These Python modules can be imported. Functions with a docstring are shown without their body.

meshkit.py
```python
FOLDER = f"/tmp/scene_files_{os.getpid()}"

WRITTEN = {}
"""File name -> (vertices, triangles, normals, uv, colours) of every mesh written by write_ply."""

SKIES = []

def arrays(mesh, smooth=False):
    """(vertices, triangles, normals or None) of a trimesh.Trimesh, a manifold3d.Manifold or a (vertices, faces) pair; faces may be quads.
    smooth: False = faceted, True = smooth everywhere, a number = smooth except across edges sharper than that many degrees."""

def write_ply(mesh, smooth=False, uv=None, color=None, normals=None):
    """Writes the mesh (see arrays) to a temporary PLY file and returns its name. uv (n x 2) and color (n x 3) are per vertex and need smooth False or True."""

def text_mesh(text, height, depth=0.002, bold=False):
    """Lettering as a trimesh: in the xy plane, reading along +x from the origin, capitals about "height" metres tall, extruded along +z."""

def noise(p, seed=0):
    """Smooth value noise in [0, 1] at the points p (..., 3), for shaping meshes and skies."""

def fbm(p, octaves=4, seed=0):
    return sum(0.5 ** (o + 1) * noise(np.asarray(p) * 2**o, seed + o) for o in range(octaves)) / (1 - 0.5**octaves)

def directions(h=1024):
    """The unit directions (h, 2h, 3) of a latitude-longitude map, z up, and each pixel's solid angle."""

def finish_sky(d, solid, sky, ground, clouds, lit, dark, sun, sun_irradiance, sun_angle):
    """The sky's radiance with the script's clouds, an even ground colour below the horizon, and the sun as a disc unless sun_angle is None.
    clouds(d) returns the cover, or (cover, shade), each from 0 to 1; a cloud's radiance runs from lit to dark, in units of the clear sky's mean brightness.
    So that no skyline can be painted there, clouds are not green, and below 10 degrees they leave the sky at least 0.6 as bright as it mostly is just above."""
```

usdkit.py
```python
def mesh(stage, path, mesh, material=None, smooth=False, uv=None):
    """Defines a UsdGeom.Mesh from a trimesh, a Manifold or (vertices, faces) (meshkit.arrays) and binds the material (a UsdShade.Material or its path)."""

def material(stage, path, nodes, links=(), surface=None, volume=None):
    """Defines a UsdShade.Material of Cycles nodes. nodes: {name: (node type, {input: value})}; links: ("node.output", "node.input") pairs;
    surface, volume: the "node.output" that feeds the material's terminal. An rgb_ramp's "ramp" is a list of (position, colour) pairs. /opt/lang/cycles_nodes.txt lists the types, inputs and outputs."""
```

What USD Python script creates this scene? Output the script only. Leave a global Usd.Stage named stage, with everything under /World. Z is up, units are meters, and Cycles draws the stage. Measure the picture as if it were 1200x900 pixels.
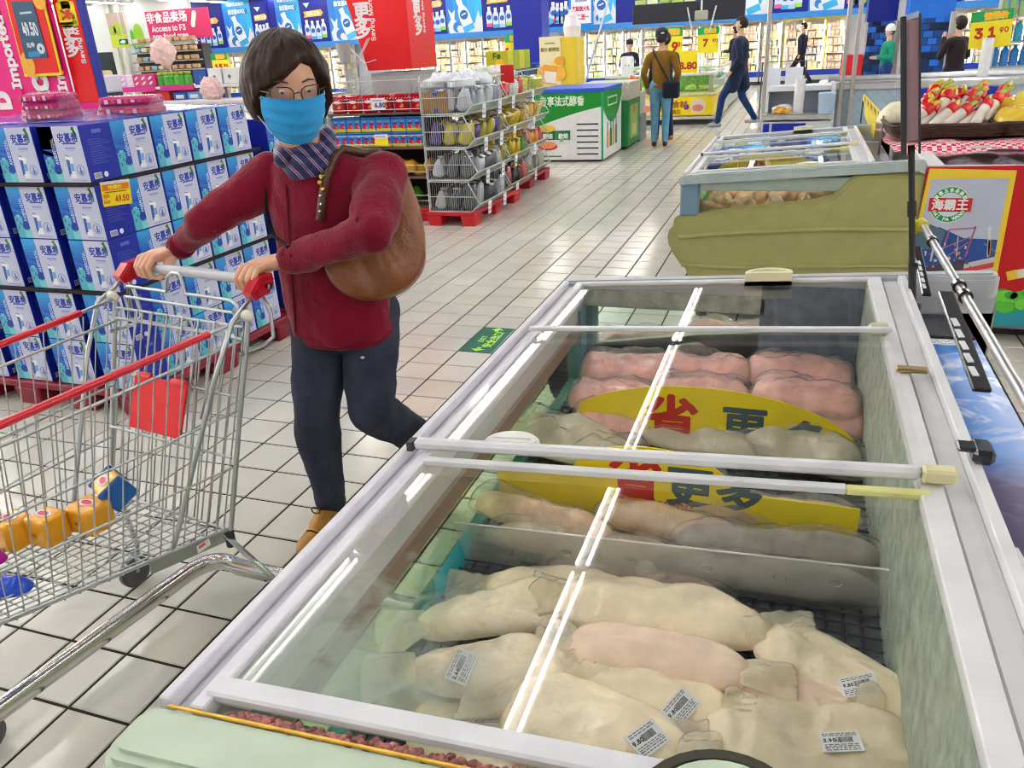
import math, random, glob, numpy as np, trimesh, manifold3d as m3, usdkit, meshkit
from pxr import Usd, UsdGeom, UsdLux, UsdShade, Sdf, Gf, Vt
from shapely.geometry import Polygon, Point
from shapely import box as sbox
from shapely import affinity, union_all
from PIL import Image, ImageDraw, ImageFont

stage = Usd.Stage.CreateInMemory()
UsdGeom.SetStageUpAxis(stage, 'Z'); UsdGeom.SetStageMetersPerUnit(stage, 1.0)
UsdGeom.Xform.Define(stage, '/World')
rng = np.random.default_rng(7); random.seed(7)

# ---------------------------------------------------------------- camera, exposure, lamps
EXPOSURE = 0.95
TUBE = 17.0            # radiance of the ceiling tubes
FRIDGE = 14.0           # radiance of the lamps inside the fridges
FOC = 918.225
CAM = np.array([1.6434, -1.0426, 1.4936])
_y, _p, _r = math.radians(-20.213), math.radians(23.186), math.radians(-3.143)
FWD = np.array([math.sin(_y)*math.cos(_p), math.cos(_y)*math.cos(_p), -math.sin(_p)])
_ri = np.array([math.cos(_y), -math.sin(_y), 0.0]); _up = np.cross(_ri, FWD)
RIGHT = math.cos(_r)*_ri + math.sin(_r)*_up; UP = -math.sin(_r)*_ri + math.cos(_r)*_up
cam = UsdGeom.Camera.Define(stage, '/World/Camera')
cam.CreateHorizontalApertureAttr(36.0); cam.CreateVerticalApertureAttr(27.0)
cam.CreateFocalLengthAttr(FOC/1200*36.0); cam.CreateClippingRangeAttr((0.05, 200.0))
cam.CreateExposureAttr(EXPOSURE)
cam.AddTransformOp().Set(Gf.Matrix4d(*RIGHT, 0, *UP, 0, *(-FWD), 0, *CAM, 1))

def _ray(px, py):
    return FWD + (px-600)/FOC*RIGHT - (py-450)/FOC*UP
def PZ(px, py, z):
    d = _ray(px, py); return CAM + d*(z-CAM[2])/d[2]
def PY(px, py, y):
    d = _ray(px, py); return CAM + d*(y-CAM[1])/d[1]
def PX(px, py, x):
    d = _ray(px, py); return CAM + d*(x-CAM[0])/d[0]

# ---------------------------------------------------------------- materials
LK = '/World/Looks/'
def principled(name, rough=.5, metal=0., spec=.5, var=.06, scale=14., bump=0., bscale=60., extra=None, stretch=None):
    n = {"a": ("attribute", {"attribute": "col"}), "g": ("texture_coordinate", {}),
         "n": ("noise_texture", {"scale": scale, "detail": 3.}),
         "m": ("map_range", {"from_min": .3, "from_max": .7, "to_min": 1-var, "to_max": 1+var}),
         "x": ("vector_math", {"math_type": "scale"}),
         "p": ("principled_bsdf", {"roughness": rough, "metallic": metal, "specular_ior_level": spec, **(extra or {})})}
    l = [("g.object", "n.vector"), ("n.fac", "m.value"), ("a.vector", "x.vector1"), ("m.result", "x.scale"), ("x.vector", "p.base_color")]
    if stretch:
        n["mp"] = ("mapping", {"scale": stretch}); l = [x for x in l if x[1] != "n.vector"]+[("g.object", "mp.vector"), ("mp.vector", "n.vector")]
    if bump:
        n["bn"] = ("noise_texture", {"scale": bscale, "detail": 4.}); n["b"] = ("bump", {"strength": bump, "distance": .01})
        l += [("g.object", "bn.vector"), ("bn.fac", "b.height"), ("b.normal", "p.normal")]
    usdkit.material(stage, LK+name, n, l, surface="p.BSDF")
    return LK+name
PAINT = principled('paint', .42, spec=.45)
MATTE = principled('matte', .85, spec=.25)
GLOSS = principled('gloss', .16, spec=.5, var=.03, extra={"coat_weight": .35, "coat_roughness": .08})
PRINT = principled('print', .38, spec=.4, var=.025)
CHROME = principled('chrome', .16, metal=1., var=.02)
STEEL = principled('steel', .34, metal=1., var=.08)
FABRIC = principled('fabric', .9, spec=.2, var=.12, scale=9., bump=.5, bscale=260., extra={"sheen_weight": .12, "sheen_roughness": .5})
VELVET = principled('velvet', .8, spec=.2, var=.14, scale=7., bump=.35, bscale=90., extra={"sheen_weight": .25, "sheen_roughness": .4})
DENIM = principled('denim', .85, spec=.2, var=.2, scale=12., bump=.4, bscale=180.)
LEATHER = principled('leather', .30, spec=.55, var=.22, scale=9., bump=.35, bscale=120.)
SKIN = principled('skin', .5, spec=.4, var=.07, scale=30., bump=.1, bscale=200., extra={"subsurface_weight": .12, "subsurface_scale": .008})
HAIR = principled('hair', .45, spec=.3, var=.45, scale=9., stretch=(26., 26., 2.5))
TILE = principled('tile_glaze', .15, spec=.5, var=.05, scale=4., bump=.04, bscale=30.)
WALLP = principled('wall_paint', .8, spec=.2, var=.03, scale=2.)
FISH = principled('fish_flesh', .38, spec=.4, var=.12, scale=18., bump=.35, bscale=45., extra={"coat_weight": .5, "coat_roughness": .15})
MEAT = principled('meat', .3, spec=.5, var=.24, scale=22., bump=.6, bscale=34., extra={"coat_weight": .6, "coat_roughness": .12})
FROST = principled('frosty_liner', .5, spec=.4, var=.3, scale=26., bump=.5, bscale=55.)
WOODY = principled('wicker', .6, var=.3, scale=30., bump=.6, bscale=80.)

def pane(name, tint=(.995, 1., .995), ior=1.45, rough=.0, milky=None):
    n = {"t": ("transparent_bsdf", {"color": tint}), "g": ("glossy_bsdf", {"color": (1, 1, 1), "roughness": rough}), "f": ("fresnel", {}), "ge": ("geometry", {}), "io": ("map_range", {"to_min": ior, "to_max": 1/ior}), "m": ("mix_closure", {})}
    l = [("ge.backfacing", "io.value"), ("io.result", "f.IOR"), ("f.fac", "m.fac"), ("t.BSDF", "m.closure1"), ("g.BSDF", "m.closure2")]
    out = "m.closure"
    if milky:
        n.update(milky[0]); l += milky[1]; out = milky[2]
    usdkit.material(stage, LK+name, n, l, surface=out)
    return LK+name
GLASS = pane('glass_pane', ior=1.28)
GREENGLASS = pane('green_glass', (.88, .97, .90))
SIDEGLASS = pane('side_glass', (.78, .90, .70))
# film: clear plastic that is partly milky, crumpled
def film(name, col, amount, bump=.5, scale=24., ior=1.32, trans=.45):
    n = {"c": ("texture_coordinate", {}), "no": ("noise_texture", {"scale": scale, "detail": 3., "distortion": .6}), "b": ("bump", {"strength": bump, "distance": .02}),
         "t": ("transparent_bsdf", {"color": (.97, .97, .96)}), "d": ("principled_bsdf", {"base_color": col, "roughness": .14, "specular_ior_level": .6}),
         "tl": ("translucent_bsdf", {"color": col}), "dm": ("mix_closure", {"fac": trans}), "r": ("map_range", {"from_min": .35, "from_max": .7, "to_min": amount*.5, "to_max": min(1., amount*1.5)}), "m": ("mix_closure", {}),
         "g": ("glossy_bsdf", {"roughness": .16}), "f": ("fresnel", {}), "ge": ("geometry", {}), "io": ("map_range", {"to_min": ior, "to_max": 1/ior}), "m2": ("mix_closure", {})}
    l = [("ge.backfacing", "io.value"), ("io.result", "f.IOR"), ("c.object", "no.vector"), ("no.fac", "b.height"), ("b.normal", "d.normal"), ("b.normal", "g.normal"), ("b.normal", "f.normal"), ("no.fac", "r.value"), ("r.result", "m.fac"),
         ("t.BSDF", "m.closure1"), ("d.BSDF", "dm.closure1"), ("tl.BSDF", "dm.closure2"), ("dm.closure", "m.closure2"), ("m.closure", "m2.closure1"), ("g.BSDF", "m2.closure2"), ("f.fac", "m2.fac")]
    usdkit.material(stage, LK+name, n, l, surface="m2.closure"); return LK+name
FILM = film('clear_film', (.97, .97, .95), .13)
MILKY = film('milky_bag', (1., .95, .80), .80, .3, 22., 1.15, .5)
DIVIDER = film('divider_film', (.95, .94, .90), .16, .15, 8., 1.4)
PINKFILM = film('net_film', (.98, .88, .9), .55, .6, 60.)
def emit(name, col, s):
    usdkit.material(stage, LK+name, {"e": ("emission", {"color": col, "strength": s})}, surface="e.emission"); return LK+name
LAMP = emit('lamp_tube', (1., .97, .92), TUBE)
COLDLAMP = emit('fridge_lamp', (1., .93, .80), FRIDGE)
EXITLAMP = emit('exit_lamp', (.1, 1., .35), 3.)

# ---------------------------------------------------------------- mesh helpers
def nrm(v):
    v = np.asarray(v, float); return v/max(np.linalg.norm(v), 1e-12)
_CB = {}
def cbox_mesh(s, ch=0.):
    s = np.asarray(s, float)
    if ch <= 0: return trimesh.creation.box(s)
    ch = min(ch, .45*s.min()); h = s/2; pts = []
    for sx in (-1, 1):
        for sy in (-1, 1):
            for sz in (-1, 1):
                q = np.array([sx, sy, sz])
                for k in range(3):
                    e = h-ch; e[k] = h[k]; pts.append(q*e)
    return trimesh.convex.convex_hull(np.array(pts))
def rotz(a):
    c, s = math.cos(a), math.sin(a); return np.array([[c, -s, 0], [s, c, 0], [0, 0, 1.]])
def rotx(a):
    c, s = math.cos(a), math.sin(a); return np.array([[1., 0, 0], [0, c, -s], [0, s, c]])
def roty(a):
    c, s = math.cos(a), math.sin(a); return np.array([[c, 0, s], [0, 1., 0], [-s, 0, c]])
_FONT = {}
def _font(cjk, px):
    k = (cjk, px)
    if k not in _FONT:
        pat = "Noto Sans CJK Regular.woff2" if cjk else "Inter.woff2"
        _FONT[k] = ImageFont.truetype(glob.glob("/opt/blender-*/*/datafiles/fonts/"+pat)[0], px)
    return _FONT[k]
_TX = {}
def text_shape(t, bold=1, px=44):
    """Flat outline of the words, em height 1, origin at the middle."""
    k = (t, bold, px)
    if k not in _TX:
        f = _font(any(ord(c) > 0x2000 for c in t), px)
        x0, y0, x1, y1 = f.getbbox(t, stroke_width=bold)
        im = Image.new("L", (int(x1-x0)+8, int(y1-y0)+8)); ImageDraw.Draw(im).text((4-x0, 4-y0), t, 255, f, stroke_width=bold)
        on = np.pad(np.asarray(im) > 127, ((0, 0), (1, 1))).astype(np.int8); d = np.diff(on, axis=1)
        rows, st = np.nonzero(d == 1); en = np.nonzero(d == -1)[1]
        sh = union_all(sbox(st, -rows-1, en, -rows)).buffer(.5).buffer(-.5).simplify(.7)
        w, h = im.size
        _TX[k] = affinity.affine_transform(sh, [1/px, 0, 0, 1/px, -w/2/px, h/2/px])
    return _TX[k]
class MB:
    """Collects coloured pieces that become one mesh."""
    def __init__(s): s.v, s.f, s.c, s.n = [], [], [], 0
    def add(s, m, col, M=None, t=None):
        if hasattr(m, 'to_mesh'):
            q = m.to_mesh(); v, f = np.array(q.vert_properties[:, :3], float), np.array(q.tri_verts, int)
        elif isinstance(m, tuple): v, f = np.asarray(m[0], float), np.asarray(m[1], int)
        else: v, f = np.array(m.vertices, float), np.array(m.faces, int)
        if f.shape[1] == 4: f = np.vstack([f[:, [0, 1, 2]], f[:, [0, 2, 3]]])
        if M is not None: v = v @ np.asarray(M).T
        if t is not None: v = v + np.asarray(t)
        s.v.append(v); s.f.append(f+s.n); s.n += len(v)
        col = np.asarray(col, float); s.c.append(np.tile(col, (len(f), 1)) if col.ndim == 1 else col)
        return s
    def box(s, c, size, col, ch=0., R=None): return s.add(cbox_mesh(size, ch), col, R, c)
    def span(s, a, b, col, ch=0.):
        a, b = np.minimum(a, b), np.maximum(a, b); return s.box((a+b)/2, b-a, col, ch)
    def bar(s, p, q, w, h, col, up=(0, 0, 1), ch=0.):
        p, q = np.asarray(p, float), np.asarray(q, float); d = nrm(q-p); a = nrm(np.cross(up, d)) if abs(np.dot(d, up)) < .999 else np.array([1., 0, 0]); b = np.cross(d, a)
        return s.add(cbox_mesh((np.linalg.norm(q-p), w, h), ch), col, np.stack([d, a, b], 1), (p+q)/2)
    def tube(s, pts, r, col, n=8, closed=False):
        p = np.asarray(pts, float); k = len(p); rr = np.broadcast_to(np.asarray(r, float), (k,))
        t = np.roll(p, -1, 0)-np.roll(p, 1, 0) if closed else np.gradient(p, axis=0); t /= np.linalg.norm(t, axis=1, keepdims=True)+1e-12
        a = np.zeros_like(p); ref = np.array([0, 0, 1.]) if abs(t[0][2]) < .9 else np.array([1., 0, 0]); a[0] = nrm(np.cross(t[0], ref))
        for i in range(1, k):
            x = a[i-1]-t[i]*np.dot(a[i-1], t[i]); a[i] = nrm(x)
        b = np.cross(t, a); an = np.arange(n)*2*np.pi/n
        v = (p[:, None]+rr[:, None, None]*(np.cos(an)[None, :, None]*a[:, None]+np.sin(an)[None, :, None]*b[:, None])).reshape(-1, 3)
        m = k if closed else k-1; i, j = np.meshgrid(np.arange(m), np.arange(n), indexing='ij'); i2 = (i+1) % k
        q = np.stack([i*n+j, i*n+(j+1) % n, i2*n+(j+1) % n, i2*n+j], -1).reshape(-1, 4)
        f = np.vstack([q[:, [0, 2, 1]], q[:, [0, 3, 2]]])
        if not closed:
            v = np.vstack([v, p[0], p[-1]]); c0, c1 = k*n, k*n+1; jj = np.arange(n)
            f = np.vstack([f, np.stack([np.full(n, c0), jj, (jj+1) % n], 1), np.stack([np.full(n, c1), (k-1)*n+(jj+1) % n, (k-1)*n+jj], 1)])
        return s.add((v, f), col)
    def cyl(s, p, q, r, col, n=16, r2=None): return s.tube([p, q], [r, r if r2 is None else r2], col, n)
    def lathe(s, prof, c, col, n=20, M=None):
        pr = np.array(prof, float); an = np.arange(n)*2*np.pi/n; k = len(pr)
        v = np.stack([pr[:, None, 0]*np.cos(an), pr[:, None, 0]*np.sin(an), np.repeat(pr[:, 1:2], n, 1)], -1).reshape(-1, 3)
        i, j = np.meshgrid(np.arange(k-1), np.arange(n), indexing='ij')
        q = np.stack([i*n+j, i*n+(j+1) % n, (i+1)*n+(j+1) % n, (i+1)*n+j], -1).reshape(-1, 4)
        return s.add((v, q), col, M, c)
    def poly(s, sh, o, ux, uy, col, d=.001):
        """Flat shape laid on the plane through o spanned by ux, uy; d thick towards the viewer's side (ux x uy)."""
        if isinstance(sh, (list, tuple)): sh = Polygon(sh)
        ux, uy = np.asarray(ux, float), np.asarray(uy, float); n = nrm(np.cross(ux, uy))
        for g in getattr(sh, 'geoms', [sh]):
            if g.is_empty or g.area < 1e-12 or g.geom_type != 'Polygon': continue
            try: e = trimesh.creation.extrude_polygon(g, 1.0, engine='earcut')
            except Exception: continue
            v = np.array(e.vertices); s.add((np.asarray(o)+v[:, :1]*ux+v[:, 1:2]*uy+v[:, 2:]*n*d, np.array(e.faces)), col)
        return s
    def text(s, t, size, o, ux, uy, col, d=.001, bold=1, px=44, fit=None):
        sh = text_shape(t, bold, px); sx = sy = size
        if fit:
            b = sh.bounds; sx = fit/(b[2]-b[0])
        return s.poly(affinity.scale(sh, sx, sy, origin=(0, 0)), o, nrm(ux), nrm(uy), col, d)
    def sphere(s, c, r, col, sub=2, M=None):
        m = trimesh.creation.icosphere(subdivisions=sub); v = np.array(m.vertices)*np.asarray(r)
        return s.add((v, np.array(m.faces)), col, M, c)

_USED = {}
def numbered(parent, name):
    k = (parent, name); n = _USED.get(k, 0); _USED[k] = n+1
    return f"{parent}/{name}" if n == 0 else f"{parent}/{name}_{n:03d}"
def data(p, label=None, cat=None, group=None, kind=None):
    for k, v in (('label', label), ('category', cat), ('group', group), ('kind', kind)):
        if v: p.SetCustomDataByKey(k, v)
_LOC = {}
def thing(name, label, cat, loc=(0, 0, 0), rz=0., group=None, kind=None):
    path = numbered('/World', name); x = UsdGeom.Xform.Define(stage, path); x.AddTranslateOp().Set(Gf.Vec3d(*map(float, loc)))
    if rz: x.AddRotateZOp().Set(math.degrees(rz))
    data(x.GetPrim(), label, cat, group, kind); _LOC[path] = np.asarray(loc, float); return path
def _mesh(path, mb, mat, smooth, off):
    v, f, c = np.vstack(mb.v), np.vstack(mb.f), np.vstack(mb.c)
    if off is not None: v = v-off
    if smooth:
        m = trimesh.Trimesh(v, f, process=False); m.merge_vertices(merge_norm=True, merge_tex=True) if smooth is True else None
        if smooth is True and len(m.faces) == len(f): v, f = np.array(m.vertices), np.array(m.faces)
    q = usdkit.mesh(stage, path, (v, f), mat, smooth=bool(smooth))
    u = np.unique(np.round(c, 4), axis=0)
    pv = UsdGeom.PrimvarsAPI(q).CreatePrimvar("col", Sdf.ValueTypeNames.Color3fArray, "constant" if len(u) == 1 else "uniform")
    pv.Set(Vt.Vec3fArray.FromNumpy((u if len(u) == 1 else c).astype(np.float32)))
    return q
def part(parent, name, mb, mat, label=None, smooth=False, kind=None, local=False):
    """A mesh under a thing (points given in world space unless local)."""
    if not mb.v: return None
    path = numbered(parent, name); top = '/'.join(parent.split('/')[:3])
    q = _mesh(path, mb, mat, smooth, None if local else _LOC.get(top)); data(q.GetPrim(), label, None, None, kind); return path
def solo(name, mb, mat, label, cat, group=None, kind=None, smooth=False):
    path = numbered('/World', name); q = _mesh(path, mb, mat, smooth, None); data(q.GetPrim(), label, cat, group, kind); return path
def copy(src, loc, rz=0., label=None, group=None):
    p = stage.GetPrimAtPath(src); was = p.GetCustomData(); base = src.split('/')[-1]
    if base[-4:-3] == '_' and base[-3:].isdigit(): base = base[:-4]
    path = numbered('/World', base); x = UsdGeom.Xform.Define(stage, path); x.AddTranslateOp().Set(Gf.Vec3d(*map(float, loc)))
    if rz: x.AddRotateZOp().Set(math.degrees(rz))
    elif any(o.GetOpName() == 'xformOp:rotateZ' for o in UsdGeom.Xform(p).GetOrderedXformOps()): x.AddRotateZOp().Set(0.)
    data(x.GetPrim(), label or was.get('label'), was.get('category'), group or was.get('group'))
    x.GetPrim().GetReferences().AddInternalReference(src); x.GetPrim().SetInstanceable(True); return path

def ordn(k, n, a='leftmost', b='rightmost'):
    """Place in a row in words."""
    side_a, side_b = (a.replace('most', ''), b.replace('most', '')) if a.endswith('most') else (None, None)
    w = ['', 'second', 'third', 'fourth', 'fifth', 'sixth', 'seventh']
    if k == 0: return a
    if k == n-1: return b
    if n % 2 and k == n//2: return 'middle one'
    fr = {'leftmost': 'from the left', 'rightmost': 'from the right', 'nearest': 'from the near end', 'farthest': 'from the far end'}
    return f'{w[k]} {fr[a]}' if k < n/2 else f'{w[n-1-k]} {fr[b]}'
WHITE = (.66, .66, .68); BLACK = (.02, .02, .022); RED = (.75, .02, .03); YEL = (.95, .75, .02); GREY = (.42, .43, .44)

# ---------------------------------------------------------------- the setting
X0, X1, Y0, Y1, HC = -27.0, 9.5, -4.5, 27.9, 4.0
def project(P):
    d = np.asarray(P, float)-CAM; z = d @ FWD
    return 600+FOC*(d @ RIGHT)/z, 450-FOC*(d @ UP)/z, z
fl = thing('floor', None, None, kind='structure')
part(fl, 'grout_bed', MB().span((X0, Y0, -.06), (X1, Y1, -.004), (.03, .024, .02)), MATTE)
def tile_col(n):
    base = np.array([.66, .64, .57]); k = rng.normal(0, .025, (n, 1)); w = rng.random((n, 1))
    return np.clip(base*(1+k)+(w-.5)*np.array([.02, .0, -.045]), 0, 1)
ii, jj = np.meshgrid(np.arange(-134, 47), np.arange(-22, 139), indexing='ij'); ii, jj = ii.ravel(), jj.ravel()
ex = (ii == 0) & (jj >= 13) & (jj <= 14)
ctr = np.stack([(ii+.5)*.2, (jj+.5)*.2, np.zeros(len(ii))], 1)
px, py, dz = project(ctr); seen = (dz > .3) & (px > -40) & (px < 1240) & (py > 0) & (py < 940) & (ctr[:, 0] < 1.05) & (ctr[:, 0] > -1.2) & ~((ctr[:, 0] < -1.0) & (ctr[:, 1] > 1.7) & (ctr[:, 1] < 5.6)) & ~((ctr[:, 0] > .62) & (ctr[:, 1] < 1.0) & (ctr[:, 1] > -.5))
near = np.nonzero(seen)[0]; near = near[np.argsort(dz[near])][:300]
g, tz, chf = .0045, 0.0, .0025
tcol = tile_col(len(ii))
def tile_vf(cx, cy):
    a, b = .1-g, .1-g-chf
    v = np.array([[sx*r+cx, sy*r+cy, z] for r, z in ((a, -.02), (a, -chf), (b, tz)) for sx, sy in ((-1, -1), (1, -1), (1, 1), (-1, 1))])
    q = [[4*l+k, 4*l+(k+1) % 4, 4*l+4+(k+1) % 4, 4*l+4+k] for l in range(2) for k in range(4)]+[[8, 9, 10, 11], [3, 2, 1, 0]]
    return v, np.array(q)
for k in near:
    part(fl, 'tile', MB().add(tile_vf(ctr[k, 0], ctr[k, 1]), tcol[k]), TILE)
rest = np.setdiff1d(np.arange(len(ii)), near)
tv, tq = tile_vf(0, 0)
allv = (tv[None]+ctr[rest][:, None]*[1, 1, 0]).reshape(-1, 3); allq = (tq[None]+(np.arange(len(rest))*12)[:, None, None])
allf = np.concatenate([allq[:, :, [0, 1, 2]], allq[:, :, [0, 2, 3]]], 1).reshape(-1, 3)
part(fl, 'tile_field', MB().add((allv, allf), np.repeat(tcol[rest], 20, 0)), TILE, kind='stuff')
def struct(name, mb, mat):
    q = _mesh(numbered('/World', name), mb, mat, False, None); data(q.GetPrim(), kind='structure')
struct('ceiling', MB().span((X0, Y0, HC), (X1, Y1, HC+.1), (.16, .17, .2)), WALLP)
struct('wall_back', MB().span((X0, Y1, -.06), (X1, Y1+.12, HC), (.5, .52, .58)), WALLP)
struct('wall_front', MB().span((X0, Y0-.12, -.06), (X1, Y0, HC), (.6, .6, .6)), WALLP)
struct('wall_left', MB().span((X0-.12, Y0, -.06), (X0, Y1, HC), (.72, .74, .74)), WALLP)
struct('wall_right', MB().span((X1, Y0, -.06), (X1+.12, Y1, HC), (.6, .6, .62)), WALLP)
pw = MB().span((X0, 24.2, -.06), (-19.0, 24.35, HC), (.74, .76, .74))
struct('wall_partition', pw, WALLP)
# ceiling lamps: rows of twin tubes hung below the ceiling, one thing per length of batten
ROWS = [.03+1.95*k for k in range(-13, 5)]
ZL = 3.6
def batten(L):
    t = thing('strip_light', 'long white twin-tube fluorescent batten hung under the ceiling', 'ceiling light', (ROWS[0], Y0+.3, ZL), group='fluorescent battens in rows under the ceiling')
    part(t, 'housing', MB().box((0, L/2, .075), (.13, L, .05), (.8, .8, .8), .012), PAINT, local=True)
    for s in (-1, 1):
        part(t, 'tube', MB().cyl((s*.042, .03, .028), (s*.042, L-.03, .028), .0115, (1, 1, 1), 8), LAMP, local=True)
    for y in (.6, L-.6):
        part(t, 'hanger', MB().cyl((0, y, .1), (0, y, HC-ZL), .008, (.7, .7, .7), 6), PAINT, local=True)
    return t
BL = 7.75
bat = None
for x in ROWS:
    for k in range(4):
        p = (x, Y0+.35+k*(BL+.05), ZL)
        if abs(x-1.98) < .1 and k < 2: continue
        if bat is None:
            bat = batten(BL); UsdGeom.Xform.Get(stage, bat).GetOrderedXformOps()[0].Set(Gf.Vec3d(*p))
        else: copy(bat, p)
# green way-out marker let into the floor
ex_t = thing('floor_exit_sign', 'dark green floor marker with bright arrows and exit lettering in the aisle', 'floor sign', (.1, 2.8, 0))
part(ex_t, 'plate', MB().box((.1, 2.8, -.0085), (.193, .393, .019), (.0, .17, .11), .002), GLOSS)
sg = MB(); gy = (.45, .85, .05); o = np.array([.1, 2.8, .001])
U, V = np.array([0, 1., 0]), np.array([-1., 0, 0])
sg.text('安全出口', .062, o+V*.0+U*.0-V*.03, U, V, gy); sg.text('EXIT', .04, o+V*.03, U, V, gy)
for s in (-1, 1):
    sg.poly([(s*.13, -.012), (s*.155, -.012), (s*.155, -.04), (s*.19, 0), (s*.155, .04), (s*.155, .012), (s*.13, .012)][::s], o, U, V, gy)
part(ex_t, 'lettering', sg, PRINT, 'yellow-green arrows and lettering')

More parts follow.
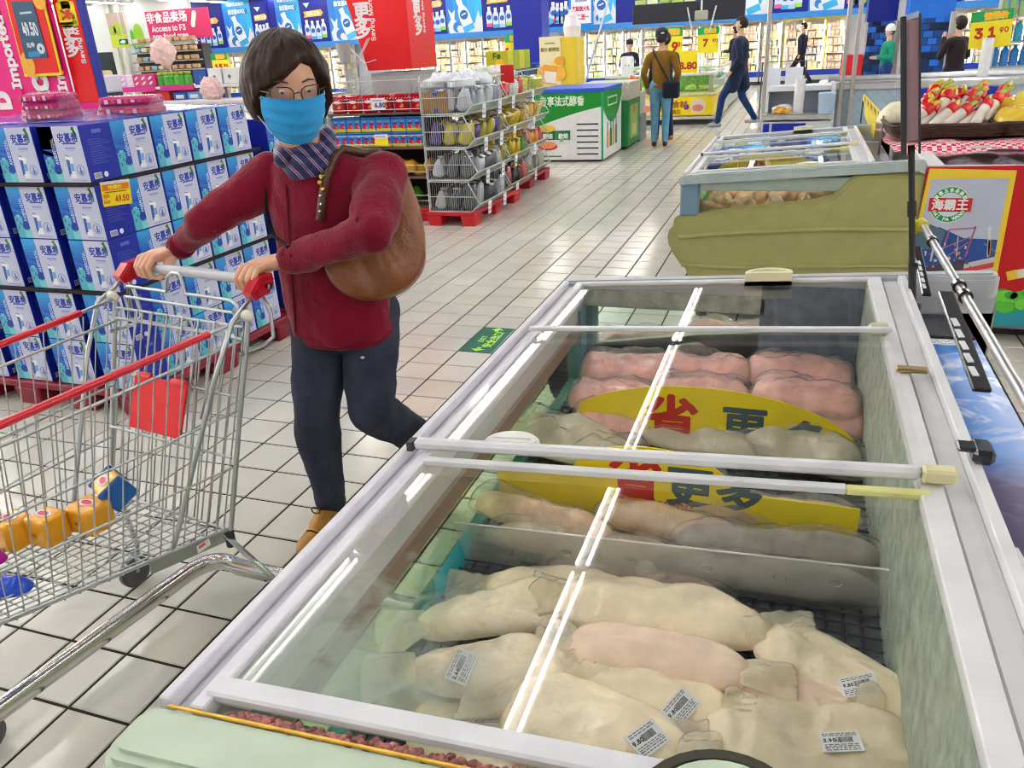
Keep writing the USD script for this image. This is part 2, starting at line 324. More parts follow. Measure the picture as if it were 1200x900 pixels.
# ---------------------------------------------------------------- island freezers
def topz(x): return .85+.062*(x-1.5)
CAPREL = [(1.172, .839), (.901, .839), (.866, .831), (.832, .813), (.793, .77), (.76, .734), (.696, .712), (.592, .698), (.424, .68), (.267, .657), (.114, .632), (-.018, .611), (-.034, .582), (-.029, .556),
          (-.055, .533), (-.064, .495), (-.056, .452), (-.029, .4), (.007, .348), (.042, .319), (.07, .22), (.1, .14), (1.172, .14)]
def shear(mb, dx):
    for v in mb.v: v[:, 2] += .062*(v[:, 0]-dx-.0-1.5)
    return mb
def rrect(x0, y0, x1, y1, r): return sbox(x0+r, y0+r, x1-r, y1-r).buffer(r, quad_segs=6)
CREAM = (.80, .78, .62)
def freezer(dx, ya, yb, label, rim_col, cap_col, mid):
    """ya, yb: ends of the glass; mid: y of the two bars."""
    x0, g0, g1, r1, xe = 1.0+dx, 1.065+dx, 1.855+dx, 1.945+dx, 2.165+dx
    t = thing('island_freezer', label, 'freezer', ((x0+xe)/2, (ya+yb)/2, 0))
    def P(name, mb, mat, **k): return part(t, name, mb, mat, **k)
    olive = (.40, .40, .24)
    P('base', MB().span((x0+.06, ya-.02, .05), (xe-.08, yb+.02, .40), olive, .02).span((x0+.02, ya, .38), (xe-.07, yb, .53), cap_col, .02), PAINT)
    for sx in (x0+.12, xe-.1):
        for sy in (ya+.08, yb-.08): P('foot', MB().cyl((sx, sy, 0), (sx, sy, .06), .03, (.1, .1, .1), 12), MATTE)
    # walls of the well
    wall = (.36, .42, .34)
    P('liner', MB().span((g1-.004, ya, .48), (g1+.05, yb, topz(g1+dx*0)-dx*.062-.012+.022*0), wall).span((x0+.06, ya, .475), (g1+.05, yb, .535), (.12, .14, .15)), FROST)
    for s, y in ((1, ya-.012), (-1, yb+.012)):
        # end: half wall, half window
        we = g0+(.71 if s > 0 else .52)
        P('end_wall', MB().span((we, y-.01, .5), (g1, y+.01, .845), (.13, .17, .22)).span((g0-.03, y-.01, .5), (we+.01, y+.01, .60), (.20, .27, .25)).span((g0-.03, y-.01, .76), (we+.01, y+.01, .81), (.33, .36, .30)), FROST)
        P('end_window', MB().poly(sbox(g0-.02, .60, we, .76), (0, y, 0), (1, 0, 0), (0, 0, 1), (1, 1, 1), .003), GREENGLASS)
    P('side_window', MB().poly(sbox(ya+.05, .535, yb-.05, .70), (x0+.054, 0, 0), (0, 1, 0), (0, 0, 1), (1, 1, 1), .002), SIDEGLASS)
    P('window_head', MB().span((x0+.03, ya, .72), (x0+.066, yb, .80), (.52, .54, .53), .004), GLOSS)
    if dx == 0: P('window_sticker', MB().poly(sbox(.02, .50, .20, .60), (x0+.077, 0, 0), (0, 1, 0), (0, 0, 1), (.01, .42, .48), .001), PRINT, label='teal sticker on the side window')
    P('window_frame', MB().span((x0+.03, ya, .495), (x0+.075, yb, .54), (.05, .20, .22), .006).span((x0+.03, ya, .675), (x0+.072, yb, .725), (.24, .17, .11), .006)
      .span((x0+.03, ya-.01, .50), (x0+.075, ya+.06, .76), (.10, .25, .3)).span((x0+.03, yb-.06, .50), (x0+.075, yb+.01, .76), (.10, .25, .3)), PAINT, label='teal and brown frame of the side window')
    # white aluminium rails
    al = (.70, .69, .74)
    L = MB(); R = MB()
    for a, b, h0, h1 in ((x0+.004, x0+.020, -.05, .012), (x0+.020, x0+.046, -.05, -.008), (x0+.046, x0+.068, -.05, .008)): L.span((a, ya-.03, .85+h0), (b, yb+.012, .85+h1), al, .002)
    for a, b, h0, h1 in ((g1-.002, g1+.030, -.05, .008), (g1+.030, g1+.036, -.05, -.010), (g1+.036, g1+.072, -.05, -.006), (g1+.072, g1+.090, -.06, .010)): R.span((a, ya-.03, .85+h0), (b, yb+.012, .85+h1), (.68, .68, .69), .002)
    P('rail', shear(L, dx), PAINT, label='white aluminium slide rail on the aisle side'); P('rail', shear(R, dx), PAINT, label='white aluminium slide rail beside the ledge')
    # end rims
    for s, ye in ((-1, ya-.03), (1, yb+.012)):
        y0_, y1_ = (ye-.085, ye) if s < 0 else (ye, ye+.06)
        sh = rrect(x0-.012, y0_, xe+.005, y1_+(.0), .028)
        rc = rim_col if s < 0 else (.46, .48, .50)
        m = MB(); m.poly(sh, (0, 0, .85-(.040 if s < 0 and dx else .058)), (1, 0, 0), (0, 1, 0), rc, .032 if s < 0 and dx else .05); m.poly(sh.buffer(-.006), (0, 0, .85-.008), (1, 0, 0), (0, 1, 0), rc, .010); m.poly(sh.buffer(-.016), (0, 0, .852), (1, 0, 0), (0, 1, 0), rc, .005)
        if s > 0: m.span((g1+.06, yb+.02, .85-.10), (xe+.0, yb+.06, .85-.05), (.5, .52, .54))
        P('end_rim', shear(m, dx), PAINT)
        # moulded end cap
        sh = Polygon([(x0+.0+a, b) for a, b in CAPREL]).buffer(.03, quad_segs=6).buffer(-.06, quad_segs=6).buffer(.03, quad_segs=6); yy = y0_+.03 if s < 0 else y1_-.03
        m = MB()
        for k, (bf, d) in enumerate(((0, .0), (-.004, .012), (-.012, .020), (-.026, .026))):
            q = sh.buffer(bf)
            if s < 0: m.poly(q, (0, yy-d, 0), (1, 0, 0), (0, 0, 1), cap_col, .002 if k else .0); m.poly(q, (0, yy, 0), (1, 0, 0), (0, 0, 1), cap_col, d+.003)
            else: m.poly(q, (0, yy+d+.003, 0), (1, 0, 0), (0, 0, 1), cap_col, d+.02)
        if s < 0:
            m.tube([(x0+.0, yy-.03, .50), (x0+.3, yy-.032, .53), (x0+.75, yy-.033, .56), (x0+1.15, yy-.03, .565)], .012, cap_col, 8)
            m.tube([(x0+.02, yy-.03, .345), (x0+.3, yy-.03, .34), (x0+.6, yy-.03, .355), (x0+1.15, yy-.03, .38)], .010, cap_col, 8)
        P('end_cap', m, PAINT)
        P('corner_post', MB().span((x0-.0, yy-.02, .61), (x0+.10, yy+.03, .80), (.16, .27, .36), .01), PAINT, label='blue-grey corner post')
        P('end_trim', MB().span((x0+.10, yy-.005, .745), (x0+.90, yy+.02, .815), (.36, .43, .38), .004), PAINT)
    # ledge over the machine compartment
    P('ledge', MB().span((r1-.002, ya-.03, .5), (xe-.068, yb+.012, .785), (.35, .37, .40), .004), PAINT)
    # sliding lids
    y1, y2 = mid
    spans = ((ya-.012, y1-.02, 0.), (y1+.0, y2+.05, .016), (y2+.0, yb+.006, 0.))
    for k, (a, b, h) in enumerate(spans):
        lid = P('lid', shear(MB().add((np.array([[g0-.006, a, .849+h], [g1+.01, a, .849+h], [g1+.01, b, .849+h], [g0-.006, b, .849+h]]), np.array([[0, 1, 2, 3]])), (1, 1, 1)), dx), FOGGLASS if (k == 0 and dx == 0) else GLASS, label=('glass lid nearest the fish', 'middle glass lid', 'far glass lid')[k])
        fr = MB(); fr2 = MB(); fr3 = MB(); fr4 = MB()
        if k == 0:
            fr.span((g0-.01, a, .848), (g1+.012, a+.030, .862), (.68, .68, .71), .003); fr2.span((g0, b-.016, .848), (g1-.10, b, .860), (.72, .72, .74), .002); fr3.span((g1-.10, b-.016, .848), (g1+.012, b, .859), (.75, .75, .30), .002)
        elif k == 1:
            fr.span((g0-.03, a-.012, .848+h), (g1+.0, a+.010, .868+h), (.69, .69, .71), .006); fr3.span((g1, a-.014, .846+h), (g1+.046, a+.012, .868+h), (.72, .66, .38), .004); fr4.span((g0-.042, a-.012, .846+h), (g0-.03, a+.010, .864+h), (.05, .05, .05))
            fr2.span((g0, b-.016, .846+h), (g1+.0, b, .858+h), (.75, .74, .62), .004); fr2.span((g1-.03, b-.026, .842+h), (g1+.01, b+.004, .866+h), (.55, .55, .36), .005)
        else:
            fr.span((g0-.01, a-.004, .850+.026), (g1+.012, a+.010, .850+.037), (.72, .72, .74), .002); fr2.span((g0-.01, b-.016, .848), (g1+.01, b, .860), (.70, .70, .72), .003)
        for nm, q in (('lid_frame', fr), ('lid_frame', fr2), ('end_plug', fr3), ('end_plug', fr4)):
            if q.v: part(lid, nm, shear(q, dx), PAINT)
        hx = {0: 1.632, 1: 1.215, 2: 1.60}[k]+dx; hy = {0: a-.036, 1: a+.012, 2: b-.01}[k]
        hm = MB(); sgn = 1 if k < 2 else 1
        an = np.linspace(0, np.pi, 17); hw, hd = ((.074, .076), (.052, .042), (.062, .045))[k]
        if k == 2: outer = [(-hw*math.cos(q), .012+hd*math.sin(q)-.03) for q in an]
        else: outer = [(-hw*math.cos(q), hd*math.sin(q)) for q in an]
        hcol = ((.52, .62, .48) if dx == 0 else (.70, .70, .52), (.72, .72, .70), (.78, .75, .52))[k]
        shp = Polygon(outer+[(hw, -.012 if k < 2 else -.03), (-hw, -.012 if k < 2 else -.03)]).buffer(0)
        for q, (bf, z) in enumerate(((0, .012), (-.006, .018), (-.016, .021))): hm.poly(shp.buffer(bf), (hx, hy, .850+h), (1, 0, 0), (0, 1, 0), hcol, z)
        if k == 0 and dx == 0:
            rim = shp.buffer(.008).difference(shp.buffer(-.002)); hm.poly(rim, (hx, hy, .850+h), (1, 0, 0), (0, 1, 0), (.05, .045, .03), .016)
        if k == 2: hm.poly(shp.difference(shp.buffer(-.014)), (hx, hy, .850+h), (1, 0, 0), (0, 1, 0), hcol, .036)
        if k == 2: hm.poly(shp.buffer(-.022), (hx, hy-.004, .850+h), (1, 0, 0), (0, 1, 0), (.42, .40, .25), .0225)
        part(lid, 'lid_handle', shear(hm, dx), PAINT)
    return t
FOGGLASS = pane('fogged_pane', milky=({"p": ("geometry", {}), "ds": ("vector_math", {"math_type": "distance", "vector2": (1.14, -.50, .83)}), "no": ("noise_texture", {"scale": 22., "detail": 5., "distortion": 1.}),
    "ad": ("math", {"math_type": "multiply_add", "value2": .42}), "mr": ("map_range", {"from_min": .50, "from_max": .28, "to_min": 0., "to_max": .6, "clamp": True}),
    "d": ("translucent_bsdf", {"color": (.75, .85, .78)}), "d2": ("diffuse_bsdf", {"color": (.62, .72, .66)}), "dm": ("mix_closure", {"fac": .5}), "mm": ("mix_closure", {})},
    [("p.position", "ds.vector1"), ("p.position", "no.vector"), ("no.fac", "ad.value1"), ("ds.value", "ad.value3"), ("ad.value", "mr.value"), ("mr.result", "mm.fac"),
     ("d.BSDF", "dm.closure1"), ("d2.BSDF", "dm.closure2"), ("m.closure", "mm.closure1"), ("dm.closure", "mm.closure2")], "mm.closure"))
F1 = freezer(0., -.508, 1.19, 'large glass-topped island freezer full of frozen fish, nearest the camera', (.50, .60, .46), (.42, .47, .30), (.085, .695))
F2 = freezer(.075, 3.37, 5.02, 'khaki-ended island freezer standing behind the one with the fish', (.40, .47, .46), (.36, .35, .13), (3.98, 4.5))
# small fittings on the near freezer's rail
def rz_(x, y, h=0.): return (x, y, topz(x)+h)
solo('metal_clip', MB().box(rz_(1.888, .515, .014), (.055, .022, .008), (.45, .33, .12), .002), STEEL, 'small brass-coloured clip on the white freezer rail', 'clip')
solo('rail_stop', MB().box(rz_(1.945, .165, .022), (.03, .05, .024), (.02, .02, .03), .006).box(rz_(1.925, .165, .030), (.03, .03, .008), (.02, .02, .03), .003), GLOSS, 'black plastic stop on the outer edge of the freezer rail', 'rail stop')
# frost along the near rim
fm = MB()
for k in range(330):
    x = 1.10+k*.0025; fm.sphere((x, -.5325+rng.normal(0, .0035), topz(x)-.001), (.0042, .0040, .0030+.0015*rng.random()), np.array([.36, .13, .12])*(.6+.8*rng.random()), 1)
fm.bar((1.02, -.541, topz(1.02)+.004), (1.86, -.541, topz(1.86)+.004), .003, .003, (.85, .50, .05))
part(F1, 'frost_strip', fm, FROST, 'reddish frost along the near end', kind='stuff')
# printed sheet and labels on the ledge
usdkit.material(stage, LK+'sea_sheet', {"p": ("geometry", {}), "s": ("separate_xyz", {}), "no": ("noise_texture", {"scale": 9., "detail": 6., "distortion": 1.6}), "n2": ("noise_texture", {"scale": 2.2, "detail": 2.}),
    "ad": ("math", {"math_type": "multiply_add", "value2": .5}), "r1": ("rgb_ramp", {"ramp": [(0., (.03, .018, .09)), (.56, (.055, .03, .15)), (.66, (.012, .10, .42)), (.74, (.02, .20, .66)), (1., (.03, .22, .68))]}),
    "r2": ("map_range", {"from_min": .50, "from_max": .66, "to_min": 0., "to_max": .9, "clamp": True}), "y2": ("map_range", {"from_min": .36, "from_max": .55, "to_min": 0.06, "to_max": 1., "clamp": True}), "mu": ("math", {"math_type": "multiply"}), "mx": ("mix", {"color2": (.75, .85, .95)}),
    "b": ("principled_bsdf", {"roughness": .18})},
    [("p.position", "s.vector"), ("p.position", "no.vector"), ("p.position", "n2.vector"), ("n2.fac", "ad.value1"), ("s.y", "ad.value3"), ("ad.value", "r1.fac"), ("r1.color", "mx.color1"), ("no.fac", "r2.value"), ("s.y", "y2.value"), ("r2.result", "mu.value1"), ("y2.result", "mu.value2"), ("mu.value", "mx.fac"), ("mx.color", "b.base_color")], surface="b.BSDF")
solo('printed_sheet', MB().span((1.950, -.52, .785), (2.092, 1.165, .790), (1, 1, 1), .001), LK+'sea_sheet', 'glossy sea-blue to purple printed sheet lying on the freezer ledge', 'printed sheet')
bp = thing('pole_stand', 'tall black pole on a flat black base plate, on the freezer ledge', 'sign pole', (1.955, 1.07, .79))
part(bp, 'base_plate', MB().span((1.888+.062, .985, .790), (2.088, 1.16, .797), (.022, .02, .03), .002), GLOSS)
pt0, pt1 = np.array([1.962, 1.085, .795]), PY(1068, 170, 1.07); pt2 = PY(1068, 20, 1.10)
pm = MB().tube([pt0, pt0+(pt1-pt0)*.35], .0095, (.02, .02, .022), 12).tube([pt0, pt0+np.array([0, 0, .05])], .014, (.02, .02, .022), 12).tube([pt0+(pt1-pt0)*.35, pt1], .0075, (.02, .02, .022), 12).tube([pt0+(pt1-pt0)*.62, pt0+(pt1-pt0)*.70], .0105, (.02, .02, .022), 12)
part(bp, 'pole', pm, GLOSS)
du = nrm(pt2-pt1); rv = nrm((pt1+pt2)/2-CAM); vx = nrm(np.cross(rv, du)); vx = vx if np.dot(vx, RIGHT) > 0 else -vx; rv = np.cross(vx, du)
rv = rv if np.dot(rv, FWD) > 0 else -rv
part(bp, 'sign_holder', MB().bar(pt1-du*.02-vx*.016, pt2-vx*.016, .09, .012, (.02, .018, .02), up=vx, ch=.002).bar(pt1-du*.02+vx*.017, pt2+vx*.017, .09, .005, (.02, .018, .02), up=vx, ch=.001), GLOSS, 'black edge-on sign holder')
part(bp, 'holder_face', MB().bar(pt1+du*.01+vx*.003, pt2-du*.01+vx*.003, .08, .030, (.30, .17, .19), up=vx), GLOSS, 'dull reddish face of the sign holder')
part(bp, 'top_clip', MB().bar(pt2-vx*.012, pt2+vx*.016+du*.004, .008, .012, (.45, .55, .65), up=du), PAINT)
cr = thing('clip_rail', 'chrome rod with black clips running out from the black pole over the ledge', 'clip rail', (1.953, .5, 1.04))
part(cr, 'rod', MB().cyl((1.953, 1.12, 1.043), (1.953, -.7, 1.036), .008, (.62, .63, .65), 14), STEEL, smooth=True)
part(cr, 'end_joint', MB().cyl((1.953, 1.085, 1.043), (1.953, 1.13, 1.043), .012, (.75, .6, .03), 12).box((1.945, 1.10, 1.04), (.03, .012, .03), (.75, .70, .03), .004), PAINT, 'yellow plastic joint')
part(cr, 'support_post', MB().cyl((1.953, -.62, .786), (1.953, -.62, 1.05), .009, (.75, .76, .78), 12), CHROME)
for y in (.93, .57, .505):
    part(cr, 'ring', MB().cyl((1.953, y-.009, 1.041), (1.953, y+.009, 1.041), .0125, (.02, .02, .02), 12), GLOSS)
def clip_tag(a, b, w):
    a, b = np.array(a), np.array(b); m = MB().bar(a, b, .008, w, (.018, .018, .02), up=(1, 0, 0), ch=.002)
    d = b-a; n = nrm(np.cross(d, (1, 0, 0))); n = n if n[1] < 0 else -n
    for k in range(5): m.bar(a+d*(.34+.12*k)+n*.0045+np.array([-w*.2, 0, 0]), a+d*(.42+.12*k)+n*.0045+np.array([-w*.1, 0, 0]), .002, w*.35, (.75, .77, .8), up=(1, 0, 0))
    return m
part(cr, 'hanging_clip', clip_tag(PX(1108, 343, 1.957), PX(1151, 458, 1.957), .028), GLOSS); part(cr, 'hanging_clip', clip_tag(PX(1074, 290, 1.957), PX(1086, 346, 1.957), .020), GLOSS)
def paper(name, c, ux, w, h, label, rows=5, col=(.86, .86, .9)):
    t = thing(name, label, 'label', c); c = np.array(c); ux = nrm(ux); uy = nrm(np.cross((0, 0, 1), ux))
    part(t, 'sheet', MB().poly(sbox(-w/2, -h/2, w/2, h/2), c, ux, uy, col, .0012), PRINT)
    m = MB(); r = random.Random(int(w*1e4))
    for k in range(rows):
        y = h/2-(k+.8)*h/(rows+.6); x = -w*.44
        while x < w*.42:
            l = min(w*(.04+.16*r.random()), w*.44-x); m.poly(sbox(x, y-h*.045, x+l, y+h*.035), c+np.array([0, 0, .0012]), ux, uy, (.2, .22, .4) if k % 2 else (.3, .3, .36), .0003); x += l+w*.035
    part(t, 'print', m, PRINT, 'dark lines of small print'); return t
paper('price_label', (2.012, .962, .7905), (1, 0, 0), .105, .038, 'white printed label strip on the blue sheet by the black base plate', 3)
paper('paper_notice', tuple(PZ(1182, 682, .7905)), (.1, -1, 0), .17, .075, 'white paper notice with blue print lying on the purple end of the ledge sheet', 4)

# ---------------------------------------------------------------- what lies in the near freezer
def pouch(L, W, H, seed=0, p=3.0, q=2.2, wr=.12, fr=9., flat=.25, taper=(1., 1.), nu=34, nv=14, bend=0.):
    """A soft, filled bag lying along x."""
    u = np.linspace(-1, 1, nu); v = np.linspace(-1, 1, nv); U_, V_ = np.meshgrid(u, v, indexing='ij')
    tp = taper[0]+(taper[1]-taper[0])*(U_+1)/2
    hw = W/2*np.clip(1-np.abs(U_)**p, 0, 1)**(1/q)*tp+.0012
    X = U_*L/2; Y = V_*hw + bend*(U_**2-.4)*L
    prof = np.clip(1-np.abs(V_)**2.2, 0, 1)**.75*np.clip(1-np.abs(U_)**(p*1.4), 0, 1)**.6
    nz = meshkit.fbm(np.stack([X*fr+seed*7.3, Y*fr*1.6, U_*0+seed*3.1], -1), 3, seed)-.5
    n2 = meshkit.fbm(np.stack([X*fr*2.2+seed*2.3, Y*fr*4, U_*0+seed], -1), 2, seed+5)-.5
    top = prof*H*(1+wr*2*nz*2)+prof**.5*H*wr*n2*1.6
    Y = Y+W*.10*nz*(np.abs(V_) > .9)+ (nz*W*.05)
    bot = -prof*H*flat
    a = np.stack([X, Y, top], -1).reshape(-1, 3); b = np.stack([X, Y, bot], -1).reshape(-1, 3); n = len(a)
    i, j = np.meshgrid(np.arange(nu-1), np.arange(nv-1), indexing='ij'); k = i*nv+j
    qt = np.stack([k, k+nv, k+nv+1, k+1], -1).reshape(-1, 4); qb = qt[:, ::-1]+n
    e = []
    for i_ in range(nu-1):
        e += [[i_*nv, i_*nv+n, (i_+1)*nv+n, (i_+1)*nv], [i_*nv+nv-1, (i_+1)*nv+nv-1, (i_+1)*nv+nv-1+n, i_*nv+nv-1+n]]
    for j_ in range(nv-1):
        e += [[j_, j_+1, j_+1+n, j_+n], [(nu-1)*nv+j_, (nu-1)*nv+j_+n, (nu-1)*nv+j_+1+n, (nu-1)*nv+j_+1]]
    return np.vstack([a, b]), np.vstack([qt, qb, np.array(e)])
def frame_at(a, b):
    """Rotation that lays x along a->b."""
    d = nrm(b-a); y = nrm(np.cross((0, 0, 1), d)); return np.stack([d, y, np.cross(d, y)], 1)
def sticker(parent, c, ux, w, h, tilt, seed, mark=True):
    """White barcode label; its bars, words and mark are flat print."""
    ux = nrm(ux); n = nrm(tilt); uy = nrm(np.cross(n, ux)); ux = np.cross(uy, n)
    lb = part(parent, 'label', MB().poly(sbox(-w/2, -h/2, w/2, h/2), c, ux, uy, (.84, .84, .84), .0012), PRINT, 'white barcode label')
    m = MB(); r = random.Random(seed); x = -w*.10
    while x < w*.30:
        l = w*(.006+.014*r.random()); m.poly(sbox(x, -h*.05, x+l, h*.22), c+n*.0012, ux, uy, (.05, .05, .06), .0003); x += l+w*(.006+.012*r.random())
    for k, y in enumerate((.40, .31, -.14, -.22, -.30, -.40)):
        x = -w*.42
        while x < w*.40:
            l = min(w*(.05+.1*r.random()), w*.42-x); m.poly(sbox(x, h*(y-.022), x+l, h*(y+.022)), c+n*.0012, ux, uy, (.25, .26, .28), .0003); x += l+w*.03
    m.text(r.choice(['2.90', '9.80', '2.46']), h*.22, c+n*.0012-ux*w*.27+uy*h*.08, ux, uy, (.06, .06, .06), .0003, bold=1, px=24)
    if mark:
        m.poly([(-.02, 0), (0, .016), (0, -.016)], c+n*.0012-ux*w*.40-uy*h*.30, ux*w*2, uy*h*2, (.7, .03, .05), .0004); m.poly([(.004, .016), (.024, 0), (.004, -.016)], c+n*.0012-ux*w*.40-uy*h*.30, ux*w*2, uy*h*2, (.02, .08, .5), .0004)
    part(lb, 'barcode', m, PRINT, 'black bars and small print', kind='stuff'); return lb
LASTBAG = [None]
def lay(name, label, cat, a, b, z, W, H, mat, col, seed, group, bag=MILKY, over=1.20, taper=(1., 1.), bend=0., wr=.12, tilt=0., **kw):
    A, B = PZ(*a, z), PZ(*b, z+tilt); L = np.linalg.norm(B-A); c = (A+B)/2; R = frame_at(A, B)
    t = thing(name, label, cat, c, group=group)
    part(t, 'fillet' if mat == FISH else 'meat', MB().add(pouch(L, W, H, seed, taper=taper, bend=bend, wr=wr, **kw), col, R, c), mat, smooth=True)
    if bag == MILKY:
        bv, bq = pouch(L, W, H, seed, taper=taper, bend=bend, wr=wr, **kw); LASTBAG[0] = (bv @ R.T+c, bq); rr = random.Random(seed)
        for sg_ in (-1, 1):
            lt = L*(.20+.16*rr.random()); tv, tq = pouch(lt, W*(.62+.2*rr.random()), .012+.010*rr.random(), seed+90+sg_, p=9., q=5., wr=1.1, fr=16., taper=(.62, 1.15), nu=20, nv=22)
            tv = tv @ rotz(.3*(rr.random()-.5)).T; tv[:, 2] += H*.30-.25*np.clip(tv[:, 0]+lt*.5, 0, 1)*.5; tv = tv*[sg_, 1, 1]+[sg_*(L*.5+lt*.20), bend*L*.6, 0]
            part(t, 'bag_end', MB().add((tv, tq if sg_ > 0 else tq[:, ::-1]), (1, 1, 1), R, c), MILKY, 'loose milky end of the bag', smooth=True)
    elif bag:
        bv, bq = pouch(L*over, W*1.10, H*1.05+.005, seed+50, p=4.5, q=2.6, taper=taper, bend=bend, wr=wr*1.0, fr=11., nu=44, nv=20); bv = bv @ R.T+c; LASTBAG[0] = (bv, bq)
        part(t, 'bag', MB().add((bv, bq), (1, 1, 1)), bag, smooth=True)
    return t, c, R, H
part(F1, 'well_grid', (lambda m: [m.tube([(x, -.49, .541), (x, 1.17, .541)], .003, (.04, .04, .045), 4) for x in np.arange(1.10, 1.85, .03)] and [m.tube([(1.07, y, .546), (1.85, y, .546)], .003, (.04, .04, .045), 4) for y in np.arange(-.47, 1.17, .03)] and m)(MB()), PAINT, 'black wire grid on the floor of the well', kind='stuff')
FC = (1., .85, .60)
fil = [  # ends in the picture, height, width, thickness, tone, taper, words
    ((486, 740), (672, 700), .575, .095, .042, 0, (.65, 1.1), 'long white-wrapped fish fillet, rearmost at the window side of the heap'),
    ((655, 700), (905, 742), .585, .110, .044, 1, (1.15, .8), 'plump cream fish fillet without a label, lying along the rear of the heap'),
    ((470, 792), (668, 778), .60, .095, .042, 2, (.55, 1.15), 'fish fillet with its barcode label in the middle, at the window end of the heap'),
    ((664, 752), (885, 792), .60, .085, .040, 3, (1.1, .75), 'pinkish fish fillet lying in the middle of the heap, no label'),
    ((664, 788), (858, 838), .585, .085, .034, 4, (.8, .95), 'fish fillet tucked under the pinkish one, barcode label at its right-hand end'),
    ((492, 822), (660, 905), .56, .115, .030, 5, (1.15, .9), 'fogged fish fillet in the nearest window-side corner of the heap'),
    ((594, 818), (805, 898), .595, .120, .040, 6, (1.15, .85), 'broad fish fillet beside the big lid handle, barcode label at its end'),
    ((890, 745), (1085, 842), .585, .088, .038, 7, (1.15, .7), 'fish fillet slanting towards the frosted side wall, label across it'),
    ((815, 872), (1085, 885), .575, .135, .045, 8, (1., 1.), 'loosely bagged fish fillet in the nearest corner by the frosted wall, label on top'),
    ((838, 805), (1010, 838), .575, .080, .034, 9, (1., .9), 'pink-fleshed fish fillet half buried between two labelled ones'),
    ((560, 690), (760, 680), .55, .085, .030, 10, (1., 1.), 'pale fish fillet half hidden behind the heap, below the clear divider'),
]
lab = {2: ((537, 782), (.06, .9), .052, .036), 4: ((803, 832), (.5, 1), .050, .034), 5: ((568, 838), (.9, .25), .050, .030), 6: ((764, 862), (.62, .9), .052, .038), 7: ((1002, 799), (.80, .25), .052, .030), 8: ((990, 872), (.95, .2), .052, .034)}
for k, (a, b, z, W, H, sd, tp, words_) in enumerate(fil):
    col = np.array(FC)*(1-.05*(k % 3)) if k not in (3, 9) else np.array((1., .76, .58))
    t, c, R, h = lay('fish_fillet', words_, 'fish fillet', a, b, z, W*1.42, H*.92, FISH, col, sd, 'bagged fish fillets in the near freezer', taper=tp, wr=.22, fr=12., bend=(-.03 if k in (1, 3, 7) else .02))
    if k in lab:
        p, d, w_, h_ = lab[k]; bv, bq = LASTBAG[0]; ry = nrm(_ray(*p)); rel = bv-CAM; al = rel @ ry; pd = np.linalg.norm(rel-al[:, None]*ry, axis=1)
        cand = np.argsort(pd)[:8]; i0 = cand[np.argmin(al[cand])]; nb = np.argsort(np.linalg.norm(bv[:len(bv)//2]-bv[i0], axis=1))[:25]
        nn = np.linalg.svd(bv[nb]-bv[nb].mean(0))[2][2]; nn = nn if nn[2] > 0 else -nn; q = bv[nb].mean(0); q = q+nn*(((bv[nb]-q) @ nn).max()*.8+.002)
        sticker(t, q, (d[0], d[1], 0), w_, h_, nn, k)
# brown fish under clear film behind the heap
dark = [((560, 585), (720, 640), .585, .09, .045, 20, (.75, .50, .28), 'brown-backed whole fish in clear film, window side, by the yellow card'), ((575, 625), (800, 662), .57, .08, .04, 21, (.42, .34, .22), 'dark speckled whole fish in clear film below the brown-backed one'),
        ((700, 602), (880, 640), .585, .085, .045, 22, (.66, .46, .27), 'golden fish in clear film in the middle, in front of the yellow card'), ((800, 598), (1012, 612), .60, .06, .04, 23, (.72, .52, .26), 'slim golden fish in clear film at the foot of the yellow card'),
        ((790, 635), (1035, 655), .585, .085, .045, 24, (.40, .35, .30), 'grey speckled fish in clear film by the frosted wall, upper of two'), ((720, 655), (1035, 695), .56, .085, .04, 25, (.38, .33, .26), 'grey-brown fish in clear film by the frosted wall, lower of two'),
        ((640, 665), (860, 712), .54, .08, .04, 26, (.40, .30, .22), 'brown fish half hidden under the clear divider')]
for a, b, z, W, H, sd, col, words_ in dark:
    lay('packed_fish', words_, 'fish', a, b, z, W, H, MEAT, col, sd, 'film-packed fish behind the fillets', bag=FILM, over=1.08, wr=.2)
# clear divider with finger holes
P0, P1 = PZ(532, 612, .66), PZ(1042, 668, .665); ux = nrm(P1-P0); Ld = np.linalg.norm(P1-P0); up_ = nrm(np.array([0, .35, -1.])*-1)
dv = thing('divider_sheet', 'clear plastic divider with round finger holes between the fillets and the packed fish', 'divider', (P0+P1)/2)
sh = sbox(0, -.15, Ld, 0)
hol = [Point(Ld*f, -.055).buffer(.011, quad_segs=6) for f in (.28, .44, .62, .78, .90)]
for h_ in hol: sh = sh.difference(h_)
part(dv, 'sheet', MB().poly(sh, P0, ux, -up_*-1, (1, 1, 1), .0015), DIVIDER)
for h_ in hol:
    c = np.array(h_.centroid.coords[0]); an = np.linspace(0, 2*np.pi, 18)[:-1]
    part(dv, 'hole_rim', MB().tube([P0+ux*(c[0]+.011*math.cos(q))+up_*(c[1]+.011*math.sin(q)) for q in an], .0012, (.55, .55, .52), 5, closed=True), GLOSS)
part(dv, 'top_edge', MB().tube([P0, P1], .002, (.78, .78, .74), 6), GLOSS)
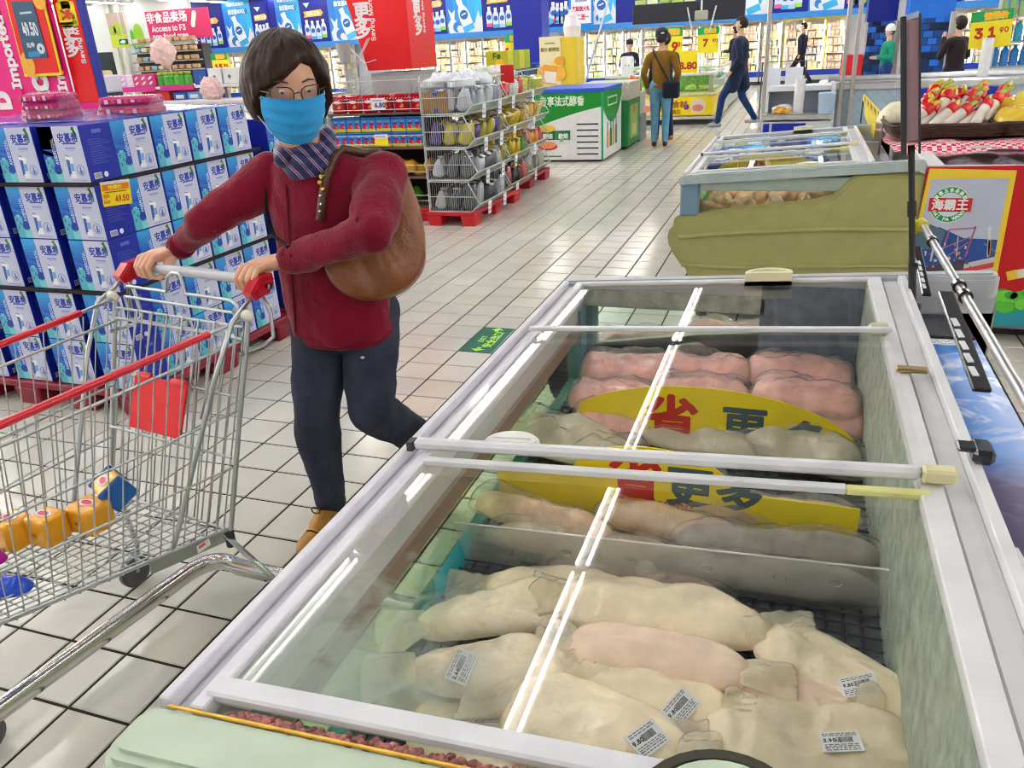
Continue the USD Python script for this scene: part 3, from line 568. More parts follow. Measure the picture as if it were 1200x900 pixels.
# yellow arched cards
def arch_card(name, label, y, zb, x0, x1, zt, words, s0=-.08, hw=1.09, base=.30):
    t = thing(name, label, 'price card', ((x0+x1)/2, y, zb)); w = x1-x0; xs = np.linspace(-1, 1, 33)
    hh = zt-zb; out = [(x0+w*(s+1)/2, zb+hh*(base+(1-base)*math.sqrt(max(0, 1-(abs(s-s0)/hw)**2.0)))) for s in xs]
    shp = Polygon([(x1, zb), (x0, zb)]+out)
    o = np.array([0, y, 0.]); part(t, 'card', MB().poly(shp, o, (1, 0, 0), (0, 0, 1), (.93, .74, .01), .004), PRINT)
    m = MB()
    for s, sz, cx, cz, col in words: m.text(s, sz, (cx, y-.004, cz), (1, 0, 0), (0, 0, 1), col, .0006, bold=3, px=96)
    part(t, 'lettering', m, PRINT, 'large red and dark lettering'); return t
DK = (.07, .12, .13)
arch_card('arched_price_card', 'yellow arched card with red and dark characters standing nearer the fish fillets', .36, .555, 1.085, 1.815, .742,
          [('省', .115, 1.385, .672, (.62, .03, .02)), ('更多', .095, 1.545, .662, DK), ('Saving more', .03, 1.50, .612, (.55, .1, .05))], -.10, .46, .56)
arch_card('arched_price_card', 'yellow arched card with a big red character half covered by clear bags, farther of two', .74, .50, 1.17, 1.845, .716,
          [('省', .135, 1.405, .625, (.62, .03, .02)), ('更', .11, 1.58, .62, DK), ('多', .11, 1.72, .60, DK)])
# crumpled clear bags of pale fish
for k, (a, b, z, W, H, w_) in enumerate([((600, 500), (740, 540), .575, .17, .07, 'crumpled clear bag of pale fish at the window end, under the middle lid handle'), ((740, 500), (900, 530), .565, .15, .06, 'crumpled clear bag lying across the foot of the farther yellow card'),
      ((850, 505), (1010, 548), .57, .16, .075, 'crumpled clear bag by the frosted wall, below the farther yellow card'), ((690, 545), (840, 560), .565, .10, .04, 'flat clear bag behind the nearer yellow card')]):
    lay('clear_bag', w_, 'bag', a, b, z, W, H*.7, FISH, np.array((.62, .56, .40)), 30+k, 'crumpled clear bags between the yellow cards', bag=FILM, over=1.2, wr=.40)
# pink meat packs in rows
pk = [((682, 432), (790, 440), .60), ((775, 432), (880, 440), .60), ((872, 436), (1000, 446), .60), ((668, 465), (770, 474), .585), ((765, 462), (880, 470), .59), ((880, 462), (1010, 480), .615),
      ((672, 492), (760, 500), .56), ((905, 492), (1015, 500), .575), ((700, 405), (815, 408), .57), ((800, 396), (925, 400), .585), ((900, 412), (1005, 418), .565)]
pw_ = ['in the window-side end of the middle row', 'in the middle of the middle row', 'at the wall end of the middle row', 'at the window end of the nearest row', 'in the middle of the nearest row', 'at the wall end of the nearest row',
       'at the window end, poking out below the rows', 'at the wall end, cut by the yellow card', 'at the window end of the farthest row', 'on top of the farthest row', 'at the wall end of the farthest row']
for k, (a, b, z) in enumerate(pk):
    lay('meat_pack', 'pink film-wrapped pack of minced meat '+pw_[k], 'meat pack', a, b, z+.015, .155, .055, MEAT, (.88, .46, .39), 60+k, 'pink meat packs in the near freezer', bag=FILM, over=1.05, p=5., q=3., wr=.24)

# ---------------------------------------------------------------- blue drink cartons stacked on red pallets
NAVY, SKY, LAV, TEAL = (.005, .02, .30), (.03, .33, .80), (.57, .60, .78), (.10, .48, .60)
BW, BH, BD = .224, .2265, .165
def front_art():
    """Print on the carton's face; unit square, returned as (shape, colour, layer)."""
    a = []; add = lambda sh, c, l=1: a.append((Polygon(sh) if isinstance(sh, list) else sh, c, l))
    add(sbox(.0, .0, .36, 1.), (.01, .09, .50))
    for k in range(6): add(sbox(0, .60+.4*k/6, .36, .60+.4*(k+1)/6), tuple(np.array([.015, .16, .62])*(1-k/5)+np.array([.05, .45, .88])*k/5))
    add([(0, .52), (.36, .44), (.36, .50), (0, .60)], (.02, .20, .66)); add([(0, 0), (.36, 0), (.36, .2), (.18, .26), (0, .2)], (.10, .45, .62))
    add([(.02, 0), (.30, 0), (.30, .30), (.22, .30), (.22, .42), (.02, .42)], TEAL, 2); add([(.08, .42), (.18, .42), (.18, .46), (.08, .46)], (.2, .62, .72), 2)
    add([(.20, 0), (.36, 0), (.36, .18), (.20, .18)], (.20, .66, .72), 3); add(Point(.27, .235).buffer(.085), (.01, .06, .42), 3); add(Point(.05, .47).buffer(.03), (.02, .1, .5), 3)
    for x, y in ((.06, .33), (.13, .25), (.06, .17)): add(sbox(x, y, x+.03, y+.06), (.03, .15, .42), 3)
    add(sbox(.36, 0, 1, 1), LAV)
    add(sbox(.54, .685, .86, .715), (.06, .10, .45), 2); add(sbox(.58, .60, .82, .632), (.25, .32, .62), 2); add(sbox(.60, .57, .80, .582), (.35, .42, .68), 2)
    add([(.52, .12), (.58, .10), (.62, .47), (.54, .50)], (.03, .12, .50), 2); add([(.58, .10), (.68, .12), (.70, .46), (.62, .47)], (.80, .80, .74), 2); add([(.53, .42), (.70, .39), (.70, .44), (.53, .48)], (.90, .90, .92), 3); add([(.60, .20), (.68, .21), (.69, .34), (.61, .34)], (.20, .40, .70), 3); add([(.55, .08), (.70, .08), (.70, .15), (.55, .15)], (.82, .84, .90), 3)
    ring = Point(.83, .22).buffer(.10).difference(Point(.83, .22).buffer(.085)); add(ring, (.20, .28, .66), 2)
    add(sbox(.79, .20, .87, .215), (.1, .16, .55), 2); add([(.815, .16), (.845, .16), (.845, .28), (.815, .28)], (.12, .18, .58), 2); add(Point(.83, .19).buffer(.045).difference(Point(.83, .205).buffer(.035)), (.1, .16, .55), 2)
    add(sbox(.55, .035, .93, .05), (.3, .36, .62), 2)
    for k in range(8):
        x, y, q = .86+.014*(k % 4)+.02*(k//4), .98-.022*k, .6+.5*k
        add(affinity.rotate(affinity.scale(Point(0, 0).buffer(.02), 1., 2.2), 35*k-60, origin=(0, 0)).__class__(affinity.translate(affinity.rotate(affinity.scale(Point(0, 0).buffer(.02), 1., 2.2), 35*k-60, origin=(0, 0)), min(x, .955), y-.02).exterior), ((.10, .42, .06), (.22, .55, .08), (.06, .30, .05))[k % 3], 2)
    return a
def carton():
    t = thing('drink_carton', 'blue and white drink carton', 'carton', (0, 0, 0), group='drink cartons stacked on the red pallets')
    part(t, 'box', MB().add(cbox_mesh((BW, BD, BH), .003), (.008, .022, .36), None, (0, BD/2, BH/2)), PRINT, local=True)
    o = np.array([-BW/2+.002, -.0004, .002]); ux, uy = np.array([BW-.004, 0, 0]), np.array([0, 0, BH-.004]); m = MB()
    for sh, c, l in front_art():
        m.poly(sh.intersection(sbox(0, 0, 1, 1)), o, ux, uy, c, .0004*l)
    m.text('安慕希', .17*BH, o+ux*.70+uy*.80, (1, 0, 0), (0, 0, 1), (.02, .05, .42), .001, bold=1, fit=.46*BW)
    m.text('AMBROSIAL', .1*BH, o+ux*.30+uy*.56, (0, 0, 1), (-1, 0, 0), (.75, .85, .95), .0012, bold=0, px=24, fit=.46*BH)
    part(t, 'front_print', m, PRINT, 'printed front with white panel, blue sea scene and dark blue characters', local=True)
    s = MB(); o = np.array([BW/2+.0004, .0, 0]); ux, uy = np.array([0, 1., 0]), np.array([0, 0, 1.])
    for k in range(11): s.poly(sbox(.03, .165-.0095*k, .12+.02*((k*7) % 3-1), .168-.0095*k), o, ux, uy, (.06, .10, .5), .0004)
    s.poly(sbox(.06, .19, .11, .205), o, ux, uy, (.1, .16, .6), .0004); s.poly(sbox(.022, .012, .062, .036), o, ux, uy, (.8, .8, .85), .0004)
    for k in range(9): s.poly(sbox(.025+.004*k, .015, .027+.004*k, .033), o, ux, uy, (.03, .03, .1), .0007)
    s.poly(Point(.085, .024).buffer(.011), o, ux, uy, (.75, .78, .88), .0004)
    part(t, 'side_print', s, PRINT, 'small pale print and barcode on the dark blue side', local=True); return t
ROWZ = [1.070, .828, .600, .358, .130]
ORD = ['top', 'second', 'third', 'fourth', 'bottom']
def rowname(r): return f'{ORD[r]} layer'
car = None; spots = []
XL = [-1.085-BW/2-.279*k for k in range(4)]
NTH = ['at the corner', 'second from the corner', 'third from the corner', 'fourth from the corner']
for r in range(5):
    for k in range(4):
        spots.append(((XL[k]+(.022*k if r == 0 else 0), 1.50+.006*(r in (1, 2)), ROWZ[r]), 0., f'blue and white drink carton facing the cart, {rowname(r)}, {NTH[k]}'))
NT2 = ['first', 'second', 'third', 'fourth']
for r in range(5):
    for k in range(4):
        spots.append(((-1.10, 1.672+.116+.2325*k+(.004 if r in (1, 2) else 0), ROWZ[r]), math.pi/2, f'blue and white drink carton facing the aisle, {rowname(r)}, {NT2[k]} along from the corner'))
for k in range(4):
    for j in range(3):
        spots.append(((XL[k]-.16*(j > -1)*(0), 1.70+.32*j, ROWZ[0]), 0., f'drink carton behind the front ones in the top layer, row {j+1} back, {NTH[k]}') if False else ((-1.40-.235*k, 1.672+.31*j, ROWZ[0]), 0., f'drink carton inside the top layer, {["nearest", "middle", "farthest"][j]} row, {["first", "second", "third", "fourth"][k]} from the aisle'))
spots = [s_ for s_ in spots]
for p, rz, l in spots:
    if car is None:
        car = carton(); x = UsdGeom.Xform.Get(stage, car); x.GetOrderedXformOps()[0].Set(Gf.Vec3d(*p)); x.AddRotateZOp().Set(0.); x.GetPrim().SetCustomDataByKey('label', l)
    else: copy(car, p, rz, l)
for k, (p, l) in enumerate([((-1.10, 2.86, .98), 'lone drink carton of the farther stack, seen past the woman\'s shoulder'), ((-1.10, 3.10, .98), 'drink carton of the farther stack, mostly behind the woman'),
                            ((-1.10, 2.86, .752), 'drink carton of the farther stack, under the lone one'), ((-1.10, 3.10, .752), 'drink carton of the farther stack behind the woman, second layer')]):
    copy(car, p, math.pi/2, l)
solo('carton_block', MB().span((-2.15, 1.675, .13), (-1.275, 2.60, .583), (.008, .022, .30), .003), PRINT, 'wrapped blue block of cartons inside the lower layers of the near stack', 'carton block')
solo('carton_block', MB().span((-2.15, 1.675, .60), (-1.275, 2.60, 1.053), (.008, .022, .30), .003), PRINT, 'wrapped blue block of cartons inside the upper layers of the near stack', 'carton block')
st = thing('carton_stack_core', 'dark lower block of wrapped cartons carrying the farther stack', 'carton block', (-1.5, 3.0, 0))
part(st, 'block', MB().span((-1.9, 2.74, .128), (-1.10, 3.25, .752), (.01, .03, .3), .004), PRINT)
for i, z in enumerate((1.0545, .5845)):
    solo('slip_board', MB().span((-2.20, 1.49, z), (-1.088, 2.66, z+.0145), (.03, .022, .03), .002), MATTE, ('dark board under the top layer of drink cartons', 'dark board between the third and fourth layers of drink cartons')[i], 'board')
def pallet(name, x0, x1, y0, y1, label, col, h=.128, nx=3, ny=3, fw=.16, fd=.16):
    t = thing(name, label, 'pallet', ((x0+x1)/2, (y0+y1)/2, 0))
    part(t, 'deck', MB().span((x0, y0, h-.035), (x1, y1, h), col, .006), PAINT)
    for i in range(nx):
        for j in range(ny):
            cx = x0+fw/2+(x1-x0-fw)*i/max(nx-1, 1); cy = y0+fd/2+(y1-y0-fd)*j/max(ny-1, 1)
            v = cbox_mesh((fw, fd, h-.034), .008); v.vertices[:, :2] *= np.where(v.vertices[:, 2:] < 0, .88, 1.)
            part(t, 'foot', MB().add(v, col, None, (cx, cy, (h-.034)/2)), PAINT)
    return t
pallet('pallet', -2.22, -1.075, 1.475, 2.68, 'dark red plastic pallet under the blue drink cartons', (.28, .012, .03), nx=4)
pallet('pallet', -1.95, -1.075, 2.72, 3.5, 'dark red pallet under the farther carton stack, behind the woman', (.28, .012, .03))
# price ticket, wrapped packs and film on the stack
tk = thing('price_ticket', 'orange and yellow price ticket hanging from the top board at the stack corner', 'price ticket', (-1.03, 1.58, 1.0))
a0 = PX(117, 216, -1.076); uxt, uyt = np.array([.0, 1., 0]), nrm(np.array([.12, 0, 1.]))
uxt = nrm(np.array([.55, .83, 0])); o = a0-uyt*.095
part(tk, 'card', MB().poly(sbox(0, 0, .115, .095), o, uxt, uyt, (.93, .72, .02), .0015), PRINT)
m = MB(); nn = nrm(np.cross(uxt, uyt)); o2 = o+nn*.0016
m.poly(sbox(.005, .065, .11, .09), o2, uxt, uyt, (.80, .25, .01), .0004); m.poly(sbox(.005, .012, .03, .052), o2, uxt, uyt, (.75, .30, .01), .0004)
m.text('49.50', .034, o2+uxt*.078+uyt*.028, uxt, uyt, (.55, .08, .02), .0005, bold=2, fit=.055)
m.text('惊爆价', .018, o2+uxt*.055+uyt*.078, uxt, uyt, (.95, .75, .1), .0008); m.poly(sbox(.012, .056, .10, .060), o2, uxt, uyt, (.2, .15, .02), .0004); m.text('元/提', .012, o2+uxt*.017+uyt*.03, uxt, uyt, (.95, .8, .2), .0008)
part(tk, 'print', m, PRINT, 'price print')
part(tk, 'clip', MB().bar(a0+uxt*.0+uyt*.002, a0+uxt*.115+uyt*.002, .012, .010, (.78, .70, .72)), PAINT, 'clear clip strip')
def bundle(c, size, rz, label, n):
    t = thing('wrapped_bundle', label, 'bundle', c, rz)
    for k in range(n):
        z = size[2]*(k+.5)/n
        part(t, 'pack', MB().add(cbox_mesh((size[0], size[1], size[2]/n*.92), .012), (.50, .015, .16), None, (0, 0, z)), PRINT, local=True)
        m = MB(); r = random.Random(k+n)
        for j in range(7): x = -size[0]*.45+size[0]*.13*j; m.add(cbox_mesh((size[0]*.07, .002, size[2]/n*(.25+.3*r.random()))), (.85, .62, .70) if j % 2 else (.7, .1, .1), None, (x, -size[1]/2-.001, z))
        part(t, 'pack_print', m, PRINT, 'pale print on the pack', local=True, kind='stuff')
    part(t, 'film', MB().add(pouch(size[0]*1.18, size[1]*1.14, size[2]*1.04, n, p=10., q=6., wr=.05, flat=.02), (1, 1, 1), None, (0, 0, .0)), FILM, 'clear crinkled film', smooth=True, local=True); return t
bundle((-1.56, 1.83, 1.298), (.20, .15, .115), .1, 'dark pink film-wrapped bundle on the carton stack, beside the pink boards', 3)
bundle((-1.24, 1.98, 1.298), (.24, .16, .085), .25, 'pink film-wrapped bundle on the carton stack, nearer the woman', 2)
sf = pouch(1.15, .95, .012, 3, p=8., q=6., wr=.9, fr=5., flat=.0)
solo('stretch_film', MB().add(sf, (.06, .12, .55), None, (-1.68, 2.13, 1.2975)), GLOSS, 'loose bluish stretch film spread over the tops of the drink cartons', 'film', smooth=True)

# ---------------------------------------------------------------- people
def ball(c, r): 
    s_ = m3.Manifold.sphere(1.0, 20); r = np.broadcast_to(np.asarray(r, float), (3,))
    return s_.scale(tuple(map(float, r))).translate(tuple(map(float, c)))
def hull(*balls): return m3.Manifold.batch_hull([ball(c, r) for c, r in balls])
def union(ms): return m3.Manifold.batch_boolean(ms, m3.OpType.Add)
def skinned(ms, edge=.02, it=12, lamb=.5):
    m = union(ms) if isinstance(ms, list) else ms
    m = m.refine_to_length(edge); q = m.to_mesh(); t = trimesh.Trimesh(np.array(q.vert_properties[:, :3], float), np.array(q.tri_verts), process=True)
    trimesh.smoothing.filter_taubin(t, lamb=lamb, nu=lamb+.03, iterations=it); return t
def wrinkle(t, amp, f, seed=0, dirs=(1, 1, 1)):
    n = t.vertex_normals; d = meshkit.fbm(t.vertices*np.array(dirs)*f, 3, seed)-.5; t.vertices = t.vertices+n*(d*amp)[:, None]; return t
V3 = lambda *a: np.array(a, float)
woman = thing('person', 'woman in a crimson fleece jacket and blue face mask pushing a shopping cart', 'person', (.34, .92, 0))
W = {}
def wp(name, mb, mat, label=None, smooth=True, parent=None, kind=None): W[name] = part(parent or woman, name, mb, mat, label, smooth=smooth, kind=kind); return W[name]
# joints
HD = PY(338, 107, .83); NECK = V3(.372, .895, 1.255)
LS, RS = PY(446, 209, .95), PY(322, 208, .93)
LE, RE = PY(434, 274, .74), PY(247, 256, .84)
# handle of the cart
CL_, CR_ = PZ(152, 311, .935), PZ(332, 332, .935); HLc, HRc = CL_+(CR_-CL_)*(-.02), CL_+(CR_-CL_)*.93; HA = nrm(HRc-HLc)
def onbar(px): 
    tt = np.linspace(0, 1, 400); P = HLc+(HRc-HLc)*tt[:, None]; return P[np.argmin(abs(project(P)[0]-px))]
RHc, LHc = onbar(176), onbar(297)
OUT = nrm(np.cross((0, 0, 1), HA)); OUT = OUT if OUT[1] > 0 else -OUT
RW, LW = RHc+OUT*.085+V3(.02, 0, .032), LHc+OUT*.085+V3(.035, 0, .036)
HIPL, HIPR = V3(.435, 1.0, .76), V3(.285, .955, .76)
KR, AR, TR = PY(372, 505, .86), PY(388, 596, .90), PY(349, 634, .715)
KL, AL = PY(436, 482, .90), PY(512, 524, 1.16); TL = AL+V3(-.02, .03, -.13)
JK = (.21, .003, .024)
torso = hull((LS+V3(-.03, 0, -.01), .062), (RS+V3(.03, 0, -.01), .060), ((LS+RS)/2+V3(.0, -.02, -.10), (.15, .105, .08)), (NECK+V3(0, .0, -.03), .062))
chest = hull(((LS+RS)/2+V3(0, -.02, -.10), (.155, .110, .09)), (V3(.365, .945, .93), (.165, .115, .08)), (LS+V3(-.03, 0, -.04), .06), (RS+V3(.03, 0, -.04), .06))
belly = hull((V3(.365, .945, .93), (.165, .118, .08)), (V3(.355, .965, .72), (.172, .128, .035)))
slv = [hull((LS, .072), (LE+V3(0, 0, .0), .058)), hull((LE, .058), (LW+(LE-LW)*.12, .041)), hull((RS, .070), (RE, .054)), hull((RE, .054), (RW+(RE-RW)*.12, .038))]
jk = skinned([torso, chest, belly]+slv, .017, 8)
el = np.minimum(np.linalg.norm(jk.vertices-LE, axis=1), np.linalg.norm(jk.vertices-RE, axis=1))
jk = wrinkle(jk, .042, 10., 4, (1, 1, .55)); nv_ = jk.vertex_normals
jk.vertices = jk.vertices+nv_*((meshkit.noise(jk.vertices*V3(14, 14, 34), 9)-.5)*.020*np.exp(-el/.12))[:, None]
wp('jacket', MB().add(jk, JK), VELVET, 'crimson fleece zip jacket')
# details on the jacket
def on_surface(t, px, py, off=.003):
    """Point of the mesh t seen at a picture point, lifted a little off the cloth."""
    d = nrm(_ray(px, py)); rel = t.vertices-CAM; al = rel @ d; pd = np.linalg.norm(rel-al[:, None]*d, axis=1); c = np.argsort(pd)[:14]; i0 = c[np.argmin(al[c])]
    nb = np.argsort(np.linalg.norm(t.vertices-t.vertices[i0], axis=1))[:10]; n = nrm(t.vertex_normals[nb].mean(0)); p0 = t.vertices[nb].mean(0)
    tt = np.dot(p0-CAM, n)/np.dot(d, n) if abs(np.dot(d, n)) > .15 else al[i0]
    p = CAM+d*tt; p = p if np.linalg.norm(p-p0) < .05 else p0
    return p+n*off, n
zp = [on_surface(jk, *q, off=.001)[0] for q in ((333, 182), (336, 220), (338, 255), (341, 300), (344, 345), (347, 385), (348, 402))]
wp('zip', MB().tube(zp, .0035, (.12, .004, .02), 6), MATTE, 'dark zip down the front', parent=W['jacket'])
wp('zip_pull', MB().tube([zp[0]+V3(0, -.006, 0), zp[0]+V3(0, -.010, -.018)], .004, (.7, .7, .72), 6), CHROME, parent=W['jacket'])
wp('hem_band', MB().add(skinned(hull((V3(.355, .965, .725), (.176, .131, .012)), (V3(.355, .965, .693), (.172, .128, .012))), .02, 4), np.array(JK)*.85), VELVET, parent=W['jacket'])
for nm, w_, e_ in (('L', LW, LE), ('R', RW, RE)):
    d = nrm(e_-w_); wp('cuff', MB().tube([w_+d*.012, w_+d*.03, w_+d*.05], [.036, .039, .040], np.array(JK)*.8, 14), VELVET, parent=W['jacket'])
strap1 = [on_surface(jk, *q, off=.004)[0] for q in ((322, 172), (315, 200), (311, 232), (315, 258), (324, 278), (338, 290))]
wp('lanyard', MB().tube(strap1, .0045, (.025, .02, .02), 6), MATTE, 'thin dark cord over the jacket')
# trousers
TRC = (.045, .052, .085)
tr = [hull((HIPL, .095), (HIPR, .095), (V3(.36, .975, .70), (.15, .11, .06))), hull((HIPR, .098), (KR, .070)), hull((KR, .070), (AR+V3(0, 0, .03), .052)), hull((HIPL, .098), (KL, .074)), hull((KL, .074), (AL, .056))]
pants = wrinkle(skinned(tr, .02, 10), .026, 15., 8, (1, 1, .7)); wp('trousers', MB().add(pants, TRC), DENIM, 'dark blue-grey trousers')
lg, nl = on_surface(pants, 425, 419, .002); wp('trouser_logo', MB().poly([(-.008, 0), (0, .005), (.008, 0), (0, -.005)], lg, nrm(np.cross((0, 0, 1), nl)), nrm(np.cross(nl, np.cross((0, 0, 1), nl))), (.7, .75, .8), .001), PRINT, 'small pale emblem', smooth=False, parent=W['trousers'])
# shoes
def shoe(a, toe, up=V3(0, 0, 1)):
    d = nrm(toe-a-up*np.dot(toe-a, up)); h = a-d*.045; z0 = np.dot(a, up)
    f = [hull((h-up*.035, (.034, .034, .030)), (a+d*.06-up*.036, (.040, .040, .030)), (a+d*.01-up*.0, .036)), hull((a+d*.06-up*.036, (.040, .04, .030)), (a+d*.145-up*.048, (.036, .036, .022)), (a+d*.165-up*.052, (.026, .026, .018))), hull((a+d*.0-up*.0, .038), (a+d*.07-up*.022, .036))]
    so = hull((h-up*.066, (.038, .038, .008)), (a+d*.08-up*.066, (.043, .043, .008)), (a+d*.17-up*.066, (.028, .028, .008)))
    return skinned(f, .012, 6), skinned(so, .015, 3), d
SHC = (.62, .30, .05)
gz = AR*1; gz[2] = .079
u, so, d = shoe(gz, V3(TR[0], TR[1], .05)); wp('shoe', MB().add(u, SHC), LEATHER, 'tan leather lace-up shoe'); sh1 = W['shoe']
wp('sole', MB().add(so, (.30, .15, .04)), MATTE, parent=sh1)
for k in range(4):
    c = gz+d*(.045+.022*k)-V3(0, 0, .004+.010*k); s_ = nrm(np.cross(d, (0, 0, 1)))
    wp('lace', MB().tube([c-s_*.022+V3(0, 0, .012), c+d*.006+V3(0, 0, .0215), c+s_*.022+V3(0, 0, .012)], .0028, (.09, .05, .02), 5), MATTE, parent=sh1)
wp('lace', MB().tube([gz+d*.06+V3(0, 0, .02)+np.array([.016*math.cos(q)-.014, .0, .012*math.sin(q)+.008]) for q in np.linspace(0, 2*np.pi, 12)], .0025, (.09, .05, .02), 5), MATTE, parent=sh1)
bd = nrm(AL-KL); bu = -bd; toe_dir = nrm(V3(-.1, -.5, -.85)); toe_dir = nrm(toe_dir-bu*np.dot(toe_dir, bu))
u, so, _ = shoe(AL+bd*.04, AL+bd*.04+toe_dir*.2, bu); wp('shoe', MB().add(u, SHC), LEATHER, 'tan shoe of the lifted foot'); wp('sole', MB().add(so, (.30, .15, .04)), MATTE, parent=W['shoe'])
wp('sock', MB().tube([AR+V3(0, 0, .035), AR+V3(0, 0, .0)], .034, (.03, .03, .05), 12), FABRIC)
# head
hf = nrm(V3(.70, -.70, -.17)); hs = nrm(np.cross((0, 0, 1), hf)); hu = np.cross(hf, hs); HB = np.stack([hs*1.08, hf*1.08, hu*1.14], 1)     # hs: her left
H = lambda s, f, u: HD+HB @ V3(s, f, u)
SK = (.78, .43, .29)
def headball(c, r): return ball((0, 0, 0), r).transform(np.hstack([HB, (HD+HB @ np.asarray(c, float))[:, None]]))
hm = [headball((0, -.005, .02), (.071, .088, .092)), m3.Manifold.batch_hull([headball((0, .015, -.02), (.062, .068, .06)), headball((0, .045, -.080), (.030, .030, .026)), headball((.035, .01, -.06), (.022, .03, .03)), headball((-.035, .01, -.06), (.022, .03, .03))]),
      m3.Manifold.batch_hull([headball((0, .080, .012), (.008, .008, .008)), headball((0, .100, -.026), (.011, .011, .009)), headball((0, .07, -.028), (.018, .012, .010))]),
      hull((H(0, -.02, -.06), .052), (NECK, .056), (NECK+V3(0, .01, -.06), .05)), headball((.074, -.005, -.012), (.010, .018, .030)), headball((-.074, -.005, -.012), (.010, .018, .030))]
# hands
def grip(c, wrist, inward):
    """A hand closed over the bar at c; inward: direction along the bar towards the thumb."""
    o, a = OUT, inward; up = V3(0, 0, 1); ms = []
    offs = (.030, .0105, -.009, -.027); kn = []
    ln = (1.0, 1.08, 1.02, .86)
    for k, of in enumerate(offs):
        p0 = c+a*of+o*.030+up*.034; p1 = c+a*of*1.05-o*.006+up*.033; p2 = c+a*of*1.05-o*.031*ln[k]+up*.010; p3 = c+a*of*1.02-o*.026*ln[k]-up*.018; p4 = c+a*of-o*.004-up*.027
        r = (.0105, .0098, .0088, .0078, .0070) if k < 3 else (.0095, .0085, .0076, .0068, .006); q = (p0, p1, p2, p3, p4); kn.append(p0)
        ms += [hull((q[i], r[i]), (q[i+1], r[i+1])) for i in range(4)]
    wr = wrist
    ms += [m3.Manifold.batch_hull([ball(kn[0], .0125), ball(kn[3], .0115), ball(wr+a*.012, .021), ball(wr-a*.010, .020)]), m3.Manifold.batch_hull([ball(kn[1], .012), ball(kn[2], .012), ball(wr, .022), ball(c+o*.03+up*.02, .012)])]
    t0 = wr*.55+kn[0]*.45+a*.012-up*.012; t1 = c+a*.046+o*.026+up*.008; t2 = c+a*.050+o*.012-up*.016; t3 = c+a*.044-o*.008-up*.026
    ms += [hull((t0, .0145), (t1, .0115)), hull((t1, .0112), (t2, .0095)), hull((t2, .0095), (t3, .0078))]
    return ms
hands = []
for c, w_, e_, inw in ((RHc, RW, RE, HA), (LHc, LW, LE, -HA)):
    d = nrm(e_-w_); hands.append(skinned(grip(c, w_, inw)+[hull((w_, .0215), (w_+d*.07, .026))], .004, 5))
head = skinned(hm, .009, 6)
bm = MB().add(head, SK)
part(woman, 'head', bm, SKIN, 'face, ears and neck', smooth=True)
for h_ in hands: part(woman, 'hand', MB().add(h_, (.80, .45, .30)), SKIN, 'hand closed around the cart handle', smooth=True)
# eyes and brows
for s_ in (-1, 1):
    e = H(s_*.031, .078, .016); wp('eye', MB().sphere(e, (.0085, .0085, .0055), (.70, .66, .62), 2).sphere(e+hf*.0055-hu*.002, .0042, (.04, .02, .015), 2), GLOSS)
    wp('eyebrow', MB().tube([H(s_*.016, .088, .034), H(s_*.032, .087, .039), H(s_*.048, .076, .036)], [.002, .003, .0015], (.08, .05, .035), 6), HAIR)
# hair: a full bob with a side fringe
AZ, EL = np.meshgrid(np.linspace(-np.pi, np.pi, 121), np.linspace(-np.pi/2, np.pi/2, 70), indexing='ij')
dv = np.stack([np.sin(AZ)*np.cos(EL), np.cos(AZ)*np.cos(EL), np.sin(EL)], -1)
azd, eld = np.degrees(AZ), np.degrees(EL)
base_r = 1/np.sqrt((dv[..., 0]/.106)**2+(dv[..., 1]/np.where(dv[..., 1] > 0, .108, .118))**2+(dv[..., 2]/np.where(dv[..., 2] > 0, .120, .125))**2)
eb = np.interp(azd, [-75, -45, -15, 18, 38, 52, 75], [-30, 0, 14, 34, 30, 0, -28])
sm = lambda x: 1/(1+np.exp(-np.clip(x, -40, 40)))
face = sm((eb-eld)/2.2)*sm((66-np.abs(azd))/3.)
low = sm((-50-2*np.cos(np.radians(azd)) - eld)/3.)
strand = (meshkit.fbm(np.stack([azd*.32+.05*eld, eld*.02, 0*azd], -1), 3, 5)-.5)*.075+(meshkit.fbm(np.stack([azd*.07, eld*.05, 0*azd+3], -1), 2, 8)-.5)*.10
rr = base_r*(1+strand*np.cos(EL)**.3*np.clip(1-((eld-10)/90)**2, .2, 1))
rr = rr*(1-np.maximum(face, low))+.045*np.maximum(face, low)
hv = (HD+V3(0, 0, .0))+(dv*rr[..., None]+V3(0, -.012, .012)) @ HB.T
n1, n2 = AZ.shape; i, j = np.meshgrid(np.arange(n1-1), np.arange(n2-1), indexing='ij'); k = i*n2+j
hq = np.stack([k, k+1, k+n2+1, k+n2], -1).reshape(-1, 4)
wp('hair', MB().add((hv.reshape(-1, 3), hq), (.030, .012, .007)), HAIR, 'short dark brown bob with a side fringe')
# face mask
au, ev = np.meshgrid(np.linspace(-1, 1, 41), np.linspace(0, 1, 29), indexing='ij')
half = np.interp(ev, [0, .25, .6, 1], [50, 66, 66, 58])
a_, e_ = np.radians(au*half), np.radians(np.interp(ev, [0, 1], [-60, 3]))
mr = 1/np.sqrt((np.sin(a_)*np.cos(e_)/.083)**2+(np.cos(a_)*np.cos(e_)/.113)**2+(np.sin(e_)/.126)**2)+.008*np.exp(-(au/.25)**2)*np.clip(ev-.4, 0, 1)*2+.0022*np.sin(ev*2*np.pi*4.)*(np.abs(au) < .93)
mv = HD+np.stack([np.sin(a_)*np.cos(e_)*mr, np.cos(a_)*np.cos(e_)*mr+.002, np.sin(e_)*mr], -1) @ HB.T
n1, n2 = au.shape; i, j = np.meshgrid(np.arange(n1-1), np.arange(n2-1), indexing='ij'); k = i*n2+j; mq = np.stack([k, k+n2, k+n2+1, k+1], -1).reshape(-1, 4)
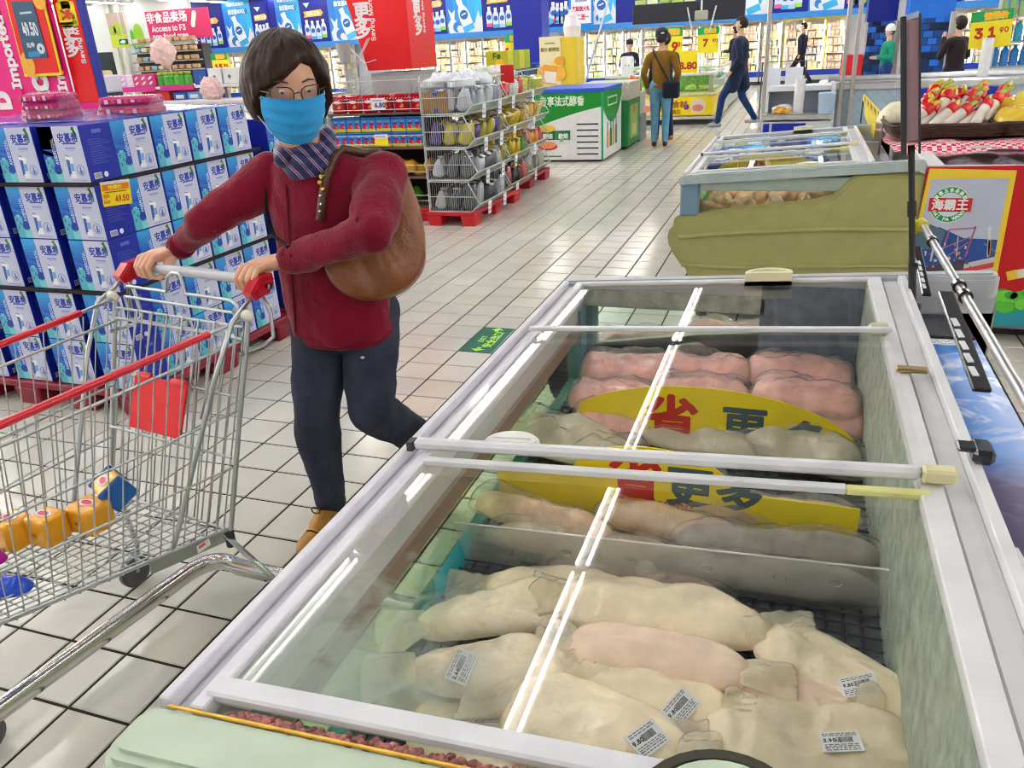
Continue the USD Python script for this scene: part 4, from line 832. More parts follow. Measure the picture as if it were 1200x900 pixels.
wp('face_mask', MB().add((mv.reshape(-1, 3), mq), (.03, .40, .86)), FABRIC, 'light blue pleated face mask')
for s_ in (-1, 1):
    ix = 0 if s_ < 0 else -1
    wp('ear_loop', MB().tube([mv[ix, 26], H(s_*.083, .01, .012), H(s_*.086, -.018, .012), H(s_*.085, -.022, -.02), H(s_*.082, .012, -.045), mv[ix, 4]], .0016, (.85, .88, .9), 5), MATTE, parent=W['face_mask'])
# glasses
gl = MB()
for s_ in (-1, 1):
    an = np.linspace(0, 2*np.pi, 28)[:-1]
    ring = [H(s_*(.033+.024*np.sign(math.cos(q))*abs(math.cos(q))**.7), .104-.010*abs(math.cos(q)*.6+.4)-.018*max(0, math.cos(q))*1., .012+.0165*np.sign(math.sin(q))*abs(math.sin(q))**.7) for q in an]
    gl.tube(ring, .0016, (.05, .03, .03), 6, closed=True)
    gl.tube([H(s_*.057, .086, .016), H(s_*.078, .055, .016), H(s_*.084, -.01, .012)], .0016, (.05, .03, .03), 6)
gl.tube([H(-.010, .102, .014), H(0, .106, .017), H(.010, .102, .014)], .0016, (.05, .03, .03), 6)
wp('glasses', gl, GLOSS, 'thin-framed glasses')
# scarf
usdkit.material(stage, LK+'scarf', {"c": ("geometry", {}), "v": ("wave_texture", {"scale": 14., "distortion": 9., "detail": 2., "bands_direction": "diagonal"}), "r": ("rgb_ramp", {"ramp": [(0., (.008, .012, .09)), (.80, (.01, .02, .16)), (.86, (.75, .75, .8)), (.93, (.03, .05, .3)), (.97, (.5, .12, .02)), (1., (.02, .02, .12))]}), "p": ("principled_bsdf", {"roughness": .5, "sheen_weight": .2})},
                [("c.position", "v.vector"), ("v.fac", "r.fac"), ("r.color", "p.base_color")], surface="p.BSDF")
an = np.linspace(0, 2*np.pi, 40)[:-1]
sc = MB()
for k, (rz_s, z, r0) in enumerate(((.058, .030, .020), (.064, .006, .021), (.066, -.018, .020))):
    sc.tube([NECK+V3(rz_s*math.cos(q), rz_s*.9*math.sin(q)-.005, z+.022*math.sin(q)+.006*math.sin(3*q+k)) for q in an], [r0*(1+.22*math.sin(5*q+2*k)) for q in an], (1, 1, 1), 10, closed=True)
kn = on_surface(jk, 336, 176, .012)[0]
sc.tube([NECK+V3(-.03, -.09, -.01), kn+V3(.01, -.015, .0), kn+V3(.0, -.006, -.045)], [.022, .026, .012], (1, 1, 1), 10)
wp('scarf', sc, LK+'scarf', 'navy patterned neck scarf')
# bracelet and watch
d = nrm(LE-LW); a_ = nrm(np.cross(d, (0, 0, 1))); b_ = np.cross(d, a_)
wp('bracelet', MB().tube([LW+d*.004+(a_*math.cos(q)+b_*math.sin(q))*.0245 for q in np.linspace(0, 2*np.pi, 22)[:-1]], .0035, (.85, .55, .08), 6, closed=True), CHROME, 'gold bracelet')
# handbag
bag_t = thing('handbag', 'slouchy brown leather handbag hanging from the woman\'s left shoulder', 'handbag', PY(435, 285, .87))
outl = [(436, 196), (455, 190), (470, 196), (482, 225), (494, 262), (499, 290), (498, 318), (484, 337), (460, 349), (432, 352), (405, 343), (386, 325), (379, 300), (384, 275), (400, 250), (420, 220)]
bc = PY(440, 285, .90); bx, by_ = nrm(V3(.80, .60, 0)), nrm(V3(-.18, .30, 1.)); bn = nrm(np.cross(bx, by_))
def on_plane(px, py): d = _ray(px, py); return CAM+d*np.dot(bc-CAM, bn)/np.dot(d, bn)
bp2 = np.array([[np.dot(on_plane(*q)-bc, bx), np.dot(on_plane(*q)-bc, by_)] for q in outl])
an = np.arctan2(bp2[:, 1], bp2[:, 0]); o_ = np.argsort(an); th = np.linspace(-np.pi, np.pi, 73)[:-1]; RR = np.interp(th, an[o_], np.hypot(*bp2.T)[o_], period=2*np.pi)
RR = (RR+np.roll(RR, 1)+np.roll(RR, -1))/3
ss = np.linspace(0, 1, 18); vs, fs = [], []
for side in (1, -1):
    T_, S_ = np.meshgrid(th, ss, indexing='ij'); X = S_*RR[:, None]*np.cos(T_); Y = S_*RR[:, None]*np.sin(T_)
    Zt = .055*np.clip(1-S_**2.2, 0, 1)**.55*(1+.30*np.clip(-Y/.1, -1, 1)); fold = (meshkit.fbm(np.stack([X*15+Y*6, Y*3.5, X*0+side], -1), 3, 12)-.5)*.085*np.clip(1-S_**3, 0, 1)
    P = bc+X[..., None]*bx+Y[..., None]*by_+(side*(Zt+fold*(1 if side > 0 else .5)))[..., None]*bn
    n1, n2 = T_.shape; i, j = np.meshgrid(np.arange(n1), np.arange(n2-1), indexing='ij'); k = i*n2+j; k2 = ((i+1) % n1)*n2+j
    q = np.stack([k, k+1, k2+1, k2], -1).reshape(-1, 4); fs.append((q if side > 0 else q[:, ::-1])+len(vs)*n1*n2); vs.append(P.reshape(-1, 3))
part(bag_t, 'body', MB().add((np.vstack(vs), np.vstack(fs)), (.24, .072, .018)), LEATHER, 'brown leather body', smooth=True)
SHO = LS+V3(-.045, .01, .066)
front = [on_surface(jk, *q, off=.006)[0] for q in ((402, 168), (392, 185), (384, 205), (379, 230), (376, 258))]
stp = [bc+bx*.02+by_*.15, LS+V3(.05, .03, .01), SHO+V3(.02, .03, .0), SHO]+front
def ribbon(pts, w, t, col, side):
    m = MB()
    for a, b in zip(pts[:-1], pts[1:]): m.bar(a-(b-a)*.06, b+(b-a)*.06, w, t, col, up=side)
    return m
part(bag_t, 'strap', MB().tube(stp, .013, (.09, .035, .016), 8), LEATHER, 'dark brown shoulder strap', smooth=True)
part(bag_t, 'zip_line', MB().tube([bc+bx*(-.085)+by_*.045+bn*.055, bc+bx*-.03+by_*.085+bn*.05, bc+bx*.03+by_*.125+bn*.02], .004, (.05, .03, .02), 6), LEATHER)
ch = MB()
for k, q in enumerate(((378, 207), (376, 214), (380, 222), (377, 230), (378, 240), (377, 248))):
    p = on_surface(jk, *q, off=.016)[0]; ch.sphere(p, .008 if k < 3 else .005, (.75, .55, .18) if k < 3 else (.7, .7, .72), 1)
part(bag_t, 'charm', ch, CHROME, 'gold and silver charm on the strap', kind='stuff')

# ---------------------------------------------------------------- shopping cart
FX = -OUT; RX = HA; CO = (CL_+CR_)/2; CO = V3(CO[0], CO[1], 0)
def S(s_, f_, z_): return CO+RX*s_+FX*f_+V3(0, 0, z_)
HWD = np.linalg.norm(HRc-HLc)/2; HOF = np.dot((HLc+HRc)/2-CO, RX)
ZH = .935
cart = thing('shopping_cart', 'chrome wire shopping cart with red rails and a grey handle, pushed by the woman', 'shopping cart', S(0, .4, 0))
def cp(name, mb, mat, label=None, parent=None, smooth=True, kind=None): return part(parent or cart, name, mb, mat, label, smooth=smooth, kind=kind)
SIL = (.50, .53, .54)
cp('handle', MB().tube([S(HOF-.23, 0, ZH), S(HOF+.23, 0, ZH)], .0145, (.60, .62, .66), 16), PAINT, 'silver-grey handle grip')
hl = MB(); hd0 = S(0.02, -.0045, ZH+.0138)
hl.text('www.', .016, hd0+RX*-.07, RX, -FX*.4+V3(0, 0, 1), (.25, .28, .35), .0005, bold=0, px=24) if False else hl.poly(sbox(-.10, -.004, .05, .004), hd0, RX, nrm(V3(0, 0, 1)-FX), (.35, .37, .42), .0006)
cp('handle_print', hl, PRINT, smooth=False)
for s_ in (-1, 1):
    e = MB(); c = S(HOF+s_*(HWD-.03), 0, 0)
    pr = Polygon([(-.022, .018), (.028, .016), (.066, -.016), (.054, -.040), (.0, -.032), (-.022, -.010)])
    for k, (bf, hw) in enumerate(((0, .016), (-.004, .021), (-.010, .023))):
        for sd in (-1, 1):
            e.poly(pr.buffer(bf), c+V3(0, 0, ZH)+RX*(0.), FX, (0, 0, 1), (.60, .012, .03), hw*sd)
    ec = cp('handle_end', e, GLOSS, 'red plastic handle end', smooth=False)
    cp('bolt', MB().cyl(c+V3(0, 0, ZH-.01)+RX*.028+FX*.01, c+V3(0, 0, ZH-.01)+RX*.034+FX*.01, .008, (.3, .3, .32), 10), STEEL, parent=ec)
ZT, ZB, L_ = .86, .30, .90
def RF(z): return .10+.20*(ZT-z)/.56
def wid(f_, z_): return (.272-.05*f_)+((.25-.19*max(f_-.3, 0))-(.272-.05*f_))*min(1., max(0., (ZT-z_)/.56))
def zb(f_): return ZB+.11*max(f_-.3, 0)
for s_ in (-1, 1):
    w = lambda f_, z_: s_*wid(f_, z_)
    cp('side_arm', MB().tube([S(HOF+s_*(HWD-.03), .05, ZH-.03), S(HOF+s_*(HWD-.03), .085, ZH-.05), S(w(.10, ZT)*1.03, .16, ZT+.01), S(w(.2, .75)*1.01, .24, .74), S(w(.42, ZB)*.94, .44, ZB+.03), S(w(.44, ZB)*.92, .47, ZB+.006)], .0065, SIL, 10), STEEL, 'bent chrome tube from the handle down to the base')
    cp('corner_post', MB().tube([S(w(.06, ZT)*1.02, .10, ZT+.012), S(w(.05, .6)*1.02, RF(.6), .6), S(w(.05, ZB)*1.02, RF(ZB), ZB-.03)], .0075, SIL, 10), STEEL)
    cp('hub', MB().sphere(S(w(.06, ZT)*1.03, .11, ZT+.012), (.016, .016, .016), (.82, .80, .66), 2), PAINT, 'cream plastic hub')
    cp('bumper_loop', MB().tube([S(HOF+s_*(HWD-.02), .02, ZH-.04), S(s_*(HWD-.02), .03, ZH-.08), S(s_*(HWD-.025), .03, ZH-.15), S(s_*(HWD-.03), .07, ZH-.165), S(w(.1, .78)*1.02, .15, .775)], .006, SIL, 8), STEEL)
    cp('side_rail', MB().tube([S(w(.23, ZT), .23, ZT-.002), S(w(L_, ZT), L_, ZT-.03)], .0095, (.66, .01, .03), 10), GLOSS, 'red plastic rail sleeve')
    cp('rail_end', MB().tube([S(w(.03, ZT), .095, ZT+.006), S(w(.23, ZT), .23, ZT-.002)], .006, SIL, 8), STEEL)
    m = MB()
    for z in (ZT-.055, .62, .47, ZB+.006): m.tube([S(w(.3, z), RF(z), z), S(w(L_, z), L_, z-.02*(z > .7)+.066*(z < .35)+.03*(.35 < z < .5))], .0042 if z > .7 or z < .4 else .0035, SIL, 7)
    cp('side_wire', m, STEEL, 'long horizontal wires of the side', kind='stuff')
    m = MB()
    for f_ in np.arange(.14, L_, .042): fb = .30+(f_-.10)*.75; m.tube([S(w(f_, ZT), f_, ZT-.015), S(w(fb, ZB), fb, zb(fb))], .0019, SIL, 6)
    cp('upright_wire', m, STEEL, 'thin upright wires of the side', kind='stuff')
    cp('base_bar', MB().bar(S(w(.3, ZB)*1.02, RF(ZB)-.015, ZB-.012), S(w(.52, ZB)*1.02, .52, zb(.52)-.012), .008, .038, (.30, .31, .29), ch=.002), PAINT, 'grey flat bar along the bottom edge', smooth=False)
    cp('post_cap', MB().cyl(S(w(.05, ZB)*1.03, RF(ZB), ZB-.045), S(w(.05, ZB)*1.03, RF(ZB), ZB-.0), .014, (.03, .03, .035), 12), GLOSS, 'black plastic foot of the post')
cp('base_label', MB().poly(sbox(0, -.010, .05, .012), S(wid(.38, ZB)*1.02+.006, .40, zb(.40)-.012), -FX, (0, 0, 1), (.85, .83, .82), .0006).poly(sbox(.006, 0, .028, .008), S(wid(.38, ZB)*1.02+.0067, .40, zb(.40)-.012), -FX, (0, 0, 1), (.75, .1, .1), .0005), PRINT, 'small white label with red print', smooth=False)
m = MB()
for x in np.linspace(-.95, .95, 17): m.tube([S(x*wid(.1, ZT), .105, ZT-.02), S(x*wid(.3, ZB), RF(ZB), ZB)], .0024, SIL, 6)
cp('rear_wire', m, STEEL, 'upright wires of the rear gate', kind='stuff')
m = MB()
for z in (ZT-.02, ZT-.05, .66, .50, ZB+.01): m.tube([S(-wid(.2, z), RF(z)+.008, z), S(wid(.2, z), RF(z)+.008, z)], .0042, SIL, 8)
cp('gate_bar', m, STEEL, 'cross bars of the rear gate', kind='stuff')
zt = ZT-.005
cp('seat_loop', MB().tube([S(-.225, 0.095, zt-.03), S(-.23, 0.085, zt+.045), S(-.06, 0.085, zt+.045), S(-.05, 0.080, zt+.085), S(-.03, 0.075, zt+.10), S(-.0, 0.075, zt+.10), S(.012, 0.080, zt+.075), S(.02, 0.085, zt+.045), S(.20, 0.085, zt+.045), S(.225, 0.090, zt+.035), S(.225, 0.095, zt-.04)], .0055, SIL, 8), STEEL, 'raised wire loop of the child seat back')
cp('seat_loop', MB().tube([S(-.225, 0.105, zt+.02), S(.22, 0.105, zt+.018)], .0045, SIL, 8).tube([S(.225, 0.105, zt+.018), S(.22, 0.105, zt-.05), S(-.225, 0.105, zt-.05), S(-.225, 0.105, zt+.02)], .0045, SIL, 8), STEEL)
m = MB()
for x in np.linspace(-.16, .16, 6): m.tube([S(x, .12, zt-.01), S(x, .20, .66), S(x, .235, .60)], .003, SIL, 6)
cp('seat_wire', m, STEEL, 'wires of the folded child seat', kind='stuff')
sp = [S(-.08, .225, .695), S(.13, .225, .695), S(.13, .285, .555), S(-.08, .285, .555)]
sx_, sy_ = nrm(sp[1]-sp[0]), nrm(sp[0]-sp[3]); sn = nrm(np.cross(sx_, sy_))
plq = MB().poly(rrect(0, 0, .21, .152, .008), sp[3], sx_, sy_, (.85, .005, .01), .006)
cp('seat_flap', plq, GLOSS, 'flat bright red plastic seat flap', smooth=False)
for x in (.03, .17): cp('flap_hook', MB().cyl(sp[3]+sx_*(x-.02)+sy_*.15, sp[3]+sx_*(x+.03)+sy_*.15, .012, (.8, .01, .015), 10), GLOSS, 'red clip of the seat flap')
m = MB()
for x in np.linspace(-1, 1, 15): m.tube([S(x*wid(.3, ZB), RF(ZB), ZB), S(x*wid(L_, ZB), L_, zb(L_))], .0022, SIL, 6)
for f_ in np.arange(.31, L_+.01, .034): m.tube([S(-wid(f_, ZB), f_, zb(f_)-.004), S(wid(f_, ZB), f_, zb(f_)-.004)], .0024, SIL, 6)
cp('floor_grid', m, STEEL, 'wire grid floor of the basket', kind='stuff')
m = MB()
for x in np.linspace(-1, 1, 11): m.tube([S(x*wid(L_, ZT), L_+.0, ZT-.03), S(x*wid(L_, ZB), L_, zb(L_))], .0024, SIL, 6)
for z in (ZT-.03, .62, .48, zb(L_)): m.tube([S(-wid(L_, z), L_, z), S(wid(L_, z), L_, z)], .005, SIL, 8)
cp('front_panel', m, STEEL, 'wire front of the basket', kind='stuff')
for s_ in (-1, 1):
    for f_ in (.28 if s_ < 0 else .24, L_-.02):
        x = s_*wid(f_, ZB)*((.75 if s_ < 0 else 1.5) if f_ < .5 else .3)
        ct = cp('caster', MB().tube([S(x*(.67 if s_ > 0 and f_ < .5 else 1), max(f_, .31), zb(f_)-.006), S(x, f_+.02, .13), S(x, f_+.03, .10)], .008, SIL, 8).bar(S(x, f_+.03, .115), S(x, f_+.05, .05), .03, .012, (.4, .41, .42)), CHROME, smooth=False)
        cp('wheel', MB().lathe([(0, -.012), (.04, -.012), (.05, -.008), (.05, .008), (.04, .012), (0, .012)], S(x, f_+.05, .05), (.10, .10, .11), 18, np.stack([FX, V3(0, 0, 1), RX], 1)), PAINT, parent=ct, smooth=False)
# packs in the basket
ORG = (.88, .40, .015)
def pack(px, py, zc, size, ang, tilt, col, label, logo=True):
    c = PZ(px, py, zc); t = thing('sponge_pack', label, 'pack', c, group='packs in the shopping cart'); R = rotz(ang) @ rotx(tilt)
    q = skinned(m3.Manifold.batch_hull([ball(np.array([sx*(size[0]/2-.012), sy*(size[1]/2-.012), sz*(size[2]/2-.012)]), .012) for sx in (-1, 1) for sy in (-1, 1) for sz in (-1, 1)]), .012, 3)
    q = wrinkle(q, .006, 60., int(px)); part(t, 'wrapper', MB().add(q, col, R, c), GLOSS, smooth=True)
    m = MB(); o = c+R @ V3(0, -size[1]/2-.0015, 0); ux, uy = R @ V3(1, 0, 0), R @ V3(0, 0, 1)
    if logo:
        m.poly(affinity.scale(Point(0, 0).buffer(1), .028, .019), o+ux*.0, ux, uy, (.85, .80, .82), .0012); m.poly(affinity.scale(Point(0, 0).buffer(1), .022, .012), o, ux, uy, (.75, .02, .06), .002)
    else: m.poly(sbox(-.004, -.003, .004, .005), o, ux, uy, (.35, .12, .01), .0012)
    part(t, 'print', m, PRINT)
    m2 = MB(); o = c+R @ V3(0, 0, size[2]/2+.0012)
    m2.poly(affinity.scale(Point(0, 0).buffer(1), .026, .016), o, ux, R @ V3(0, 1, 0), (.85, .72, .78), .0012); m2.poly(affinity.scale(Point(0, 0).buffer(1), .018, .009), o, ux, R @ V3(0, 1, 0), (.72, .03, .08), .002)
    part(t, 'top_print', m2, PRINT, 'red and white oval print'); return t, R, c
ag = math.atan2(RX[1], RX[0])
pack(16, 622, .372, (.085, .085, .085), ag, 0, ORG, 'orange-wrapped pack at the left edge of the picture, in the cart', False)
pack(56, 618, .372, (.080, .080, .085), ag+.1, .0, ORG, 'orange-wrapped pack in the cart, second from the left edge', False)
pack(106, 604, .374, (.095, .085, .08), ag+.05, 0, ORG, 'orange-wrapped pack with a red oval on top, third along in the cart', False)
t, R, c = pack(133, 572, .415, (.095, .075, .075), ag-.35, .55, (.90, .52, .02), 'yellow pack with blue ends lying tilted on the orange packs in the cart')
m = MB()
for s_ in (-1, 1): m.box(c+R @ V3(s_*.044, 0, 0), (.012, .078, .079), (.01, .12, .42), .004, R)
m.box(c+R @ V3(0, -.034, -.03), (.09, .012, .02), (.1, .45, .1), .004, R)
part(t, 'end_band', m, GLOSS, 'blue and green bands', kind='stuff')
solo('blue_pouch', MB().add(pouch(.14, .07, .035, 4, wr=.3), (.01, .08, .70), rotz(ag+.6), PZ(4, 692, .345)), GLOSS, 'crumpled bright blue pouch at the cart\'s front corner', 'pouch', smooth=True)
solo('magenta_pouch', MB().add(pouch(.08, .05, .03, 5, wr=.3), (.5, .01, .35), rotz(ag), PZ(-8, 655, .35)), GLOSS, 'magenta pouch peeping in at the left edge, in the cart', 'pouch', smooth=True)
# chrome guard rail on the floor
gr = thing('guard_rail', 'bent chrome guard rail low over the floor between the cart and the near freezer', 'guard rail', (.2, .2, 0))
g0_, g1_, g2_ = PZ(0, 832, .085), PZ(232, 663, .085), PZ(322, 684, .085); dd = nrm(g1_-g0_); de = nrm(g2_-g1_)
cv = [g0_-dd*.5]+[g1_+dd*.035-dd*.10*(1-t_)**2+de*.12*t_**2+dd*.02*(1-(2*t_-1)**2) for t_ in np.linspace(0, 1, 9)]+[g1_+dd*.035+de*.92]
def oval_tube(pts, rx, rz, col):
    p = np.array(pts); m = MB().tube([(q[0], q[1], 0) for q in p], 1., col, 16)
    v = m.v[0]; 
    for k in range(len(p)):
        ring = v[k*16:(k+1)*16]; d = ring-[p[k][0], p[k][1], 0]; v[k*16:(k+1)*16] = p[k]+d*[rx, rx, rz]
    v[-2] = p[0]; v[-1] = p[-1]; return m
part(gr, 'rail', oval_tube(cv, .022, .028, (.62, .62, .60)), CHROME, smooth=True)
for q in (g0_-dd*.3, g1_+de*.5): part(gr, 'foot', MB().cyl(V3(q[0], q[1], 0), V3(q[0], q[1], .07), .012, (.4, .4, .4), 12).cyl(V3(q[0], q[1], 0), V3(q[0], q[1], .006), .03, (.4, .4, .4), 16), STEEL)

# ---------------------------------------------------------------- promotion island of wire baskets on red pallets
RP = (.60, .012, .02)
pallet('pallet', -1.56, -1.085, 5.62, 6.95, 'bright red pallet under the nearest corner of the wire baskets', RP, .13, 2, 3, .14, .2)
pallet('pallet', -2.62, -1.60, 5.80, 6.47, 'bright red pallet under the shelf of boxed sweets, partly behind the handbag', RP, .13, 3, 2, .16, .2)
pallet('pallet', -1.72, -1.20, 7.02, 8.45, 'dark red pallet under the farther wire baskets', (.38, .01, .03), .13, 2, 3, .14, .2)
SEC = [(0, 0), (.42, 0), (.50, .07), (.395, .27), (0, .27)]
WG = (.52, .55, .53)
KIND = ['nearest', 'middle', 'farthest']; TIERN = ['bottom', 'second lowest', 'third', 'top']
goods = [  # per column and tier: (kind, colour, colour 2)
    [('dark grey pouch', (.10, .11, .13), (.55, .57, .6)), ('grey pouch', (.14, .15, .17), (.6, .62, .65)), ('purple and yellow pouch', (.55, .48, .05), (.10, .05, .25)), ('silver-white bag', (.62, .66, .72), (.30, .36, .46))],
    [('black and red packet', (.05, .05, .06), (.6, .1, .1)), ('yellow fruit bag', (.75, .50, .02), (.1, .3, .05)), ('yellow noodle box', (.80, .62, .03), (.5, .3, .0)), ('red-topped bag', (.60, .62, .60), (.65, .02, .02))],
    [('grey net bag', (.30, .32, .30), (.5, .5, .4)), ('orange snack bag', (.80, .35, .02), (.7, .05, .1)), ('amber bottle pack', (.60, .33, .03), (.8, .6, .2)), ('green-yellow box', (.42, .50, .03), (.8, .75, .1))]]
def wire_basket(c, x0, y0, y1, z, tier):
    t = thing('wire_basket', f'wire basket with a sloping mouth, {TIERN[tier]} tier of the {KIND[c]} column', 'wire basket', (x0+.22, (y0+y1)/2, z), group='stacked wire baskets of the promotion island')
    f = MB(); s_ = [(x0+a, z+b) for a, b in SEC]
    for y in (y0, y1):
        for (a, b), (a2, b2) in zip(s_, s_[1:]+s_[:1]): f.tube([(a, y, b), (a2, y, b2)], .006, WG, 6)
        f.tube([(x0, y, z+.135), (x0+.455, y, z+.135)], .004, WG, 5)
    for a, b in s_: f.tube([(a, y0, b), (a, y1, b)], .006, WG, 6)
    part(t, 'frame', f, PAINT, 'grey wire frame')
    m = MB()
    for y in (y0, y1):
        for x in np.arange(.02, .48, .021): m.bar((x0+x, y, z+max(0, (x-.42)*.9)), (x0+x, y, z+(.27 if x < .395 else .27-(x-.395)*1.9)), .0028, .0028, (.40, .43, .42), up=(0, 1, 0))
    for y in np.arange(y0+.03, y1, .045): m.bar((x0+.42, y, z), (x0+.50, y, z+.07), .003, .003, (.4, .43, .42), up=(0, 1, 0))
    part(t, 'mesh_wire', m, PAINT, 'thin wires', kind='stuff')
    lipc = ((.35, .40, .36), (.33, .32, .10), (.30, .33, .25))[c]
    part(t, 'lip', MB().bar((x0+.465, y0+.01, z+.035), (x0+.465, y1-.01, z+.035), .006, .085, lipc, up=(.08, 0, .07)), PAINT, 'strip along the mouth')
    part(t, 'floor_sheet', MB().span((x0+.01, y0+.005, z+.004), (x0+.42, y1-.005, z+.012), (.12, .12, .12)), MATTE)
    return t
r_ = random.Random(3); cnt_tag = 0
for c, (x0, y0, y1, zb) in enumerate(((-1.535, 5.64, 6.56, .132), (-1.60, 6.64, 7.50, .132), (-1.69, 7.58, 8.44, .132))):
    for tier in range(4):
        z = zb+tier*.285; wire_basket(c, x0, y0, y1, z, tier); kind, ca, cb = goods[c][tier]
        n = 0
        for q in range(5):
            for lay_ in range(3):
                n += 1; col = np.array(ca if (q+lay_) % 3 else cb)*(1+.25*(r_.random()-.5))
                y = y0+.10+q*(y1-y0-.2)/4; x = x0+.085+.135*lay_+.02*r_.random(); 
                t = thing('snack_pack', f'{kind}, {["rear", "middle", "front"][lay_]} row, {ordn(q, 5, "nearest", "farthest")}, {TIERN[tier]} tier, {KIND[c]} wire basket', 'snack pack', (x, y, z+.013), group=f'{kind}s in the {TIERN[tier]} {KIND[c]} basket')
                R = rotz(1.57+.35*(r_.random()-.5)) @ rotx(.5*r_.random()*(1 if lay_ == 2 else .4)); h = .17 if 'box' in kind or 'bottle' in kind else .11
                g = cbox_mesh((.15, .11, h), .012) if ('box' in kind or 'bottle' in kind) else pouch(.165, .122, .15, n+tier, nu=14, nv=8, wr=.3, p=5., q=3.)
                part(t, 'wrapper', MB().add(g, np.clip(col, 0, 1), R, (x, y, z+.05+(h/2-.02 if 'box' in kind or 'bottle' in kind else 0))), GLOSS, smooth=not ('box' in kind or 'bottle' in kind))
                b = MB(); oc = V3(x, y, z+.05)+R @ V3(0, 0, (h-.015 if 'box' in kind or 'bottle' in kind else .148)); b.add(cbox_mesh((.07, .05, .006), .001), (.85, .85, .86) if (q % 2 or c == 0) else np.array(cb), R, oc); part(t, 'printed_label', b, PRINT)
        for q in range(1 if c else 2):
            y = y0+.18+q*.42; tg = thing('shelf_tag', f'white price tag at the {["near", "far"][q]} end of the lip of the {TIERN[tier]} nearest basket' if c == 0 else f'price tag on the lip of the {TIERN[tier]} {KIND[c]} basket', 'price tag', (x0+.5, y, z+.03), group='price tags on the wire baskets')
            yel = c == 1 and tier in (1, 2); o = V3(x0+.508, y, z-.055)
            part(tg, 'card', MB().poly(sbox(0, 0, .085, .12), o, (0, 1, 0), (0.08, 0, 1), (.80, .81, .85), .0012), PRINT)
            b = MB().poly(sbox(.012, .03, .07, .045), o+V3(.0015, 0, 0), (0, 1, 0), (.08, 0, 1), (.25, .27, .38), .0006).poly(sbox(.012, .07, .05, .08), o+V3(.0015, 0, 0), (0, 1, 0), (.08, 0, 1), (.3, .3, .4), .0006)
            if yel: b.poly(sbox(0, 0, .085, .055), o+V3(.0013, 0, 0), (0, 1, 0), (.08, 0, 1), (.90, .75, .02), .0006)
            part(tg, 'print', b, PRINT)
# brown cardboard case and bags at the front of the top basket
cb_ = thing('cardboard_case', 'corrugated brown case with blue tape in the top wire basket', 'case', (-1.36, 5.70, 1.0))
part(cb_, 'case', MB().span((-1.52, 5.655, 1.0), (-1.28, 5.85, 1.165), (.52, .31, .12)), MATTE)
m = MB()
for x in np.arange(-1.515, -1.28, .012): m.span((x, 5.651, 1.0), (x+.006, 5.656, 1.165), (.42, .24, .08))
part(cb_, 'corrugation', m, MATTE, kind='stuff'); part(cb_, 'tape', MB().span((-1.41, 5.649, 1.0), (-1.375, 5.652, 1.03), (.01, .06, .45)).span((-1.41, 5.649, 1.14), (-1.375, 5.652, 1.165), (.01, .06, .45)), PRINT, 'blue tape')
for k in range(9):
    x, y = -1.44+.13*(k % 3), 5.75+.22*(k//3); t = solo('salt_bag', MB().add(pouch(.26, .17, .075, 40+k, wr=.45, nu=20, nv=10, p=5., q=3.), (.66, .70, .76), rotz(.4*k), (x, y, 1.215+.03*(k % 2))), GLOSS, f'silver-white bag heaped on the top basket, {["left", "middle", "right"][k % 3]} of the {["front", "middle", "rear"][k//3]} row', 'bag', 'silver bags heaped on the top baskets', smooth=True)
for k in range(7):
    x, y = -1.50+.07*(k % 2), 6.7+.14*k; solo('pale_bag', MB().add(pouch(.22, .15, .06, 60+k, wr=.4, nu=16, nv=8, p=5., q=3.), ((.70, .72, .66), (.55, .62, .55), (.72, .70, .60))[k % 3], rotz(1.2) @ rotx(.9), (x, y, 1.27)), GLOSS, f'pale green-white bag standing on the farther top baskets, {ordn(k, 7, "nearest", "farthest")}', 'bag', 'pale bags on the farther top baskets', smooth=True)
t = solo('red_sign_card', MB().span((-1.24, 6.95, 1.17), (-1.10, 6.958, 1.34), (.60, .01, .015), .002), PRINT, 'small plain red card standing among the pale bags', 'card')
for k in range(4):
    y = 7.75+.2*k; bx_ = thing('lemon_tea_case', f'yellow-green drink case on the farthest top basket, {ordn(k, 4, "nearest", "farthest")}', 'case', (-1.55, y, 1.272), group='yellow-green cases on the farthest basket')
    part(bx_, 'case', MB().span((-1.66, y-.09, 1.272), (-1.40, y+.09, 1.47), (.38, .46, .02) if k % 2 else (.60, .62, .03), .004), PRINT)
    part(bx_, 'print', MB().text('Fa', .08, (-1.53, y-.0905, 1.42), (1, 0, 0), (0, 0, 1), (.03, .16, .04), .001, px=24).poly(Point(-1.50, 1.34).buffer(.05), (0, y-.0905, 0), (1, 0, 0), (0, 0, 1), (.9, .65, .02), .001), PRINT, 'dark lettering over a lemon')
# shelf of boxed sweets behind the handbag
sh_t = thing('sweets_shelf', 'wire-fronted shelf unit with boxed sweets behind the handbag, beside the wire baskets', 'shelf', (-2.0, 6.1, .13))
sx0, sx1, sy0, sy1 = -2.62, -1.60, 5.80, 6.45
for z in (.13, .40, .67, .98): part(sh_t, 'shelf_board', MB().span((sx0, sy0+.02, z), (sx1, sy1, z+.02), (.14, .09, .08), .003), PAINT)
for x in (sx0+.01, sx1-.01):
    for y in (sy0+.02, sy1-.01): part(sh_t, 'post', MB().cyl((x, y, .13), (x, y, 1.30), .009, WG, 8), PAINT)
part(sh_t, 'back_panel', MB().span((sx0, sy1, .13), (sx1, sy1+.02, 1.0), (.05, .03, .03)), MATTE)
m = MB()
for z in (.20, .25, .47, .53, .72, .80, 1.03, 1.10, 1.28):
    m.tube([(sx0, sy0, z), (sx1, sy0, z)], .004, (.66, .68, .64), 6)
part(sh_t, 'front_wire', m, PAINT, 'cross wires of the shelf front', kind='stuff')
m = MB()
